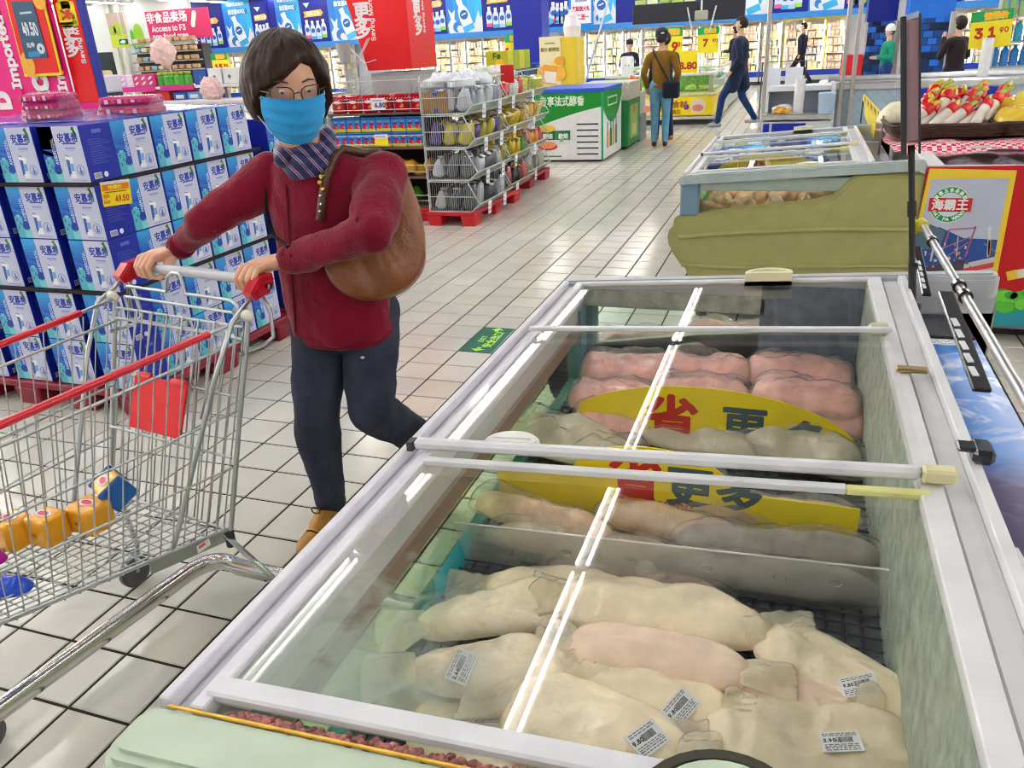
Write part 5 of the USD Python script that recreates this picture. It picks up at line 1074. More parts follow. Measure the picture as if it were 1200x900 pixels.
for x in np.arange(sx0, sx1, .03): m.bar((x, sy0+.02, 1.12), (x, sy1, 1.30), .003, .003, (.6, .62, .6), up=(1, 0, 0))
part(sh_t, 'top_wire', m, PAINT, kind='stuff')
for k in range(6):
    x = -2.50+.165*k; t = thing('sweet_pouch', f'dark red gift pouch standing on the top shelf, {ordn(k, 6)}', 'pouch', (x, 5.90, 1.0), group='red gift pouches on the top shelf')
    part(t, 'pouch', MB().span((x-.065, 5.85, 1.0), (x+.065, 5.93, 1.16), (.45, .005, .015), .012), GLOSS)
    part(t, 'print', MB().poly(affinity.scale(Point(0, 0).buffer(1), .04, .014), (x, 5.8495, 1.10), (1, 0, 0), (0, 0, 1), (.85, .7, .7), .001).poly([(-.02, 0), (.01, .03), (.025, .0), (.0, -.012)], (x+.01, 5.8495, 1.05), (1, 0, 0), (0, 0, 1), (.7, .28, .03), .001), PRINT)
for r in range(2):
    for k in range(6):
        x, z = -2.52+.158*k, .691+.138*r; t = thing('juice_box', f'small bright blue and red printed box, {["lower", "upper"][r]} row of the shelf, {ordn(k, 6)}', 'box', (x, 5.9, z), group='blue and red printed boxes on the shelf')
        part(t, 'box', MB().span((x-.075, 5.86, z), (x+.075, 5.97, z+.132), (.03, .30, .75), .003), PRINT)
        m = MB(); o = (x, 5.8595, z+.066)
        m.poly(sbox(-.074, -.064, .074, -.035), o, (1, 0, 0), (0, 0, 1), (.65, .62, .03), .0006).poly(sbox(-.074, .045, .074, .056), o, (1, 0, 0), (0, 0, 1), (.01, .06, .35), .0006)
        for a in (-.037, .037):
            m.poly(affinity.scale(Point(0, 0).buffer(1, quad_segs=5), .026, .022), (x+a, 5.8593, z+.050), (1, 0, 0), (0, 0, 1), (.70, .02, .02), .0008); m.poly(sbox(-.024, .01, .024, .026), (x+a, 5.8591, z+.056), (1, 0, 0), (0, 0, 1), (.02, .07, .50), .0008); m.poly([(-.01, .026), (.012, .03), (.026, .04), (.0, .036)], (x+a, 5.8589, z+.058), (1, 0, 0), (0, 0, 1), (.85, .40, .03), .0008); m.poly(Point(.018, 0).buffer(.005), (x+a, 5.8585, z+.046), (1, 0, 0), (0, 0, 1), (.85, .85, .85), .0008)
        part(t, 'print', m, PRINT)
for k in range(16):
    z, (nm, ca) = (.43, ('red-wrapped sweet packet', (.42, .008, .02))) if k < 7 else (.43, ('yellow sweet packet', (.80, .42, .02))) ; 
    if k > 11: z, nm, ca = .165, 'green salad-coloured bag', (.10, .42, .03)
    x = (-2.45+.09*k) if k < 12 else -2.4+.2*(k-12); 
    if k < 12: x = -2.50+.075*k
    solo('sweet_packet', MB().add(pouch(.17, .12, .09, 70+k, wr=.4, nu=14, nv=8), np.array(ca)*(1+.2*(k % 3-1)), rotz(.7*k) @ rotx(.4), (x, 5.92+.05*(k % 3), z+.02+.03*(k % 2))), GLOSS, f'{nm} on the {"lower" if k < 12 else "lowest"} shelf behind the handbag, {ordn(k, 12) if k < 12 else ordn(k-12, 4)}', 'packet', 'sweet packets on the lower shelves', smooth=True)
for k, (px, py, y, col, w, h) in enumerate(((461, 117, 5.78, None, .145, .105), (496, 336/6.92*0+163, 5.78, 'y', .14, .10), (461, 200, 5.78, None, .07, .12))):
    c = (PY(443, 122, 5.78), PY(447, 164, 5.78), PY(457, 203, 5.78))[k]; tg = thing('shelf_tag', ('white price card on the wire above the printed boxes', 'white and yellow price card under the printed boxes', 'narrow white price card on the sweets shelf')[k], 'price tag', c)
    part(tg, 'card', MB().poly(sbox(-w/2, -h/2, w/2, h/2), c, (1, 0, 0), (0, 0, 1), (.82, .82, .88), .0015), PRINT)
    m = MB()
    if col: m.poly(sbox(-w/2, -h/2, w/2, .012), c+V3(0, -.0016, 0), (1, 0, 0), (0, 0, 1), (.90, .80, .02), .0006)
    if k == 0: m.text('6.50', .05, c+V3(.02, -.0016, -.01), (1, 0, 0), (0, 0, 1), (.1, .1, .2), .0006, bold=2, px=24)
    m.poly(sbox(-w*.4, h*.25, w*.3, h*.33), c+V3(0, -.0018, 0), (1, 0, 0), (0, 0, 1), (.3, .3, .4), .0006); part(tg, 'print', m, PRINT)
# left part of the island, seen behind the woman's shoulder
lb_t = thing('tin_rack', 'wire rack of green and white tins behind the woman\'s shoulder', 'rack', (-2.95, 6.2, 0))
for z in (.10, .55, .85, 1.15): part(lb_t, 'shelf_board', MB().span((-3.3, 5.95, z), (-2.66, 6.45, z+.02), (.3, .32, .3), .003), PAINT)
for x in (-3.29, -2.67):
    for y in (5.96, 6.44): part(lb_t, 'post', MB().cyl((x, y, 0), (x, y, 1.38), .009, WG, 8), PAINT)
for r in range(2):
    for k in range(6):
        x, z = -3.22+.10*k, .872+.295*r; t = thing('tin', f'tin on the {["lower", "upper"][r]} shelf of the rack behind the woman, {ordn(k, 6)}', 'tin', (x, 6.03, z), group='tins on the wire rack')
        part(t, 'can', MB().lathe([(0, 0), (.042, 0), (.042, .13), (.036, .14), (0, .14)], (x, 6.03, z), (.62, .68, .64) if r else (.55, .62, .72), 14), GLOSS); part(t, 'wrapper', MB().lathe([(.0425, .03), (.0425, .10)], (x, 6.03, z), (.10, .38, .10) if (k+r) % 2 else (.05, .12, .5), 14), PRINT)
solo('orange_pouch', MB().add(pouch(.16, .13, .06, 9, wr=.4), (.85, .28, .02), rotx(.9), (-3.05, 6.05, 1.34)), GLOSS, 'bright orange bag on top of the tin rack beside the woman\'s head', 'bag', smooth=True)
# square column wrapped in red above the island
pl = thing('wrapped_column', 'square column wrapped in bright red with white lettering above the promotion island', 'column', (-2.24, 6.8, 0))
part(pl, 'column', MB().span((-2.47, 6.52, 0), (-2.02, 7.08, 1.33), (.35, .36, .38)).span((-2.47, 6.52, 2.8), (-2.02, 7.08, HC), (.5, .5, .5)), PAINT)
_l = PY(405, 0, 6.5); _dx = (-2.485-_l[0])*(2.8-1.355)/(_l[2]-1.355)
part(pl, 'wrap', MB().add(trimesh.convex.convex_hull(np.array([[x-(_dx if (z > 2 and x < -2.2) else 0), y, z] for x in (-2.485, -1.998) for y in (6.5, 7.1) for z in (1.355, 2.8)])), (.80, .008, .012)), PRINT, 'bright red wrap')
m = MB()
for t_, p_, sz in (('更', PY(423.5, 14, 6.5), .18), ('多', PY(425, 34, 6.5), .18)): m.text(t_, sz, p_, (1, 0, 0), (0, 0, 1), (.85, .8, .8), .002, bold=3, px=96)
p_ = PY(436, 23, 6.5); m.text('Saving More', .065, p_, (0, 0, 1), (-1, 0, 0), (.85, .75, .75), .002, bold=1)
for t_, p_ in (('更', PX(488, 11, -1.998)), ('多', PX(490.5, 30, -1.998))): m.text(t_, .18, p_, (0, 1, 0), (0, 0, 1), (.85, .8, .8), .002, bold=3, px=96)
m.text('Saving More', .06, PX(496, 16, -1.998), (0, 0, 1), (0, -1, 0), (.85, .75, .75), .002)
part(pl, 'lettering', m, PRINT, 'white characters and words')
wc = thing('paper_plume', 'crumpled white paper strips sticking up before the red column', 'paper', PY(424, 68, 6.45))
for a, b, w in (((415, 80), (432, 45), .05), ((405, 52), (428, 74), .03), ((425, 75), (440, 70), .03)): part(wc, 'strip', MB().bar(PY(*a, 6.44), PY(*b, 6.42), .004, w, (.80, .78, .84), up=(0, 1, 0)), PAINT)
gb = thing('grey_bucket', 'small grey bucket standing beside the white paper strips', 'bucket', PY(403, 52, 6.40))
part(gb, 'bucket', MB().lathe([(0, -.09), (.05, -.09), (.075, .09), (.068, .09), (.045, -.08), (0, -.08)], PY(403, 62, 6.40), (.38, .40, .38), 18), PAINT); part(gb, 'stand', MB().cyl(PY(403, 62, 6.40)-V3(0, 0, .09), V3(*PY(403, 62, 6.40)[:2], 1.15), .02, (.4, .4, .4), 10), PAINT)

# ---------------------------------------------------------------- the far wall: banners over lit freezer cabinets
ZF = 1.90   # underside of the fascia
YB = 27.0
NV, BL1, BL2 = (.004, .012, .26), (.02, .20, .70), (.03, .42, .85)
def bottle(m, x, z, s, y, cap, body, lab):
    prof = [(-.5, 0), (.5, 0), (.5, .55), (.42, .72), (.24, .82), (.24, 1.0), (-.24, 1.0), (-.24, .82), (-.42, .72), (-.5, .55)]
    q = [(a*s*.34, b*s) for a, b in prof]; o = (x, y, z)
    m.poly(q, o, (1, 0, 0), (0, 0, 1), body, .006); m.poly(sbox(-.17*s, 0, .17*s, .18*s), o, (1, 0, 0), (0, 0, 1), lab, .010); m.poly(Point(0, .48*s).buffer(.13*s, quad_segs=5), o, (1, 0, 0), (0, 0, 1), (.02, .12, .55), .010)
    m.poly(sbox(-.085*s, .86*s, .085*s, 1.02*s), o, (1, 0, 0), (0, 0, 1), cap, .010)
def banner(x0, x1, label, parts_):
    t = thing('banner', label, 'banner', ((x0+x1)/2, YB, ZF))
    part(t, 'board', MB().span((x0, YB-.06, ZF+.16), (x1, YB+.0, 3.75), NV, .005), PRINT, 'dark blue board'); part(t, 'fascia', MB().span((x0, YB-.10, ZF), (x1, YB+.0, ZF+.17), (.04, .26, .72), .01), PRINT, 'brighter blue strip')
    m = MB(); y = YB-.061
    for kind, a, b in parts_:
        if kind == 'B':
            n = 4
            for k in range(n):
                bottle(m, a+(b-a)*(k+.7)/(n+.4), ZF+.30-.04*(k in (1, 2)), .62, y, (.8, .82, .88), (.66, .74, .86), ((.80, .10, .30), (.05, .38, .75), (.35, .60, .85), (.25, .70, .05))[k])
            m.poly([(0, 0), (1, .02), (1.12, .10), (1, .2), (0, .16), (.06, .08)], (a+(b-a)*.08, y, ZF+1.02), (.72*(b-a), 0, 0), (0, 0, 1.2), (.88, .48, .05), .006)
            m.text('全新上市', .14, (a+(b-a)*.48, y-.007, ZF+1.14), (1, 0, 0), (0, 0, 1), (.9, .8, .6), .003, px=24)
            m.text('光明', .16, (a+.15, y, ZF+1.62), (1, 0, 0), (0, 0, 1), (.75, .8, .9), .004, px=24) if False else m.poly([(0, 0), (.28, 0), (.14, -.16)], (a+.1, y, ZF+1.5), (1, 0, 0), (0, 0, 1), (.55, .75, .9), .004)
        else:
            for k in range(5): m.poly(sbox(a+(b-a)*k/5, .165, b if k == 4 else a+(b-a)*(k+1)/5, 1.85), (0, y, ZF), (1, 0, 0), (0, 0, 1), np.array(BL1)*(1-k/4)+np.array((.04, .48, .86))*k/4, .004)
            c = (a+b)/2; w = b-a
            m.poly(Polygon([(a+w*.06, .165), (a+w*.03, .45), (a+w*.12, .62), (a+w*.05, .95), (a+w*.16, .80), (a+w*.25, .92), (a+w*.22, .62), (a+w*.40, .35), (a+w*.62, .30), (a+w*.80, .48), (a+w*.90, .85), (a+w*.95, .60), (b, .70), (b, .165)]), (0, y, ZF), (1, 0, 0), (0, 0, 1), (.70, .74, .82), .008)
            m.poly(Point(a+w*.30, .36).buffer(w*.13), (0, y, ZF), (1, 0, 0), (0, 0, 1), (.03, .20, .62), .010); m.poly(affinity.rotate(affinity.translate(Point(0, 0).buffer(w*.08), a+w*.36, .30), 0), (0, y, ZF), (1, 0, 0), (0, 0, 1), (.70, .74, .82), .012)
            R = affinity.rotate; pr = Polygon([(-.20, 0), (.20, 0), (.21, .50), (.17, .72), (.09, .86), (.09, 1.08), (-.09, 1.08), (-.09, .86), (-.17, .72), (-.21, .50)])
            for sh, col, d in ((pr, (.72, .82, .92), .014), (sbox(-.205, 0, .205, .20), (.05, .45, .80), .017), (Point(0, .55).buffer(.15), (.02, .12, .50), .017), (sbox(-.09, .55, .09, .59), (.7, .8, .95), .019), (sbox(-.095, .94, .095, 1.08), (.80, .85, .92), .017)):
                m.poly(affinity.translate(R(sh, 20, origin=(0, 0)), c+w*.14, .22), (0, y, ZF), (1, 0, 0), (0, 0, 1), col, d)
            m.poly(sbox(a+w*.12, 1.30, b-w*.12, 1.50), (0, y, ZF), (1, 0, 0), (0, 0, 1), (.02, .20, .55), .006); m.text('益活菌800亿', .17, (c, y-.007, ZF+1.40), (1, 0, 0), (0, 0, 1), (.7, .85, .95), .004, px=24, fit=w*.62); m.text('健康生活每天', .13, (c, y-.005, ZF+1.66), (1, 0, 0), (0, 0, 1), (.6, .78, .92), .004, px=24)
    part(t, 'print', m, PRINT, 'printed bottles, milk splash and words'); return t
BX = lambda px, py=50: PY(px, py, YB)[0]
banner(BX(232, 60), BX(322, 60), 'blue banner with a milk splash over the freezers, left of the woman\'s head', [('B', BX(237, 60), BX(267, 60)), ('S', BX(270, 60), BX(302, 60)), ('B', BX(304, 60), BX(322, 60))])
banner(BX(322, 55), BX(432, 50), 'blue banner behind the woman\'s head and the red column', [('S', BX(330, 55), BX(358, 55)), ('B', BX(360, 55), BX(388, 55)), ('S', BX(390, 50), BX(430, 50))])
banner(BX(432, 50), BX(605, 40), 'blue banner with a tilted milk bottle, right of the red column', [('B', BX(500, 45), BX(525, 45)), ('S', BX(526, 45), BX(567, 40)), ('B', BX(570, 40), BX(603, 40))])
banner(BX(638, 40), BX(838, 28), 'blue banner with a white poster behind the leaning pole', [('S', BX(640, 40), BX(644, 40)), ('B', BX(646, 40), BX(668, 40)), ('S', BX(694, 38), BX(722, 36)), ('B', BX(828, 28), BX(850, 28))])
banner(BX(838, 28)+.01, BX(1015, 17), 'long blue banner above the two walking men', [('S', BX(855, 26), BX(900, 24)), ('B', BX(905, 24), BX(940, 20)), ('S', BX(946, 20), BX(988, 18)), ('B', BX(992, 18), BX(1012, 17))])
banner(BX(1112, 9), BX(1200, 3), 'blue banner at the far right above the price sign', [('S', BX(1125, 8), BX(1190, 3))])
pz = thing('banner_poster', 'white poster with red characters stuck on the blue banner', 'poster', PY(681, 14, 26.9))
c = PY(681, 12, 26.9); part(pz, 'frame', MB().poly(sbox(-.42, -.62, .42, .9), c, (1, 0, 0), (0, 0, 1), (.02, .25, .70), .012), PRINT); part(pz, 'sheet', MB().poly(sbox(-.34, -.40, .34, .8), c+V3(0, -.013, 0), (1, 0, 0), (0, 0, 1), (.82, .84, .9), .004), PRINT)
m = MB(); m.text('买就送大礼', .15, c+V3(0, -.018, .05), (1, 0, 0), (0, 0, 1), (.7, .05, .1), .003, px=24, fit=.6); m.text('买二送一', .18, c+V3(0, -.018, -.2), (1, 0, 0), (0, 0, 1), (.65, .08, .12), .003, px=24, fit=.52); m.text('活动时间', .10, c+V3(0, -.018, .3), (1, 0, 0), (0, 0, 1), (.2, .25, .4), .003, px=24); part(pz, 'lettering', m, PRINT)
# lit cabinets
GC = [(.85, .45, .04), (.80, .62, .06), (.72, .20, .12), (.75, .72, .62), (.25, .50, .08), (.70, .40, .30), (.82, .78, .70), (.60, .12, .10), (.15, .3, .6)]
def cabinet(x0, n, label, seed, wd=.62, frame=(.35, .36, .38), pal=GC):
    r = np.random.default_rng(seed); x1 = x0+n*wd; y0, y1 = YB-.03, YB+.75
    t = thing('freezer_cabinet', label, 'freezer cabinet', ((x0+x1)/2, YB+.35, 0))
    part(t, 'plinth', MB().span((x0, y0, 0), (x1, y1, .10), (.05, .05, .06)).span((x0, y0-.04, .10), (x1, y1, .33), (.60, .62, .60), .01), PAINT); part(t, 'kick_strip', MB().span((x0, y0-.05, .24), (x1, y0-.03, .40), (.01, .05, .45), .004), PAINT, 'blue strip along the base')
    part(t, 'back', MB().span((x0, y1-.03, .33), (x1, y1, ZF), (.80, .78, .72)).span((x0, y0+.03, ZF-.03), (x1, y1, ZF), (.75, .75, .72)), PAINT)
    for k in range(n):
        a, b = x0+k*wd, x0+(k+1)*wd
        d = part(t, 'door', MB().bar((a+.02, y0, .36), (a+.02, y0, ZF-.02), .03, .04, frame).bar((b-.02, y0, .36), (b-.02, y0, ZF-.02), .03, .04, frame).bar((a, y0, .37), (b, y0, .37), .03, .04, frame, up=(0, 0, 1)).bar((a, y0, ZF-.03), (b, y0, ZF-.03), .03, .05, frame, up=(0, 0, 1)), PAINT)
        part(d, 'pane', MB().poly(sbox(a+.03, .38, b-.03, ZF-.05), (0, y0, 0), (1, 0, 0), (0, 0, 1), (1, 1, 1), .002), GLASS)
        part(t, 'lamp', MB().bar((b-.05, y0+.08, .45), (b-.05, y0+.08, ZF-.1), .025, .025, (1, 1, 1)), COLDLAMP, 'lit strip inside the door')
    s_ = MB(); g = MB(); zs = np.linspace(.42, ZF-.33, 6)
    for z in zs:
        s_.span((x0+.01, y0+.12, z-.025), (x1-.01, y1-.05, z-.005), (.80, .80, .78)); x = x0+.04
        while x < x1-.08:
            w = .05+.09*r.random(); h = .12+.10*r.random(); col = (np.array(pal[r.integers(len(pal))])*.55+np.array((.9, .78, .52))*.45)*(.85+.3*r.random()); 
            for q in range(int(r.integers(1, 4))):
                if x+w > x1-.03: break
                g.span((x+.004, y0+.16, z), (x+w-.004, y0+.40, z+h), np.clip(col, 0, 1)); g.span((x+.2*w, y0+.157, z+h*.35), (x+w*.8, y0+.161, z+h*.7), (.8, .78, .72)); x += w
            x += .02
    part(t, 'shelf', s_, PAINT, kind='stuff'); part(t, 'goods', g, PRINT, 'rows of small coloured packs', kind='stuff'); return t
w_ = .62
xs = BX(605, 60)
cabinet(BX(246, 80), 5, 'bank of lit freezer doors left of the woman\'s head', 1); cabinet(BX(246, 80)+5*w_+.02, 5, 'bank of lit freezer doors behind the woman\'s head', 2)
cabinet(xs-8*w_, 8, 'bank of lit freezer doors right of the red column', 3)
xa = BX(668, 80); cabinet(xa, 4, 'bank of lit freezer doors with green packs, beside the leaning pole', 4, pal=[(.9, .88, .75), (.20, .50, .05), (.85, .6, .2), (.9, .9, .85)]); cabinet(xa+4*w_+.02, 6, 'bank of lit freezer doors behind the man in brown', 5)
xb = xa+10*w_+.05; nb = int((BX(1012, 60)-xb)/w_); cabinet(xb, nb-3, 'bank of lit freezer doors behind the man in the navy coat', 6); cabinet(xb+(nb-3)*w_+.02, 3, 'bank of lit freezer doors in yellow frames behind the far walker', 7, frame=(.65, .50, .03), pal=[(.75, .15, .12), (.85, .5, .35), (.2, .2, .6), (.9, .7, .3), (.8, .3, .3)])
cabinet(BX(1114, 60), 4, 'bank of lit freezer doors at the far right behind the price sign', 8)
# tiled columns
def tiled_column(x0, x1, y, zt, label, seed, top):
    r = np.random.default_rng(seed); t = thing('tiled_column', label, 'column', ((x0+x1)/2, y+.3, 0)); part(t, 'core', MB().span((x0, y, 0), (x1, y+.7, zt), (.005, .02, .10)).span((x0-.04, y-.02, zt), (x1+.06, y+.75, HC-.02), top), PRINT)
    m = MB(); n = int((x1-x0)/.15); w = (x1-x0)/n; zz = np.arange(.05, zt-.02, .135)
    for j, z in enumerate(zz):
        for k in range(n+1):
            a = max(x0, x0+(k-.5*(j % 2))*w); b = min(x1, x0+(k+1-.5*(j % 2))*w)
            if b-a > .03: m.box(((a+b)/2, y-.006, z+.06), (b-a-.012, .014, .118), np.array([.008, .09, .40])*(.08+2.0*r.random()**2))
    part(t, 'tiles', m, PRINT, 'mixed blue tiles', kind='stuff'); return t
tiled_column(*[PY(q, 60, 20)[0] for q in (1014, 1043)], 20., 1.62, 'dark blue tiled column left of the black pole', 1, (.003, .012, .22))
tiled_column(*[PY(q, 60, 18)[0] for q in (1062, 1108)], 18., 1.62, 'wide blue tiled column right of the black pole', 2, (.01, .14, .62))
tiled_column(*[PY(q, 60, 24)[0] for q in (604, 634)], 24., 1.05, 'blue tiled column behind the yellow drink board', 3, (.003, .012, .30))
solo('steel_jamb', MB().span((PY(1108, 60, 17.9)[0], 17.9, 0), (PY(1116, 60, 17.9)[0], 18.4, 1.72), (.5, .48, .45), .01), STEEL, 'brushed steel jamb at the right edge of the wide tiled column', 'jamb')
solo('steel_jamb', MB().span((PY(1046, 60, 19)[0], 19, 0), (PY(1053, 60, 19)[0], 19.5, 1.62), (.55, .48, .40), .01), STEEL, 'brushed steel jamb between the two tiled columns', 'jamb')
# people farther off
def figure(name, label, base, H, yaw, col, step=.0, coat=None, arms='down', hat=None, extra=None, lift=0.):
    """col: hair, skin, top, legs, shoes. step: half stride. One body with coloured clothing areas."""
    k = H/1.72; R = rotz(yaw); B = V3(base[0], base[1], base[2] if len(base) > 2 else 0); T = lambda x, y, z: B+R @ (V3(x, y, z)*k)    # faces +y locally
    hair, skin, top, leg, shoe_ = map(np.array, col)
    hpL, hpR = V3(-.085, 0, .90), V3(.085, 0, .90)
    kn = [V3(-.09, step*.75+.02, .49), V3(.09, -step*.25+.02, .49)]; an = [V3(-.09, step, .09), V3(.09, -step, .10+lift)]
    jt = {'down': ((.235, -.02, 1.12), (.245, .06, .88)), 'pockets': ((.27, -.06, 1.12), (.22, .08, .93)), 'hold': ((.24, .02, 1.12), (.10, .25, 1.12)), 'phone': ((.26, .05, 1.15), (.10, .20, 1.42))}[arms]
    bones = [((-.13, 0, 1.36), (.13, 0, 1.36), .085, .085, top), ((0, .0, 1.30), (0, .0, 1.0), .145, .135, top), ((0, 0, 1.42), (0, .01, 1.52), .052, .05, skin), ((-.06, 0, .93), (.06, 0, .93), .12, .12, top if coat else leg)]
    for s, e in ((-1, jt), (1, jt)):
        E, W_ = V3(s*e[0][0], *e[0][1:]), V3(s*e[1][0], *e[1][1:]); bones += [((s*.185, 0, 1.36), E, .064, .052, top), (E, W_, .052, .038, top), (W_, W_+nrm(W_-E)*.10, .036, .030, skin)]
    for q in range(2): bones += [((hpL, hpR)[q], kn[q], .095, .064, leg), (kn[q], an[q], .064, .05, leg), (an[q]+V3(0, -.03, -.045), an[q]+V3(0, .14, -.055), .042, .034, shoe_)]
    if coat: bones += [((-.07, 0, 1.0), (-.09, step*.25, coat), .12, .11, top), ((.07, 0, 1.0), (.09, -step*.25, coat), .12, .11, top)]
    ms = [hull((T(*a), ra*k), (T(*b), rb*k)) for a, b, ra, rb, c in bones]
    ms += [hull((T(0, .015, 1.63), V3(.072, .085, .095)*k), (T(0, .04, 1.56), (.045*k,)*3)), hull((T(0, .10, 1.61), .014*k), (T(0, .085, 1.65), .010*k)), hull((T(-.078, .0, 1.61), .02*k), (T(.078, .0, 1.61), .02*k))]
    b = skinned(ms, .045*k, 5)
    P = (b.vertices-B) @ R/k; fc = P[b.faces].mean(1); best = np.full(len(fc), 9.); cc = np.tile(skin, (len(fc), 1)).astype(float)
    for a, e, ra, rb, c in bones:
        a, e = V3(*a), V3(*e); d = e-a; tt = np.clip((fc-a) @ d/np.dot(d, d), 0, 1); ds = np.linalg.norm(fc-a-tt[:, None]*d, axis=1)-(ra+(rb-ra)*tt); u_ = ds < best; best[u_] = ds[u_]; cc[u_] = c
    hd = fc[:, 2] > 1.53; cc[hd] = skin
    t = thing(name, label, 'person', B); part(t, 'body', MB().add(b, cc), FABRIC, smooth=True)
    hm_ = MB(); dv_ = trimesh.creation.icosphere(subdivisions=3).vertices; ff = trimesh.creation.icosphere(subdivisions=3).faces
    rad = np.where((dv_[:, 1] > .15) & (dv_[:, 2] < .42), .055, 1.)
    rad = np.where(dv_[:, 2] < (-.75 if hat != 'long' else -2), .05, rad)
    hv_ = dv_*V3(.090, .108, .112)*np.where(rad == 1., 1., .5)[:, None]; hm_.add((hv_*k @ R.T+T(0, .0, 1.645), ff), hair); part(t, 'hair', hm_, HAIR, smooth=True)
    if hat in ('cap', 'beanie', 'chef'):
        c = (.03, .03, .035) if hat != 'chef' else (.8, .8, .8); m = MB().lathe([(.098*k, -.02*k), (.104*k, .02*k), (.092*k, .075*k), (.05*k, .115*k), (0, .125*k)], T(0, .0, 1.66), c, 18)
        if hat == 'cap': m.box(T(0, .13, 1.66), (.13*k, .12*k, .012*k), c, .004, R)
        part(t, 'cap', m, FABRIC, smooth=False)
    if extra: extra(t, T, R, k)
    return t
def brown_extra(t, T, R, k):
    part(t, 'strap', MB().tube([T(-.13, .02, 1.46), T(-.11, -.09, 1.42), T(.02, -.158, 1.20), T(.15, -.16, .98)], .014*k, (.02, .02, .025), 6), MATTE, 'black bag strap')
    part(t, 'shoulder_bag', MB().box(T(.17, -.175, .88), (.27*k, .08*k, .26*k), (.012, .014, .03), .03, R), FABRIC, 'black shoulder bag'); part(t, 'cap_mark', MB().box(T(.015, -.108, 1.70), (.05*k, .006, .02*k), (.7, .7, .7), 0, R), PRINT)
    part(t, 'hem', MB().lathe([(.150*k, -.02), (.156*k, .0), (.150*k, .02)], T(0, 0, .93), (.20, .10, .012), 20), FABRIC)
figure('person', 'man seen from behind in a brown jacket, black cap and light jeans', (-.33, 11.37), 1.60, .10, ((.02, .02, .02), (.62, .36, .25), (.23, .115, .012), (.13, .33, .50), (.12, .02, .06)), .05, arms='pockets', hat='cap', extra=brown_extra)
figure('person', 'man in a long navy coat striding to the left, hands in his pockets', (.58, 14.17), 1.76, 1.45, ((.015, .013, .012), (.66, .40, .27), (.012, .022, .055), (.012, .04, .14), (.35, .37, .4)), .30, coat=.66, arms='pockets', lift=.03)
figure('person', 'man in a dark suit walking before the far freezer doors', (1.55, 26.1), 1.72, 1.57, ((.015, .013, .012), (.6, .37, .26), (.012, .014, .04), (.012, .014, .03), (.02, .02, .02)), .32, arms='down')
def sheet_extra(t, T, R, k): part(t, 'white_bag', MB().box(T(.0, .30, 1.10), (.36*k, .10*k, .50*k), (.78, .80, .82), .04, R), FABRIC, 'white bag held in front')
figure('person', 'person in a dark cap and purple coat holding a white bag behind the glass-topped freezer', (-2.30, 19.0), 1.50, math.pi, ((.02, .02, .02), (.65, .4, .28), (.03, .02, .07), (.03, .03, .04), (.03, .03, .03)), .04, arms='hold', hat='beanie', extra=sheet_extra)
figure('person', 'person in a dark jacket bending behind the green and yellow price card', (-.20, 23.2), 1.70, 1.2, ((.012, .01, .01), (.6, .37, .26), (.015, .018, .035), (.02, .02, .03), (.03, .03, .03)), .05, arms='hold')
figure('person', 'person in dark trousers almost hidden behind the man in brown', (-.405, 12.2), 1.58, .5, ((.02, .014, .01), (.6, .37, .26), (.02, .02, .03), (.015, .03, .08), (.45, .18, .03)), .12, arms='down', hat='long')
figure('person', 'person in a dark brown coat at the counter under the price sign', (3.74, 12.9), 1.57, .6, ((.02, .014, .012), (.66, .40, .29), (.028, .018, .022), (.02, .02, .03), (.03, .03, .03)), .02, arms='phone', hat='long')
figure('person', 'cook in green with a white cap half hidden beside the tiled column', (3.12, 16.5), 1.50, 1.9, ((.02, .02, .02), (.66, .40, .28), (.01, .26, .16), (.02, .05, .2), (.03, .03, .03)), .02, arms='hold', hat='chef')

# ---------------------------------------------------------------- goods in the second freezer
usdkit.material(stage, LK+'sea_sheet2', {"p": ("geometry", {}), "s": ("separate_xyz", {}), "no": ("noise_texture", {"scale": 4., "detail": 4.}), "ad": ("math", {"math_type": "multiply_add", "value2": 1.2}), "r1": ("rgb_ramp", {"ramp": [(0., (.02, .08, .35)), (.45, (.03, .12, .45)), (.5, (.25, .2, .2)), (.6, (.32, .26, .22)), (1., (.30, .26, .24))]}), "mr": ("map_range", {"from_min": 3.6, "from_max": 5.6}), "b": ("principled_bsdf", {"roughness": .2})},
    [("p.position", "s.vector"), ("p.position", "no.vector"), ("no.fac", "ad.value1"), ("s.y", "ad.value3"), ("ad.value", "mr.value"), ("mr.result", "r1.fac"), ("r1.color", "b.base_color")], surface="b.BSDF")
def ptop(px, py, z): return PZ(px, py, z)
for k in range(12):
    x, y = 1.22+.165*(k % 4)+.04*(k//4), 3.435+.10*(k//4)
    t = solo('chicken_pack', MB().add(pouch(.19, .14, .07, 80+k, wr=.35, nu=18, nv=10), np.array((.80, .42, .24))*(1+.12*(k % 3-1)), rotz(.5*k), (x, y, .60+.03*(k//4)+.012*(k % 2))), MEAT, f'pinkish frozen portion, {["nearest", "middle", "farther"][k//4]} row of the second freezer, {ordn(k % 4, 4)}', 'frozen portion', 'frozen portions in the second freezer', smooth=True)
arch_card('arched_price_card', 'yellow arched card with a dark red character lying in the second freezer', 4.02, .58, 1.20, 1.86, .838, [('省', .13, 1.42, .735, (.42, .05, .01)), ('更多', .10, 1.64, .72, DK)])
part(F2, 'inner_step', MB().span((1.16, 4.06, .53), (1.91, 5.0, .715), (.45, .50, .52), .005), PAINT)
arch_card('arched_price_card', 'yellow card seen through the end window of the second freezer', 3.74, .585, 1.17, 1.80, .765, [('省', .10, 1.50, .66, (.35, .06, .01)), ('更', .10, 1.66, .66, DK)])
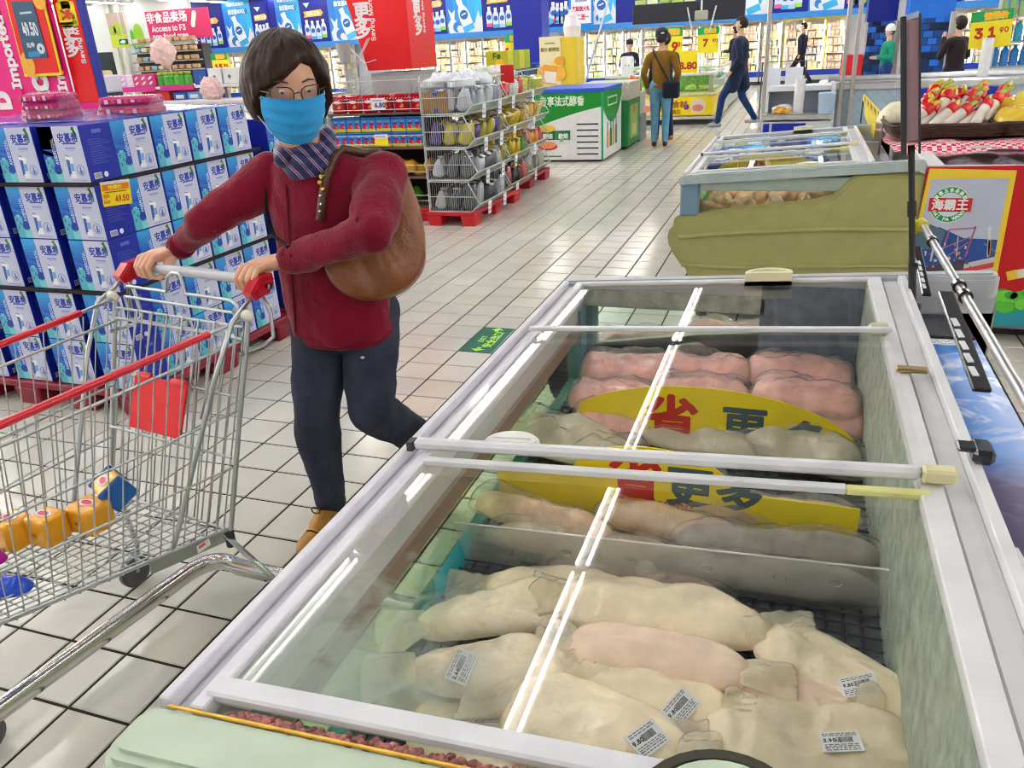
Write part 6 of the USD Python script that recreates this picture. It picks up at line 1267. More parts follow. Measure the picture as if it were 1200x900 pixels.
for k in range(15):
    x, y = 1.20+.14*(k % 5), 4.18+.27*(k//5); t = thing('frozen_packet', f'blue frozen packet, {["nearest", "middle", "farthest"][k//5]} blue row of the second freezer, {ordn(k % 5, 5)}', 'packet', (x, y, .73), group='blue packets in the second freezer')
    R = rotz(.2*(k % 3-1)); part(t, 'packet', MB().add(pouch(.25, .135, .055, 90+k, wr=.2, nu=16, nv=8, p=6., q=4.), ((.03, .12, .45), (.25, .50, .65), (.60, .68, .72))[k % 3], rotz(1.5) @ R, (x, y, .73)), GLOSS, smooth=True)
    part(t, 'print', MB().box((x, y, .785), (.07, .14, .008), ((.7, .75, .8), (.02, .2, .5), (.03, .3, .6))[k % 3], .002, R), PRINT)
solo('printed_sheet', MB().span((2.03, 3.5, .785), (2.16, 4.9, .790), (1, 1, 1), .001), LK+'sea_sheet2', 'blue and brown printed sheet on the ledge of the second freezer', 'printed sheet')
# price frame on the second freezer's ledge
pf = thing('price_strip_holder', 'yellow and black price strip in a thin wire frame behind the second freezer', 'price frame', (2.14, 4.75, .79))
a0, a1 = PX(1012, 114, 2.115), PX(1035, 140, 2.115); b0 = V3(a0[0], a0[1], .79); b1 = V3(a1[0], a1[1], .79)
part(pf, 'post', MB().cyl(b0, a0, .006, (.12, .12, .12), 8), STEEL); part(pf, 'post', MB().cyl(b1, a1+V3(0, 0, .02), .006, (.4, .4, .4), 8), STEEL)
part(pf, 'strip', MB().bar(a0, a1, .012, .045, (.88, .66, .02), up=(0, 0, 1)), PRINT, 'yellow strip'); d = a1-a0
dk = MB()
for k in range(5): dk.bar(a0+d*(.12+.18*k)+V3(0, 0, .012), a0+d*(.2+.18*k)+V3(0, 0, -.006), .014, .02, (.03, .03, .04))
part(pf, 'print', dk, PRINT); part(pf, 'card', MB().add(trimesh.convex.convex_hull(np.array([a0+d*.1+V3(s_, 0, -.03) for s_ in (-.002, .002)]+[a0+d*.75+V3(s_, 0, -.03) for s_ in (-.002, .002)]+[a0+d*.75+V3(s_, 0, -.16) for s_ in (-.002, .002)]+[a0+d*.2+V3(s_, 0, -.11) for s_ in (-.002, .002)])), (.9, .72, .03)), PRINT, 'yellow hanging card')
# ---------------------------------------------------------------- freezer behind the poster, with food trays on it
f3 = thing('display_freezer', 'freezer fronted by a red and white seafood poster, food trays on its lid', 'freezer', (2.95, 4.0, 0))
part(f3, 'body', MB().span((2.27, 3.30, .06), (3.7, 5.3, .80), (.30, .31, .34), .01), PAINT)
part(f3, 'foot', MB().span((2.35, 3.40, 0), (3.6, 5.2, .07), (.05, .05, .05)), MATTE)
part(f3, 'well_floor', MB().span((2.33, 3.36, .795), (3.65, 5.2, .802), (.22, .17, .24)), FROST)
rl = MB(); R3 = [(2.27, 3.30), (2.36, 5.3)]
part(f3, 'rail', MB().span((2.25, 3.31, .80), (2.33, 5.3, .872), (.78, .77, .78), .006), PAINT); part(f3, 'rail', MB().span((2.25, 3.285, .80), (3.7, 3.33, .868), (.55, .55, .60), .006), PAINT)
part(f3, 'lid', MB().span((2.33, 3.33, .866), (3.66, 5.2, .869), (1, 1, 1)), GLASS); part(f3, 'lid_bar', MB().span((2.3, 3.86, .866), (3.66, 3.90, .886), (.50, .52, .55), .006), PAINT)
for k in range(6):
    x, y = 2.46+.20*(k % 3), 3.48+.18*(k//3); solo('purple_packet', MB().add(pouch(.2, .15, .04, 30+k, wr=.3, nu=14, nv=8), (.42, .36, .48), rotz(.4*k), (x, y, .812)), GLOSS, f'pale purple packet in the poster freezer, {["near", "far"][k//3]} row, {ordn(k % 3, 3)}', 'packet', 'purple packets in the poster freezer', smooth=True)
ps = thing('seafood_poster', 'poster with a fishing harbour under a green and red round emblem, yellow frame on red', 'poster', (2.55, 3.27, .5))
o = V3(0, 3.268, 0); ex_, ez_ = V3(1, 0, 0), V3(0, 0, 1.)
q = lambda px, py: (lambda p: (p[0], p[2]))(PY(px, py, 3.268))
part(ps, 'red_board', MB().poly([(2.245, .10), (3.2, .10), (3.2, .88), (2.245, .868)], o, ex_, ez_, (.55, .004, .012), .012), PRINT, 'deep red board')
part(ps, 'yellow_frame', MB().poly(Polygon([q(1089, 197), q(1191, 199), q(1163, 345), q(1158, 360), q(1060, 360), q(1066, 300)]), o+V3(0, -.0125, 0), ex_, ez_, (.85, .60, .04), .003), PRINT, 'yellow frame')
part(ps, 'picture', MB().poly(Polygon([q(1091, 209), q(1182, 208), q(1159, 330), q(1060, 334), q(1070, 300)]), o+V3(0, -.0158, 0), ex_, ez_, (.48, .52, .64), .001), PRINT, 'pale sky of the picture')
m = MB(); oo = o+V3(0, -.0172, 0)
m.poly([q(1072, 286), q(1100, 265), q(1128, 278), q(1168, 280), q(1160, 325), q(1066, 330)], oo, ex_, ez_, (.02, .08, .32), .0006); m.poly([q(1070, 275), q(1090, 262), q(1108, 270), q(1100, 290), q(1072, 292)], oo, ex_, ez_, (.08, .16, .22), .0010)
m.poly([q(1062, 322), q(1110, 312), q(1164, 300), q(1162, 330), q(1060, 334)], oo, ex_, ez_, (.55, .53, .55), .0010); m.poly([q(1062, 328), q(1164, 306), q(1163, 312), q(1062, 333)], oo, ex_, ez_, (.55, .06, .05), .0014); m.poly([q(1075, 312), q(1130, 303), q(1128, 315), q(1076, 322)], oo, ex_, ez_, (.06, .05, .08), .0016)
for (a, b, w, c) in [((1100, 305), (1112, 268), 2.2, (.45, .12, .22)), ((1112, 268), (1143, 266), 1.6, (.5, .15, .2)), ((1143, 264), (1130, 300), 1.8, (.45, .12, .22)), ((1104, 290), (1140, 275), 1.2, (.55, .2, .25)), ((1108, 300), (1134, 283), 1.2, (.5, .2, .25)), ((1159, 264), (1157, 300), 3, (.75, .72, .7)), ((1159, 280), (1158, 298), 3.2, (.8, .45, .05)), ((1120, 300), (1122, 276), 1.4, (.6, .5, .5)), ((1090, 305), (1094, 285), 2.5, (.6, .6, .62)), ((1152, 284), (1168, 296), 1.0, (.5, .2, .2))]:
    A, B = np.array(q(*a)), np.array(q(*b)); d = B-A; n = np.array([-d[1], d[0]])/np.linalg.norm(d)*w*.0018
    m.poly([tuple(A+n), tuple(A-n), tuple(B-n), tuple(B+n)], oo, ex_, ez_, c, .0018)
cx_, cz_ = q(1112, 239); r0 = abs(q(1136, 239)[0]-cx_)
m.poly(affinity.scale(Point(cx_, cz_).buffer(r0), .98, 1.), oo, ex_, ez_, (.7, .72, .7), .0012); m.poly(Point(cx_, cz_).buffer(r0*.95), oo, ex_, ez_, (.01, .32, .10), .0018); m.poly(Point(cx_, cz_).buffer(r0*.66), oo, ex_, ez_, (.62, .68, .75), .0022)
m.poly(sbox(cx_-r0*1.02, cz_-r0*.38, cx_+r0*1.08, cz_+r0*.36), oo, ex_, ez_, (.60, .02, .03), .0026); m.text('海霸王', r0*.62, oo+V3(cx_+.002, -.003, cz_), ex_, ez_, (.85, .8, .8), .0008, bold=2, px=64, fit=r0*1.8)
for k, chh in enumerate('HAI PA WANG'):
    an = math.radians(-150+12*k); 
    if chh != ' ': m.text(chh, r0*.24, oo+V3(cx_+r0*.80*math.cos(an), -.003, cz_+r0*.80*math.sin(an)), V3(-math.sin(an), 0, math.cos(an)), V3(-math.cos(an), 0, -math.sin(an)), (.75, .85, .7), .0006, px=24)
for k, chh in enumerate('海霸王食品集团'):
    an = math.radians(150-20*k); m.text(chh, r0*.22, oo+V3(cx_+r0*.80*math.cos(an), -.003, cz_+r0*.80*math.sin(an)), V3(math.sin(an), 0, -math.cos(an)), V3(math.cos(an), 0, math.sin(an)), (.75, .85, .7), .0006, px=24)
r = random.Random(12)
for k in range(46):
    x, z = q(1074+r.random()*62, 286+r.random()*28); w = .004+.012*r.random(); m.poly(sbox(x, z, x+w, z+.004+.012*r.random()), oo, ex_, ez_, ((.5, .52, .56), (.35, .10, .16), (.10, .10, .16), (.62, .60, .55), (.55, .25, .12))[k % 5], .0019+.00002*k)
part(ps, 'print', m, PRINT, 'harbour scene and round emblem')
m = MB(); r = random.Random(5)
for k in range(26):
    x, z = q(1165+r.random()*60, 342+r.random()*18); m.poly(affinity.scale(affinity.rotate(Point(0, 0).buffer(.035, quad_segs=3), 0), .8+.5*r.random(), .5+.4*r.random()), o+V3(x, -.0125, z), ex_, ez_, ((.10, .55, .04), (.20, .68, .06), (.04, .38, .03))[k % 3], .001+.0004*(k % 5))
m.poly([q(1160, 358), q(1240, 366), q(1240, 384), q(1160, 380)], o+V3(0, -.0125, 0), ex_, ez_, (.02, .32, .38), .002); m.poly([q(1178, 318), q(1240, 306), q(1240, 316), q(1180, 328)], o+V3(0, -.0125, 0), ex_, ez_, (.80, .72, .55), .002); m.poly([q(1178, 318), q(1190, 315), q(1192, 325), q(1180, 328)], o+V3(0, -.0125, 0), ex_, ez_, (.85, .55, .03), .003)
part(ps, 'salad_print', m, PRINT, 'green leaves and a yellow packet printed on the red board')
# checked cloth and trays
usdkit.material(stage, LK+'gingham', {"c": ("geometry", {}), "k": ("checker_texture", {"scale": 42., "color1": (.72, .01, .06), "color2": (.82, .72, .74)}), "p": ("principled_bsdf", {"roughness": .85})}, [("c.position", "k.vector"), ("k.color", "p.base_color")], surface="p.BSDF")
gx, gy_ = np.meshgrid(np.linspace(0, 1, 60), np.linspace(0, 1, 30), indexing='ij')
def cloth(o_, lx, ly, seed, amp, fall):
    z = (meshkit.fbm(np.stack([gx*7+seed, gy_*6, gx*0], -1), 3, seed)-.3)*amp; edge = np.clip((.12-gy_)/.12, 0, 1)
    v = np.stack([o_[0]+gx*lx+.02*np.sin(gy_*9+seed), o_[1]+gy_*ly+.025*np.sin(gx*11+seed), o_[2]+np.maximum(z, .002)-edge*fall], -1).reshape(-1, 3)
    i, j = np.meshgrid(np.arange(59), np.arange(29), indexing='ij'); k = i*30+j; f = np.stack([k, k+30, k+31, k+1], -1).reshape(-1, 4)
    return np.vstack([v, v-[0, 0, .002]]), np.vstack([f, f[:, ::-1]+len(v)])
solo('checked_cloth', MB().add(cloth((2.13, 3.80, .89), .95, .95, 2, .04, .03), (1, 1, 1)), LK+'gingham', 'red and white checked cloth rumpled under the food trays', 'cloth', smooth=True)
def tray(c, w, d, rz, label):
    t = thing('wicker_tray', label, 'tray', c, rz)
    m = MB(); sh = rrect(-w/2, -d/2, w/2, d/2, .06)
    m.poly(sh, (0, 0, .0), (1, 0, 0), (0, 1, 0), (.05, .028, .018), .012)
    part(t, 'base', m, WOODY, local=True)
    m = MB()
    for k in range(5):
        ring = np.array(rrect(-w/2-.008*k, -d/2-.008*k, w/2+.008*k, d/2+.008*k, .07).exterior.coords)[:-1]; m.tube(np.c_[ring, np.full(len(ring), .012+.014*k)+.003*np.sin(np.arange(len(ring)))], .0095, (.06+.01*(k % 2), .032, .02), 6, closed=True)
    part(t, 'rim', m, WOODY, 'dark woven rim', local=True, kind='stuff'); return t
TC = PZ(1095, 153, .945); tray((2.42, 4.24, .915), .54, .42, .05, 'dark wicker tray of red-topped rice rolls on the checked cloth')
r = random.Random(9); n = 0
for row in range(4):
    for k in range(6):
        n += 1; x, y = 2.21+.074*k+.03*row+.03*(r.random()-.5), 4.11+.085*row+.03*(r.random()-.5); z = .955+.012*row+.02*r.random(); d = nrm(V3(.36+.35*(r.random()-.5), .35+.3*(r.random()-.5), .40+.10*row+.15*(r.random()-.5))); a = V3(x, y, z); b = a+d*(.155+.02*r.random())
        t = thing('rice_roll', f'white rice roll with a red top, {["front", "second", "third", "rear"][row]} row of the tray, {ordn(k, 6)}', 'rice roll', a, group='red-topped rice rolls on the wicker tray')
        part(t, 'roll', MB().tube([a, a+(b-a)*.08, b-(b-a)*.05, b], [.022, .030, .030, .022], (.78, .70, .62), 10), FISH, smooth=True)
        part(t, 'red_top', MB().tube([b-d*.035, b-d*.02, b+d*.012, b+d*.03], [.031, .034, .030, .012], (.75, .012, .01), 10), GLOSS, 'bright red top', smooth=True)
        part(t, 'garnish', MB().add(pouch(.10, .04, .022, n, nu=10, nv=6), ((.65, .45, .02), (.35, .38, .02))[k % 2], rotz(r.random()*1.5) @ roty(-.4), b+d*.02), GLOSS, 'yellow-green garnish', smooth=True)
solo('pale_cake', MB().add(pouch(.26, .2, .10, 3, nu=20, nv=12, p=2.2), (.82, .76, .55), rotz(.8), (2.20, 4.42, .975)), FISH, 'pale cream food mound at the left end of the wicker tray', 'food', smooth=True)
tray((2.93, 4.27, .915), .46, .42, -.05, 'dark wicker tray of bagged yellow snacks at the right edge')
for k in range(7):
    solo('snack_bag', MB().add(pouch(.24, .17, .09, 20+k, wr=.4, nu=18, nv=10), ((.85, .58, .06), (.80, .65, .12))[k % 2], rotz(.6*k) @ rotx(.25), (2.78+.09*(k % 4), 4.15+.16*(k//4), .985+.03*(k//4))), GLOSS, f'clear bag of yellow snacks on the right-hand tray, {["front", "rear"][k//4]} row, {ordn(k % 4, 4)}', 'snack bag', 'yellow snack bags on the tray', smooth=True)
# ---------------------------------------------------------------- service counter in the background
sc_ = thing('service_counter', 'long steel-topped counter with a pale quilted panel and a dark blue sign panel', 'counter', (3.1, 10.2, 0))
part(sc_, 'body', MB().span((2.05, 10.0, .0), (4.2, 10.75, .80), (.45, .55, .62), .005), PAINT)
part(sc_, 'top', MB().span((1.85, 9.95, .80), (4.15, 10.8, .90), (.70, .70, .72), .02), STEEL, 'steel worktop')
part(sc_, 'roll_edge', MB().tube([(1.95, 10.3, .93), (4.1, 10.3, .93)], .035, (.72, .72, .74), 10), STEEL)
qp = MB().span((2.10, 9.985, .18), (2.76, 10.0, .80), (.42, .54, .62)); part(sc_, 'quilted_panel', qp, PAINT, 'pale blue quilted panel')
m = MB()
for s_ in (-1, 1):
    for k in range(-6, 10):
        A = np.array([2.10+.13*k, .18]); B = A+np.array([.62*.9, .62]); 
        if s_ < 0: A, B = np.array([A[0], .80]), np.array([B[0], .18])
        ln = Polygon([tuple(A+[-.004, 0]), tuple(A+[.004, 0]), tuple(B+[.004, 0]), tuple(B+[-.004, 0])]).intersection(sbox(2.10, .18, 2.76, .80))
        if not ln.is_empty and ln.geom_type == 'Polygon': m.poly(ln, (0, 9.984, 0), (1, 0, 0), (0, 0, 1), (.30, .42, .52), .002)
part(sc_, 'quilting', m, PAINT, kind='stuff'); part(sc_, 'base_strip', MB().span((2.06, 9.97, .10), (4.2, 10.0, .20), (.02, .05, .45)), PAINT)
bpn = MB().poly(Polygon([(2.80, .14), (3.78, .14), (3.80, .84), (2.84, .80)]), (0, 9.98, 0), (1, 0, 0), (0, 0, 1), (.006, .02, .36), .01); part(sc_, 'sign_panel', bpn, PRINT, 'dark blue sign panel')
m = MB(); m.text('方工厨', .16, (3.28, 9.968, .70), (1, 0, 0), (0, 0, 1), (.6, .68, .85), .002, bold=1, fit=.52); m.text('K', .14, (3.55, 9.968, .50), (1, 0, 0), (0, 0, 1), (.6, .68, .85), .002); part(sc_, 'lettering', m, PRINT)
ct = thing('bread_counter', 'small steel food counter with a glass front and a tray of brown pastries', 'counter', (1.6, 9.6, 0))
part(ct, 'cabinet', MB().span((1.22, 9.3, .08), (2.0, 10.0, .52), (.60, .63, .68), .006), PAINT); part(ct, 'plinth', MB().span((1.26, 9.34, 0), (1.96, 9.96, .08), (.08, .08, .09)), PAINT)
part(ct, 'blue_panel', MB().span((1.34, 9.292, .30), (1.72, 9.30, .50), (.006, .02, .40)).span((1.24, 9.292, .30), (1.31, 9.30, .50), (.006, .02, .40)), PRINT, 'dark blue panels'); part(ct, 'worktop', MB().span((1.20, 9.27, .54), (2.02, 9.62, .60), (.66, .66, .68), .006), STEEL)
part(ct, 'upper_shelf', MB().span((1.26, 9.62, .84), (2.02, 10.05, .90), (.72, .74, .78), .006).span((1.26, 9.98, .52), (2.02, 10.05, .85), (.55, .60, .66)), PAINT); part(ct, 'side_panel', MB().span((1.98, 9.45, .52), (2.02, 10.05, .92), (.70, .72, .75), .004), PAINT); part(ct, 'side_panel', MB().span((1.24, 9.62, .55), (1.27, 10.05, .86), (.68, .70, .74), .004), PAINT)
for k in range(10): solo('pastry', MB().sphere((1.36+.045*(k % 4)+.02*(k//4), 9.36+.05*(k//4), .625+.018*(k//4)), (.036, .03, .024), ((.55, .26, .03), (.75, .42, .03))[k % 2], 2), FISH, f'small golden-brown pastry on the steel counter, {["front", "middle", "rear"][k//4]} row, {ordn(k % 4, 4)}', 'pastry', 'pastries on the counter', smooth=True)
for p, h_, l in (((1.62, 9.58, .60), .38, 'white paper roll standing on the pastry counter'), ((3.66, 10.25, .90), .42, 'tall white paper roll on the long counter by the price sign')):
    solo('paper_roll', MB().lathe([(0, 0), (.06, 0), (.06, h_), (.018, h_), (.018, h_-.02), (0, h_-.02)], p, (.78, .78, .80), 18), PAINT, l, 'paper roll')
solo('white_sheet', MB().add(pouch(.28, .2, .05, 3, wr=.6, nu=16, nv=10), (.80, .80, .82), rotz(.5) @ rotx(.4), (1.45, 9.60, .63)), PAINT, 'crumpled white paper behind the pastries', 'paper', smooth=True)
solo('water_bucket', MB().lathe([(0, 0), (.085, 0), (.095, .20), (.10, .22), (.085, .23), (0, .235)], (1.93, 9.40, .60), (.35, .48, .62), 18), PAINT, 'pale blue bucket with a white lid beside the pastry counter', 'bucket')
for k, (x, y, a, z1, w, l) in enumerate(((1.20, 9.9, 917, 3.98, .05, 'steel post left of the pastry counter'), (2.10, 9.9, 0, 3.98, .05, 'left of two steel posts behind the quilted panel'), (2.22, 9.9, 0, 3.98, .05, 'right of two steel posts behind the quilted panel'))):
    solo('steel_post', MB().span((x-w/2, y-w/2, 0), (x+w/2, y+w/2, z1), (.55, .52, .50), .006), STEEL, l, 'post')
mp = thing('menu_board', 'two white notices in a thin black frame beside the steel post', 'notice board', (1.08, 15, 0)); 
for k, s_ in enumerate((-.19, .19)): part(mp, 'sheet', MB().span((1.30+s_-.15, 15.0, .30), (1.30+s_+.15, 15.01, .92), (.72, .76, .86)), PRINT)
part(mp, 'frame', MB().tube([(.93, 15.0, .0), (.93, 15.0, 1.02), (1.68, 15.0, 1.02), (1.68, 15.0, .0)], .014, (.04, .04, .05), 6), PAINT)
solo('red_promo_box', MB().span((PY(985, 80, 20)[0], 20, 0), (PY(1010, 80, 20)[0], 20.5, .95), (.72, .01, .02), .01), PRINT, 'red promotion stand before the dark tiled column', 'stand')
wb = thing('water_rack', 'rack of blue-wrapped bottled drinks at the right edge behind the counter', 'rack', (4.15, 10.9, 0))
for j in range(7):
    part(wb, 'shelf', MB().span((3.82, 10.83, .12+.28*j), (4.9, 11.4, .14+.28*j), (.3, .35, .4)), PAINT)
    m = MB()
    for k in range(10): x = 3.88+.105*k; m.lathe([(0, 0), (.046, 0), (.046, .17), (.02, .21), (.02, .235), (0, .235)], (x, 10.93, .14+.28*j), ((.02, .22, .55), (.04, .40, .62), (.02, .16, .45), (.35, .55, .25))[(j+k//4) % 3 if j != 5 else 3], 10)
    part(wb, 'bottle_row', m, GLOSS, 'row of blue bottles', kind='stuff')
for x in (3.83, 4.89): part(wb, 'upright', MB().span((x-.015, 10.83, 0), (x+.015, 10.87, 2.1), (.55, .57, .6)), PAINT)
def price_board(c, w, h, label, price, cents, stand_z, head=True, tilt=0.):
    t = thing('price_board', label, 'price sign', c); c = V3(*c); part(t, 'board', MB().poly(sbox(-w/2, -h/2, w/2, h/2), c, (1, 0, tilt), (-tilt, 0, 1), (.90, .74, .02), .012), PRINT, 'yellow board')
    m = MB(); y = c+V3(0, -.0125, 0)
    if head:
        m.poly(sbox(-w/2, h*.22, w/2, h/2), y, (1, 0, tilt), (-tilt, 0, 1), (.01, .36, .10), .002); m.text('惊爆价', h*.2, y+V3(w*.08, -.0022, h*.36), (1, 0, tilt), (-tilt, 0, 1), (.88, .50, .03), .002, px=24, bold=2, fit=w*.6)
    m.text(price, h*.36, y+V3(-w*.12, 0, -h*.10), (1, 0, tilt), (-tilt, 0, 1), (.50, .03, .02), .003, bold=2, px=36); 
    if cents: m.text(cents, h*.18, y+V3(w*.32, 0, -h*.03), (1, 0, tilt), (-tilt, 0, 1), (.50, .05, .02), .003, bold=1, px=24)
    part(t, 'lettering', m, PRINT, 'dark red figures on yellow under a green heading' if head else 'dark red figures'); part(t, 'stand', MB().cyl((c[0], c[1]+.012, stand_z), (c[0], c[1]+.012, c[2]+h*.3), .012, (.6, .6, .6), 8), STEEL); return t
c = PY(1161, 34, 10.3); price_board(c, .43, .40, 'big yellow sign priced 31.90 at the counter on the right', '3 1', '90', .9, tilt=.06)
# ---------------------------------------------------------------- freezers with yellow banners
pr = thing('promo_freezer', 'glass-topped promotion freezer skirted with yellow picture banners', 'freezer', (-.9, 15.0, 0))
part(pr, 'base', MB().span((-1.9, 14.65, .12), (.10, 16.8, .50), (.55, .55, .45), .01), PAINT); part(pr, 'kick', MB().span((-1.85, 14.72, 0), (.05, 16.7, .13), (.10, .10, .10)), MATTE); part(pr, 'bumper', MB().span((-1.95, 14.56, .10), (.16, 14.66, .15), (.55, .55, .50), .01).span((.10, 14.6, .10), (.20, 16.9, .15), (.55, .55, .50), .01), PAINT)
part(pr, 'shelf_edge', MB().span((-1.95, 14.58, .50), (.15, 14.72, .565), (.60, .55, .25), .02).span((.05, 14.6, .50), (.17, 16.9, .565), (.60, .55, .25), .02), PAINT)
part(pr, 'banner', MB().span((-1.92, 14.60, .17), (.12, 14.63, .50), (.92, .70, .01)).span((.10, 14.62, .17), (.125, 16.85, .50), (.92, .68, .01)), PRINT, 'yellow banners')
m = MB(); y = 14.598
for x in (-1.1, -.15): m.poly(Point(x, .33).buffer(.14), (0, y, 0), (1, 0, 0), (0, 0, 1), (.75, .62, .50), .003); m.poly(affinity.scale(Point(x, .30).buffer(.10), 1, .6), (0, y, 0), (1, 0, 0), (0, 0, 1), (.70, .25, .15), .006)
m.text('火锅食材', .13, (-.62, y-.003, .37), (1, 0, 0), (0, 0, 1), (.35, .15, .02), .003, px=24, bold=1, fit=.55); m.text('新鲜直达', .08, (-.62, y-.003, .24), (1, 0, 0), (0, 0, 1), (.4, .2, .02), .003, px=24); m.poly(sbox(-.9, .44, -.65, .49), (0, y, 0), (1, 0, 0), (0, 0, 1), (.6, .05, .02), .003); m.poly(Point(-.36, .32).buffer(.05), (0, y, 0), (1, 0, 0), (0, 0, 1), (.18, .02, .35), .004)
part(pr, 'print', m, PRINT, 'pictures and dark characters')
part(pr, 'glass_front', MB().span((-1.85, 14.72, .565), (.02, 14.726, .86), (1, 1, 1)), GREENGLASS); part(pr, 'corner_post', MB().span((.02, 14.70, .565), (.10, 14.78, .87), (.42, .40, .30), .01), PAINT); part(pr, 'inner_back', MB().span((-1.85, 15.4, .565), (.02, 15.42, .86), (.30, .45, .12)), FROST); part(pr, 'inner_floor', MB().span((-1.85, 14.72, .565), (.02, 16.8, .575), (.45, .55, .20)), FROST)
part(pr, 'rim', MB().span((-1.92, 14.64, .855), (.12, 14.76, .905), (.62, .64, .62), .015).span((.02, 14.7, .855), (.12, 16.85, .905), (.62, .64, .62), .015).span((-1.92, 14.7, .855), (-1.82, 16.85, .905), (.62, .64, .62), .015), PAINT, 'grey rim'); part(pr, 'lid', MB().span((-1.85, 14.74, .895), (.04, 16.8, .899), (1, 1, 1)), GREENGLASS)
for k in range(8): part(pr, 'frozen_pack', MB().add(pouch(.24, .16, .08, k, wr=.3, nu=12, nv=8), ((.50, .62, .10), (.65, .60, .20), (.20, .45, .10))[k % 3], rotz(k), (-1.65+.22*k, 14.95+.1*(k % 2), .60)), GLOSS, smooth=True)
p2 = thing('long_freezer', 'long glass-topped freezer running away behind the yellow-bannered one', 'freezer', (-.8, 19.5, 0))
part(p2, 'body', MB().span((-1.9, 17.0, .05), (.12, 22.5, .70), (.55, .60, .55), .02), PAINT); part(p2, 'foot', MB().span((-1.8, 17.1, 0), (.0, 22.4, .06), (.1, .1, .1)), MATTE); part(p2, 'glass_hood', MB().tube([(-.9, 17.05, .72), (-.9, 22.4, .72)], 1., (1, 1, 1), 24) if False else MB().span((-1.85, 17.05, .70), (.05, 22.45, .95), (1, 1, 1), .06), GREENGLASS)
for x in (-1.86, -.9, .06): part(p2, 'rail', MB().span((x-.03, 17.02, .90), (x+.03, 22.45, .97), (.72, .76, .70), .01), PAINT)
m = MB(); r = random.Random(2)
for k in range(60): m.box((-1.7+.17*(k % 10), 17.4+.85*(k//10), .74), (.14, .6, .09), ((.45, .6, .35), (.7, .72, .6), (.3, .5, .25), (.75, .6, .3))[r.randrange(4)], .01)
part(p2, 'goods', m, PRINT, kind='stuff')
price_board(PY(806, 74, 14.68), .36, .42, 'yellow price card 28.80 on the rim of the promotion freezer', '28.80', '', .88, head=False)
price_board(PY(830, 47, 17.3), .44, .50, 'green and yellow price sign 7.90 above the long freezer', '7', '90', .94); price_board(PY(788, 51, 17.0), .42, .62, 'green and yellow price sign ending in 90 beside the man in brown', '6 9', '0', .94)
price_board(PY(602, 57, 24.5), .55, .85, 'yellow price sign 19 by the far tiled column', '1 9', '', 0.)
price_board(PY(259, 76, 9.0), .28, .30, 'green and yellow price sign 15.80 among the shelves left of the woman', '15', '80', .0)
# green chest freezer and its neighbours
gz_ = thing('chest_freezer', 'white chest freezer with a curved green top band and food pictures', 'freezer', (-1.3, 10.4, 0)); gx0, gx1, gy0, gy1 = -1.80, -.83, 9.77, 10.95
part(gz_, 'cabinet', MB().span((gx0, gy0, .03), (gx1, gy1, .90), (.78, .78, .80), .006), PAINT); part(gz_, 'foot', MB().span((gx0+.05, gy0+.05, 0), (gx1-.05, gy1-.05, .035), (.05, .05, .05)), MATTE); part(gz_, 'top_edge', MB().span((gx0, gy0-.01, .90), (gx1+.01, gy1, .955), (.02, .10, .60), .006), PAINT, 'blue top edge')
m = MB(); o = V3(0, gy0-.0015, 0); GR = (.01, .26, .03)
cur = [(gx0+.001+(gx1-gx0)*t_, .60-.14*(1-t_)**1.6+.12*t_) for t_ in np.linspace(0, 1, 16)]
m.poly(Polygon([(gx1, .90), (gx0, .90)]+cur), o, (1, 0, 0), (0, 0, 1), GR, .002); m.text('专享法式醇香', .13, o+V3(-1.40, -.002, .80), (1, 0, 0), (0, 0, 1), (.65, .80, .62), .002, px=32, fit=.62)
for k in range(6): m.poly(sbox(-1.20, .10+.078*k, -.90, .118+.078*k), o, (1, 0, 0), (0, 0, 1), (.02, .02, .03), .002)
for x, w, c1 in ((-1.60, .13, (.01, .16, .06)), (-1.38, .11, (.01, .20, .06))):
    m.poly(sbox(x-w, .24, x+w*.8, .40), o, (1, 0, 0), (0, 0, 1), (.70, .72, .72), .002); m.poly(sbox(x-w, .30, x+w*.8, .42), o, (1, 0, 0), (0, 0, 1), c1, .003); m.text('欧焙', .07, o+V3(x-.01, -.003, .35), (1, 0, 0), (0, 0, 1), (.8, .85, .8), .002, px=24)
m.poly(affinity.scale(Point(-1.62, .21).buffer(.14), 1, .35), o, (1, 0, 0), (0, 0, 1), (.50, .02, .06), .0035); m.poly(affinity.scale(Point(-1.62, .23).buffer(.12), 1, .4), o, (1, 0, 0), (0, 0, 1), (.75, .25, .10), .004); m.poly(affinity.scale(Point(-1.62, .45).buffer(.12), 1, .4), o, (1, 0, 0), (0, 0, 1), (.75, .52, .05), .004); m.poly(Point(-1.42, .30).buffer(.03), o, (1, 0, 0), (0, 0, 1), (.2, .5, .2), .004); m.poly(Point(-1.68, .62).buffer(.04).difference(Point(-1.68, .62).buffer(.032)), o, (1, 0, 0), (0, 0, 1), (.5, .75, .4), .004)
m.poly(sbox(-1.72, .07, -1.42, .09), o, (1, 0, 0), (0, 0, 1), (.05, .3, .12), .002); m.poly(sbox(gx1-.03, .03, gx1, .95), o, (1, 0, 0), (0, 0, 1), (.02, .40, .16), .004)
part(gz_, 'front_print', m, PRINT, 'green band, food pictures and dark vents')
m = MB(); o = V3(gx1+.0015, 0, 0); c2 = [(gy0+(gy1-gy0)*t_, .90-.42*math.sin(math.pi*min(1, .12+.85*t_))**.7) for t_ in np.linspace(0, 1, 16)]
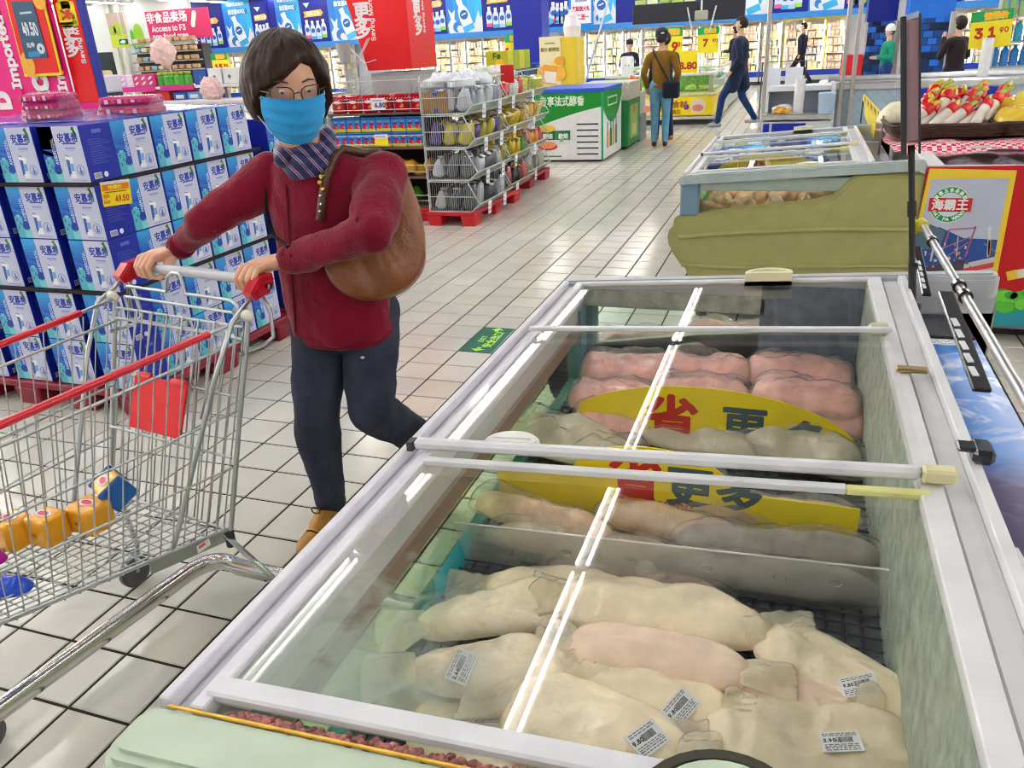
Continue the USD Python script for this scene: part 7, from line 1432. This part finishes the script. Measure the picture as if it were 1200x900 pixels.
m.poly(Polygon([(gy1, .90), (gy0, .90)]+c2), o, (0, 1, 0), (0, 0, 1), GR, .002); m.poly(sbox(gy0+.25, .70, gy0+.85, .82).difference(sbox(gy0+.28, .72, gy0+.82, .80)), o, (0, 1, 0), (0, 0, 1), (.5, .75, .4), .0045)
for a, b, c in ((.25, .20, (.75, .32, .03)), (.45, .24, (.02, .20, .05)), (.62, .22, (.80, .40, .10)), (.80, .26, (.03, .25, .06))): m.poly(sbox(gy0+a-.06, .16, gy0+a+.06, .16+b), o, (0, 1, 0), (0, 0, 1), c, .003); m.poly(sbox(gy0+a-.02, .16+b, gy0+a+.02, .22+b*1.4), o, (0, 1, 0), (0, 0, 1), (.02, .15, .05), .003)
part(gz_, 'side_print', m, PRINT, 'green band with bottles on the side')
g2 = thing('green_cooler', 'small dark green cooler with a yellow-green fruit picture next to the chest freezer', 'cooler', (-1.1, 11.6, 0))
part(g2, 'cabinet', MB().span((-1.5, 11.02, .05), (-.74, 11.95, .70), (.01, .22, .05), .006), PAINT); part(g2, 'foot', MB().span((-1.45, 11.06, 0), (-.80, 11.9, .06), (.05, .05, .05)), MATTE); part(g2, 'picture', MB().poly(sbox(11.15, .15, 11.75, .62), (-.739, 0, 0), (0, 1, 0), (0, 0, 1), (.30, .50, .10), .003).poly(Point(11.45, .55).buffer(.07), (-.739, 0, 0), (0, 1, 0), (0, 0, 1), (.7, .1, .1), .005).poly(sbox(11.3, .2, 11.6, .35), (-.739, 0, 0), (0, 1, 0), (0, 0, 1), (.65, .62, .25), .005), PRINT); part(g2, 'glass_top', MB().span((-1.5, 11.02, .70), (-.74, 11.95, .95), (.55, .52, .42), .01), PAINT)
g3 = thing('crate_stack', 'grey crates with an orange net bag on top beside the man in brown', 'crates', (-.9, 12.4, 0)); part(g3, 'crate', MB().span((-1.3, 12.05, .0), (-.75, 12.6, .40), (.20, .22, .26), .01), PAINT); part(g3, 'crate', MB().span((-1.3, 12.05, .41), (-.77, 12.6, .75), (.45, .47, .5), .01), PAINT)
solo('orange_net', MB().add(pouch(.3, .22, .2, 3, wr=.3, nu=16, nv=10), (.75, .14, .01), rotz(1.), (-.92, 12.3, .76)), GLOSS, 'orange-red net bag of fruit on the grey crates', 'net bag', smooth=True)
sd = thing('drink_board', 'tall pale yellow board with an orange juice picture behind the promotion island', 'display board', (-2.1, 11.5, 0)); sx = [PY(q_, 60, 11.4)[0] for q_ in (632, 657, 668)]
part(sd, 'board', MB().span((sx[0], 11.4, 0), (sx[1], 11.9, 1.62), (.80, .72, .42), .004), PRINT); part(sd, 'side', MB().span((sx[1], 11.42, 0), (sx[2]+.1, 11.88, 1.60), (.78, .58, .04), .004), PRINT, 'deeper yellow side')
m = MB(); c = V3((sx[0]+sx[1])/2, 11.398, 0)
r = random.Random(4)
for k in range(14): m.poly(affinity.scale(Point((r.random()-.5)*.34, 1.05+(r.random()-.5)*.62).buffer(.07, quad_segs=4), .6+r.random(), .6+r.random()), c, (1, 0, 0), (0, 0, 1), ((.85, .48, .06), (.90, .62, .15), (.75, .35, .03))[k % 3], .002+.0005*k)
m.poly(affinity.rotate(sbox(-.13, .95, .10, 1.22), -8), c, (1, 0, 0), (0, 0, 1), (.80, .35, .06), .011); m.poly(affinity.rotate(sbox(-.10, .97, .09, 1.13), -8), c, (1, 0, 0), (0, 0, 1), (.82, .78, .72), .0125); m.text('果汁 鲜榨饮', .06, c+V3(0, 0, 1.44), (1, 0, 0), (0, 0, 1), (.25, .22, .08), .002, px=24, fit=.3); m.poly(sbox(-.08, 1.52, .08, 1.535), c, (1, 0, 0), (0, 0, 1), (.25, .22, .08), .002)
part(sd, 'print', m, PRINT, 'orange splash picture'); part(sd, 'milk_jug_top', MB().lathe([(0, 0), (.12, 0), (.14, .15), (.09, .30), (.05, .33), (.05, .38), (0, .38)], (sx[1]+.12, 11.65, 1.60), (.80, .76, .80), 16), GLOSS, 'white jug shape on top')
solo('leaning_pole', MB().cyl(PY(684, 102, 10.9), PY(713, 0, 10.9)+(PY(713, 0, 10.9)-PY(684, 102, 10.9))*.05, .014, (.68, .68, .72), 8), PAINT, 'thin white pole leaning up from the back of the chest freezer', 'pole')
# black boards hung from the ceiling, and the grey holder beside them
hb = thing('hanging_board', 'long black board hung above the shoppers, pale green boxes on it', 'hanging board', (-.9, 18, 2.0)); bl, br = PY(741, 28, 18), PY(872, 24, 18)
part(hb, 'board', MB().span((bl[0], 18, 1.83), (-.62, 18.25, 2.22), (.012, .013, .025), .01), PAINT); part(hb, 'board', MB().span((-.60, 18, 1.83), (br[0], 18.25, 2.26), (.012, .013, .025), .01), PAINT)
for x in (bl[0]+.2, -.6, br[0]-.2): part(hb, 'hanger', MB().cyl((x, 18.1, 2.2), (x, 18.1, HC), .01, (.3, .3, .3), 6), STEEL)
for k in range(9): part(hb, 'box', MB().span((bl[0]+.05+.27*k, 18.02, 2.222 if k < 5 else 2.262), (bl[0]+.28+.27*k, 18.22, 2.31+.02*(k % 3)), ((.45, .60, .15), (.70, .74, .55), (.30, .45, .12))[k % 3], .006), PRINT)
hd_ = thing('sign_holder', 'grey lamp-like holder with two leaning wings hung in front of the black board', 'holder', PY(822, 18, 16.5)); c = PY(822, 18, 16.5)
part(hd_, 'box', MB().box(c, (.25, .2, .18), (.38, .37, .30), .02), PAINT); part(hd_, 'stem', MB().cyl(c, (c[0], c[1], HC), .02, (.5, .5, .52), 8), STEEL)
for s_ in (-1, 1): part(hd_, 'wing', MB().bar(c+V3(s_*.28, 0, .16), c+V3(s_*.17, 0, -.30), .02, .10, (.60, .62, .66), up=(0, 1, 0)), PAINT)
# ---------------------------------------------------------------- left background: boards, shelf, partition
YP = 3.25
def qb(px, py): p = PY(px, py, YP); return (p[0], p[2])
pk_ = thing('pink_boards', 'bright pink boards with white lettering rising behind the carton stack', 'display board', (-2.75, YP, 0))
for k, (a, b, a2, b2) in enumerate(((-60, 13, -20, 33), (14, 72, 34, 91))):
    xa, xb_ = qb(a, 60)[0], qb(b, 60)[0]; part(pk_, 'board', MB().span((xa, YP, 0), (xb_-.004, YP+.02, 2.45), (.80, .008, .22), .003), PRINT, 'bright pink board')
m = MB(); o = V3(0, YP-.002, 0)
t0 = PY(10, 58, YP); m.text('Imported', .105, t0+V3(0, -.002, -.02), (0, 0, 1), (-1, 0, 0), (.85, .78, .82), .003, bold=2); t0 = PY(72, 95, YP); m.text('Im', .10, t0+V3(0, -.002, 0), (0, 0, 1), (-1, 0, 0), (.85, .78, .82), .003, bold=2)
for chh, pxy in (('D', (4, 118)), ('C', (48, 97)), ('B', (54, 116))): m.text(chh, .16, PY(*pxy, YP)+V3(0, -.002, 0), (0, 0, 1), (-1, 0, 0), (.85, .78, .82), .003, bold=4)
part(pk_, 'lettering', m, PRINT, 'white lettering')
rb_ = thing('red_board', 'narrow red board with white and yellow characters next to the pink boards', 'display board', (-2.5, YP+.05, 0)); xa, xb_ = qb(74, 60)[0]-.02, qb(98, 60)[0]
part(rb_, 'board', MB().span((xa, YP+.03, 1.30), (xb_, YP+.05, 2.45), (.80, .008, .015), .003).span((xa, YP+.03, 0), (xb_, YP+.05, 1.30), (.78, .008, .25)), PRINT)
m = MB(); pc_ = PY(79, 17, YP+.03); m.poly(rrect(-.075, -.075, .075, .075, .02), pc_+V3(0, -.002, 0), (1, 0, 0), (0, 0, 1), (.90, .70, .02), .002); m.text('¥', .12, pc_+V3(0, -.0045, 0), (0, 0, 1), (-1, 0, 0), (.7, .05, .02), .002)
m.text('省', .11, PY(75, 0, YP+.03)+V3(0, -.002, 0), (1, 0, 0), (0, 0, 1), (.90, .70, .02), .002, bold=3, px=96); m.text('更', .115, PY(81, 37, YP+.03)+V3(0, -.002, 0), (1, 0, 0), (0, 0, 1), (.85, .8, .8), .002, bold=3, px=96); m.text('多', .115, PY(85, 56, YP+.03)+V3(0, -.002, 0), (1, 0, 0), (0, 0, 1), (.85, .8, .8), .002, bold=3, px=96); m.text('Saving More', .05, PY(93, 46, YP+.03)+V3(0, -.002, 0), (0, 0, 1), (-1, 0, 0), (.85, .8, .8), .002); part(rb_, 'lettering', m, PRINT, 'white and yellow characters')
solo('blue_board', MB().span((xb_+.003, YP+.03, 0), (qb(106, 60)[0], YP+.06, 2.4), (.01, .03, .30), .003), PRINT, 'narrow dark blue board at the edge of the red one', 'display board')
fs = thing('framed_sign', 'red sign in a yellow frame with a dark price panel, hung on the pink boards', 'sign', PY(40, 45, YP-.03)); cc = [PY(*p, YP-.03) for p in ((6, -8), (50, -8), (74, 88), (31, 90))]
def quad(m, a, col, d, dy): m.poly(Polygon([(p[0], p[2]) for p in a]), V3(0, YP-.03-dy, 0), (1, 0, 0), (0, 0, 1), col, d)
pmid = sum(cc)/4
m = MB(); quad(m, cc, (.90, .75, .02), .012, 0); part(fs, 'frame', m, PRINT, 'yellow frame'); m = MB(); quad(m, [pmid+(p-pmid)*.93 for p in cc], (.78, .012, .012), .004, .012); part(fs, 'panel', m, PRINT, 'red panel')
m = MB(); quad(m, [PY(*p, YP-.045) for p in ((14, 2), (39, 2), (57, 68), (31, 69))], (.03, .10, .18), .004, .018); part(fs, 'price_panel', m, PRINT, 'dark blue price panel')
m = MB(); e0 = PY(35, 32, YP-.05); ux_ = V3(1, 0, 0); m.text('49.50', .10, PY(35, 34, YP-.052), V3(1, 0, -.05), V3(-.12, 0, 1), (.70, .74, .80), .002, bold=2, fit=.125); m.poly(sbox(-.05, -.006, .05, .006), PY(30, 15, YP-.052), (1, 0, 0), (0, 0, 1), (.5, .6, .7), .001); m.poly(Point(0, 0).buffer(.032).difference(Point(0, 0).buffer(.01)), PY(48, 57, YP-.052), (1, 0, 0), (0, 0, 1), (.62, .70, .78), .002); m.text('元/件', .03, PY(36, 53, YP-.052), (1, 0, 0), (0, 0, 1), (.6, .68, .78), .001, px=24); quad(m, [PY(*p, YP-.052) for p in ((33, 61), (46, 60), (48, 66), (34, 67))], (.03, .25, .55), .001, .024)
part(fs, 'lettering', m, PRINT, 'white price figures'); part(fs, 'orange_patch', MB().poly(affinity.scale(Point(0, 0).buffer(.07), .8, 1.1), PY(33, 76, YP-.046), (1, 0, 0), (0, 0, 1), (.85, .42, .03), .002), PRINT, 'plain orange patch'); part(fs, 'orange_patch', MB().poly(Point(0, 0).buffer(.05), PY(46, 1, YP-.046), (1, 0, 0), (0, 0, 1), (.85, .42, .03), .002), PRINT, 'plain orange patch')
bb = thing('blue_water_case', 'dark case with a blue and white top behind the carton stack', 'case', (-2.4, 3.6, 0)); xa, xb_ = PY(88, 105, 3.6)[0], PY(106, 105, 3.6)[0]
part(bb, 'case', MB().span((xa, 3.6, 0), (xb_, 3.9, 1.34), (.02, .035, .06), .005), PRINT); part(bb, 'picture', MB().span((xa+.01, 3.595, 1.37), (xb_-.01, 3.85, 1.44), (.05, .08, .3)), PRINT); part(bb, 'lid', MB().span((xa-.005, 3.6, 1.34), (xb_+.005, 3.9, 1.46), (.62, .66, .75), .01), PRINT)
X6 = lambda px: PY(px, 95, 6.12)[0]
gs = thing('gondola_shelf', 'shelf unit with a pink price strip carrying household goods behind the cartons', 'shelf', (-4.2, 6.3, 0)); 
part(gs, 'base', MB().span((-5.6, 6.05, 0), (-3.25, 6.75, .20), (.6, .6, .58), .01), PAINT)
for z in (.6, 1.02, 1.28): part(gs, 'shelf_board', MB().span((-5.6, 6.05, z), (-3.25, 6.75, z+.025), (.72, .72, .70), .004), PAINT)
for x in (-5.58, -4.4, -3.27): part(gs, 'upright', MB().span((x-.02, 6.70, 0), (x+.02, 6.75, 1.34), (.6, .6, .6)), PAINT)
part(gs, 'price_strip', MB().span((X6(140), 6.03, 1.265), (X6(186), 6.05, 1.315), (.65, .02, .26)).span((X6(193), 6.03, 1.265), (X6(232), 6.05, 1.315), (.65, .02, .26)), PRINT, 'pink price strips')
def goods_row(name, label, cat, x0, n, dx, z, y, build, group):
    for k in range(n):
        t = thing(name, label.format(ordn(k, n)), cat, (x0+dx*k, y, z), group=group); build(t, x0+dx*k, y, z, k)
def tissue(t, x, y, z, k):
    c = ((.60, .30, .62), (.62, .55, .72), (.62, .40, .65), (.70, .62, .78), (.60, .04, .18), (.66, .05, .20), (.58, .03, .16))[k % 7]
    part(t, 'pack', MB().box((x, y, z+.065), (.115, .09, .13), c, .012), GLOSS); m = MB()
    for j in range(2): m.poly(affinity.rotate(affinity.scale(Point(0, 0).buffer(.03, quad_segs=4), 1, .35), 30), (x, y-.0455, z+.04+.05*j), (1, 0, 0), (0, 0, 1), (.80, .70, .78), .001)
    part(t, 'print', m, PRINT)
X6 = lambda px: PY(px, 95, 6.12)[0]
d7 = (X6(184)-X6(128))/7
goods_row('tissue_pack', 'purple or crimson tissue pack on the pink-edged shelf, {}', 'tissue pack', X6(132), 7, d7, 1.306, 6.12, tissue, 'tissue packs on the shelf')
def greenb(t, x, y, z, k):
    part(t, 'bottle', MB().box((x, y, z+.055), (.07, .06, .11), ((.04, .42, .03), (.10, .48, .05))[k % 2], .016), GLOSS); part(t, 'cap', MB().box((x, y, z+.125), (.062, .05, .03), (.35, .45, .05), .008), GLOSS)
goods_row('green_bottle', 'green bottle with a lighter cap on the shelf, {}', 'bottle', X6(190), 6, (X6(226)-X6(188))/6, 1.306, 6.12, greenb, 'green bottles on the shelf')
def bluebox(t, x, y, z, k):
    c = ((.02, .10, .50), (.10, .32, .68), (.70, .72, .76))[k % 3]; part(t, 'box', MB().box((x, y, z+.05), (.17, .12, .095), c, .006), PRINT); part(t, 'print', MB().box((x, y-.061, z+.055), (.1, .003, .035), (.75, .80, .85) if k % 3 != 2 else (.05, .2, .5), 0).box((x+.04, y-.062, z+.04), (.02, .003, .02), (.85, .65, .05), 0), PRINT)
for r in range(2): goods_row('tissue_box', 'blue tissue box, '+['lower', 'upper'][r]+' row beside the pink shelf, {}', 'box', X6(212), 3, .18, 1.046+.1*r, 6.12, bluebox, 'blue tissue boxes on the shelf')
goods_row('carton_box', 'white and blue box standing on the shelf left of the woman, {}', 'box', X6(240), 3, .18, 1.306, 6.12, lambda t, x, y, z, k: (part(t, 'box', MB().box((x, y, z+.075), (.16, .12, .15), ((.02, .08, .40), (.72, .74, .76), (.70, .74, .74), (.02, .20, .10))[k], .005), PRINT), part(t, 'print', MB().poly([(-.02, .01), (0, .03), (.02, .01), (0, -.02)], (x, y-.0615, z+.06), (1, 0, 0), (0, 0, 1), (.02, .22, .12), .001), PRINT)), 'white boxes on the shelf')
rs = solo('red_case', MB().span((X6(168), 6.06, 1.046), (X6(200), 6.5, 1.26), (.60, .02, .015), .004), PRINT, 'red case with the shelf below the pink price strip', 'case')
def netball(c, s, label):
    m = trimesh.creation.icosphere(subdivisions=4); v = m.vertices; v = v*(1+.55*(meshkit.fbm(v*3.2+c[0], 3, 3)-.5))[:, None]*V3(s, s*.8, s)+V3(*c); solo('bath_puff', MB().add((v, m.faces), (.80, .58, .56)), film('puff_film', (.85, .62, .60), .9, .8, 60.) if False else FABRIC, label, 'bath puff', 'pale pink bath puffs', smooth=True)
pb_ = PY(191, 61, 6.4)
netball(tuple(pb_), .135, 'big pale pink bath puff above the green bottles'); solo('puff_hook', MB().cyl((pb_[0], 6.46, 1.30), (pb_[0], 6.46, 1.62), .008, (.6, .6, .6), 8), STEEL, 'thin post holding the big pink bath puff', 'post')
netball(tuple(V3(*PY(128, 105, 5.6)[:2], 1.28)), .12, 'pale pink bath puff behind the pink bundles'); netball(tuple(V3(*PY(250, 115, 5.6)[:2], 1.275)), .11, 'pale pink bath puff near the woman\'s ear'); 
tb2 = thing('side_table', 'low table carrying the pale pink puffs behind the cartons', 'table', (-4.3, 5.6, 0)); part(tb2, 'top', MB().span((-5.2, 5.4, 1.15), (-2.9, 5.8, 1.18), (.6, .6, .6), .005), PAINT)
for x in (-5.15, -2.95): part(tb2, 'leg', MB().span((x-.03, 5.45, 0), (x+.03, 5.75, 1.15), (.5, .5, .5)), PAINT)
cw = thing('cream_bag', 'cream paper bag with green print behind the pink boards', 'bag', PY(118, 98, 5.0)); c = PY(120, 98, 5.0); part(cw, 'bag', MB().box(c, (.20, .12, .22), (.72, .62, .36), .015), MATTE); part(cw, 'print', MB().poly(Point(0, 0).buffer(.03), c+V3(0, -.0605, .02), (1, 0, 0), (0, 0, 1), (.8, .78, .6), .001).poly(sbox(-.08, .08, -.04, .10), c+V3(0, -.0605, 0), (1, 0, 0), (0, 0, 1), (.1, .35, .05), .001), PRINT)
part(cw, 'stand', MB().span((c[0]-.12, 4.93, 0), (c[0]+.12, 5.08, c[2]-.11), (.06, .16, .18), .005), PAINT)
# partition wall: exit lamp, hanging board, pink sign
YW = 24.15
ns = thing('store_sign', 'pink sign reading the way to the non-food floor, with a rounded white drawing', 'sign', PY(204, 30, YW-.1)); sa, sb = PY(169, 14, YW-.1), PY(240, 48, YW-.1)
part(ns, 'board', MB().span((sa[0], YW-.10, sb[2]+.12), (sb[0]+.35, YW-.04, sa[2]), (.68, .012, .12), .006), PRINT, 'deep pink board')
m = MB(); y = V3(0, -.012, 0); m.text('非食品卖场', .36, PY(195, 20, YW-.1)+y, (1, 0, 0), (0, 0, 1), (.86, .80, .82), .004, px=32, bold=1); m.text('Access to F3', .24, PY(198, 33, YW-.1)+y, (1, 0, 0), (0, 0, 1), (.84, .76, .80), .004, px=32); m.text('non food area', .24, PY(200, 42, YW-.1)+y, (1, 0, 0), (0, 0, 1), (.84, .76, .80), .004, px=32); m.poly(affinity.rotate(rrect(-.09, -.28, .09, .28, .09), -20), PY(227, 22, YW-.1)+y, (1, 0, 0), (0, 0, 1), (.78, .72, .66), .004); part(ns, 'lettering', m, PRINT, 'white words and drawing')
gp = thing('green_picture', 'white wall board with a big green vegetable shape beside the pink sign', 'picture', PY(158, 35, YW-.1)); ga, gb_ = PY(147, 14, YW-.05), PY(169, 55, YW-.05)
part(gp, 'board', MB().span((ga[0], YW-.05, gb_[2]), (sa[0]-.02, YW-.01, ga[2]), (.70, .74, .68), .004), PRINT); part(gp, 'print', MB().poly(affinity.scale(Point(0, 0).buffer(.42), .55, 1.1), PY(163, 44, YW-.06), (1, 0, 0), (0, 0, 1), (.28, .55, .02), .004).poly(affinity.scale(Point(0, 0).buffer(.3), .3, 1.1), PY(156, 46, YW-.06), (1, 0, 0), (0, 0, 1), (.10, .42, .05), .006), PRINT, 'green leaf shapes')
hb2 = thing('salad_banner', 'hanging banner with a green salad picture behind the exit lamp', 'banner', PY(137, 35, 20)); ha_, hc_ = PY(124, 20, 20), PY(152, 55, 20)
part(hb2, 'banner', MB().span((ha_[0], 20, hc_[2]), (hc_[0], 20.03, ha_[2]+.1), (.48, .36, .30), .004), PRINT); part(hb2, 'base_print', MB().poly(sbox(ha_[0], hc_[2], hc_[0], hc_[2]+.36), (0, 19.998, 0), (1, 0, 0), (0, 0, 1), (.50, .58, .03), .003).poly(Point(ha_[0]+.40, hc_[2]+.52).buffer(.20), (0, 19.998, 0), (1, 0, 0), (0, 0, 1), (.38, .50, .03), .005).poly(Point(ha_[0]+.15, hc_[2]+.48).buffer(.14), (0, 19.998, 0), (1, 0, 0), (0, 0, 1), (.35, .45, .05), .005), PRINT, 'green salad')
for x in (ha_[0]+.1, hc_[0]-.1): part(hb2, 'cord', MB().cyl((x, 20.01, ha_[2]), (x, 20.01, HC), .012, (.6, .6, .6), 6), PAINT)
el_ = thing('exit_lamp', 'green lit exit lamp hanging before the salad banner', 'exit lamp', PY(145, 49, 19.8)); c = PY(145, 49, 19.8); part(el_, 'box', MB().box(c, (.30, .06, .15), (.01, .02, .015), .01), PAINT); part(el_, 'sign', MB().poly(sbox(-.09, -.028, .09, .028), c+V3(0, -.031, 0), (1, 0, 0), (0, 0, 1), (1, 1, 1), .003).poly(sbox(-.02, -.05, .02, .05), c+V3(0, -.031, 0), (1, 0, 0), (0, 0, 1), (1, 1, 1), .003), EXITLAMP, 'lit green arrow'); part(el_, 'rod', MB().cyl(c+V3(0, 0, .07), (c[0], c[1], HC), .012, (.5, .5, .5), 6), STEEL)
dp = thing('dark_kiosk', 'dark kiosk with green light strips by the partition wall', 'kiosk', PY(114, 78, 21)); ka, kb = PY(107, 62, 21), PY(122, 88, 21); part(dp, 'cabinet', MB().span((ka[0], 21, 0), (kb[0], 21.6, ka[2]), (.015, .025, .03), .01), PAINT); part(dp, 'screen', MB().box(((ka[0]+kb[0])/2, 20.99, ka[2]-.45), (.24, .02, .24), (.35, .40, .42), .01), PRINT)
for z in (ka[2]-.08, ka[2]-.8): part(dp, 'strip', MB().box(((ka[0]+kb[0])/2-.1, 20.99, z), (.16, .02, .04), (1, 1, 1)), EXITLAMP)
solo('wall_plate', MB().box(PY(126, 69, YW), (.30, .03, .42), (.02, .09, .30), .004), PRINT, 'small dark blue plate on the pale partition wall', 'wall plate')
for k, px_ in enumerate((139, 149)): solo('wall_pipe', MB().cyl(V3(PY(px_, 70, YW-.1)[0], YW-.12, 0), V3(PY(px_, 70, YW-.1)[0], YW-.12, HC), .10, (.72, .70, .62), 12), PAINT, ('left of two pale pipes on the partition wall', 'right of two pale pipes on the partition wall')[k], 'pipe')
dsf = thing('dark_shelves', 'dark wall shelves with brown loaves below the pink sign', 'shelf', (-18.6, 23.6, 0)); da, db = PY(158, 56, 23.6), PY(242, 85, 23.6)
part(dsf, 'carcass', MB().span((da[0], 23.62, 0), (db[0], 24.1, da[2]), (.03, .03, .035), .01), PAINT)
for k in range(4):
    z = db[2]+.12+.30*k; part(dsf, 'shelf_board', MB().span((da[0]+.05, 23.3, z), (db[0]-.05, 23.62, z+.04), (.30, .28, .25)), PAINT); m = MB()
    for j in range(9): m.box((da[0]+.3+j*(db[0]-da[0]-.5)/8, 23.42, z+.12), (.22, .18, .14), ((.45, .26, .12), (.55, .34, .16), (.25, .40, .55), (.6, .55, .45))[(j+k) % 4 if j < 4 else j % 2], .02)
    part(dsf, 'goods', m, PRINT, kind='stuff')
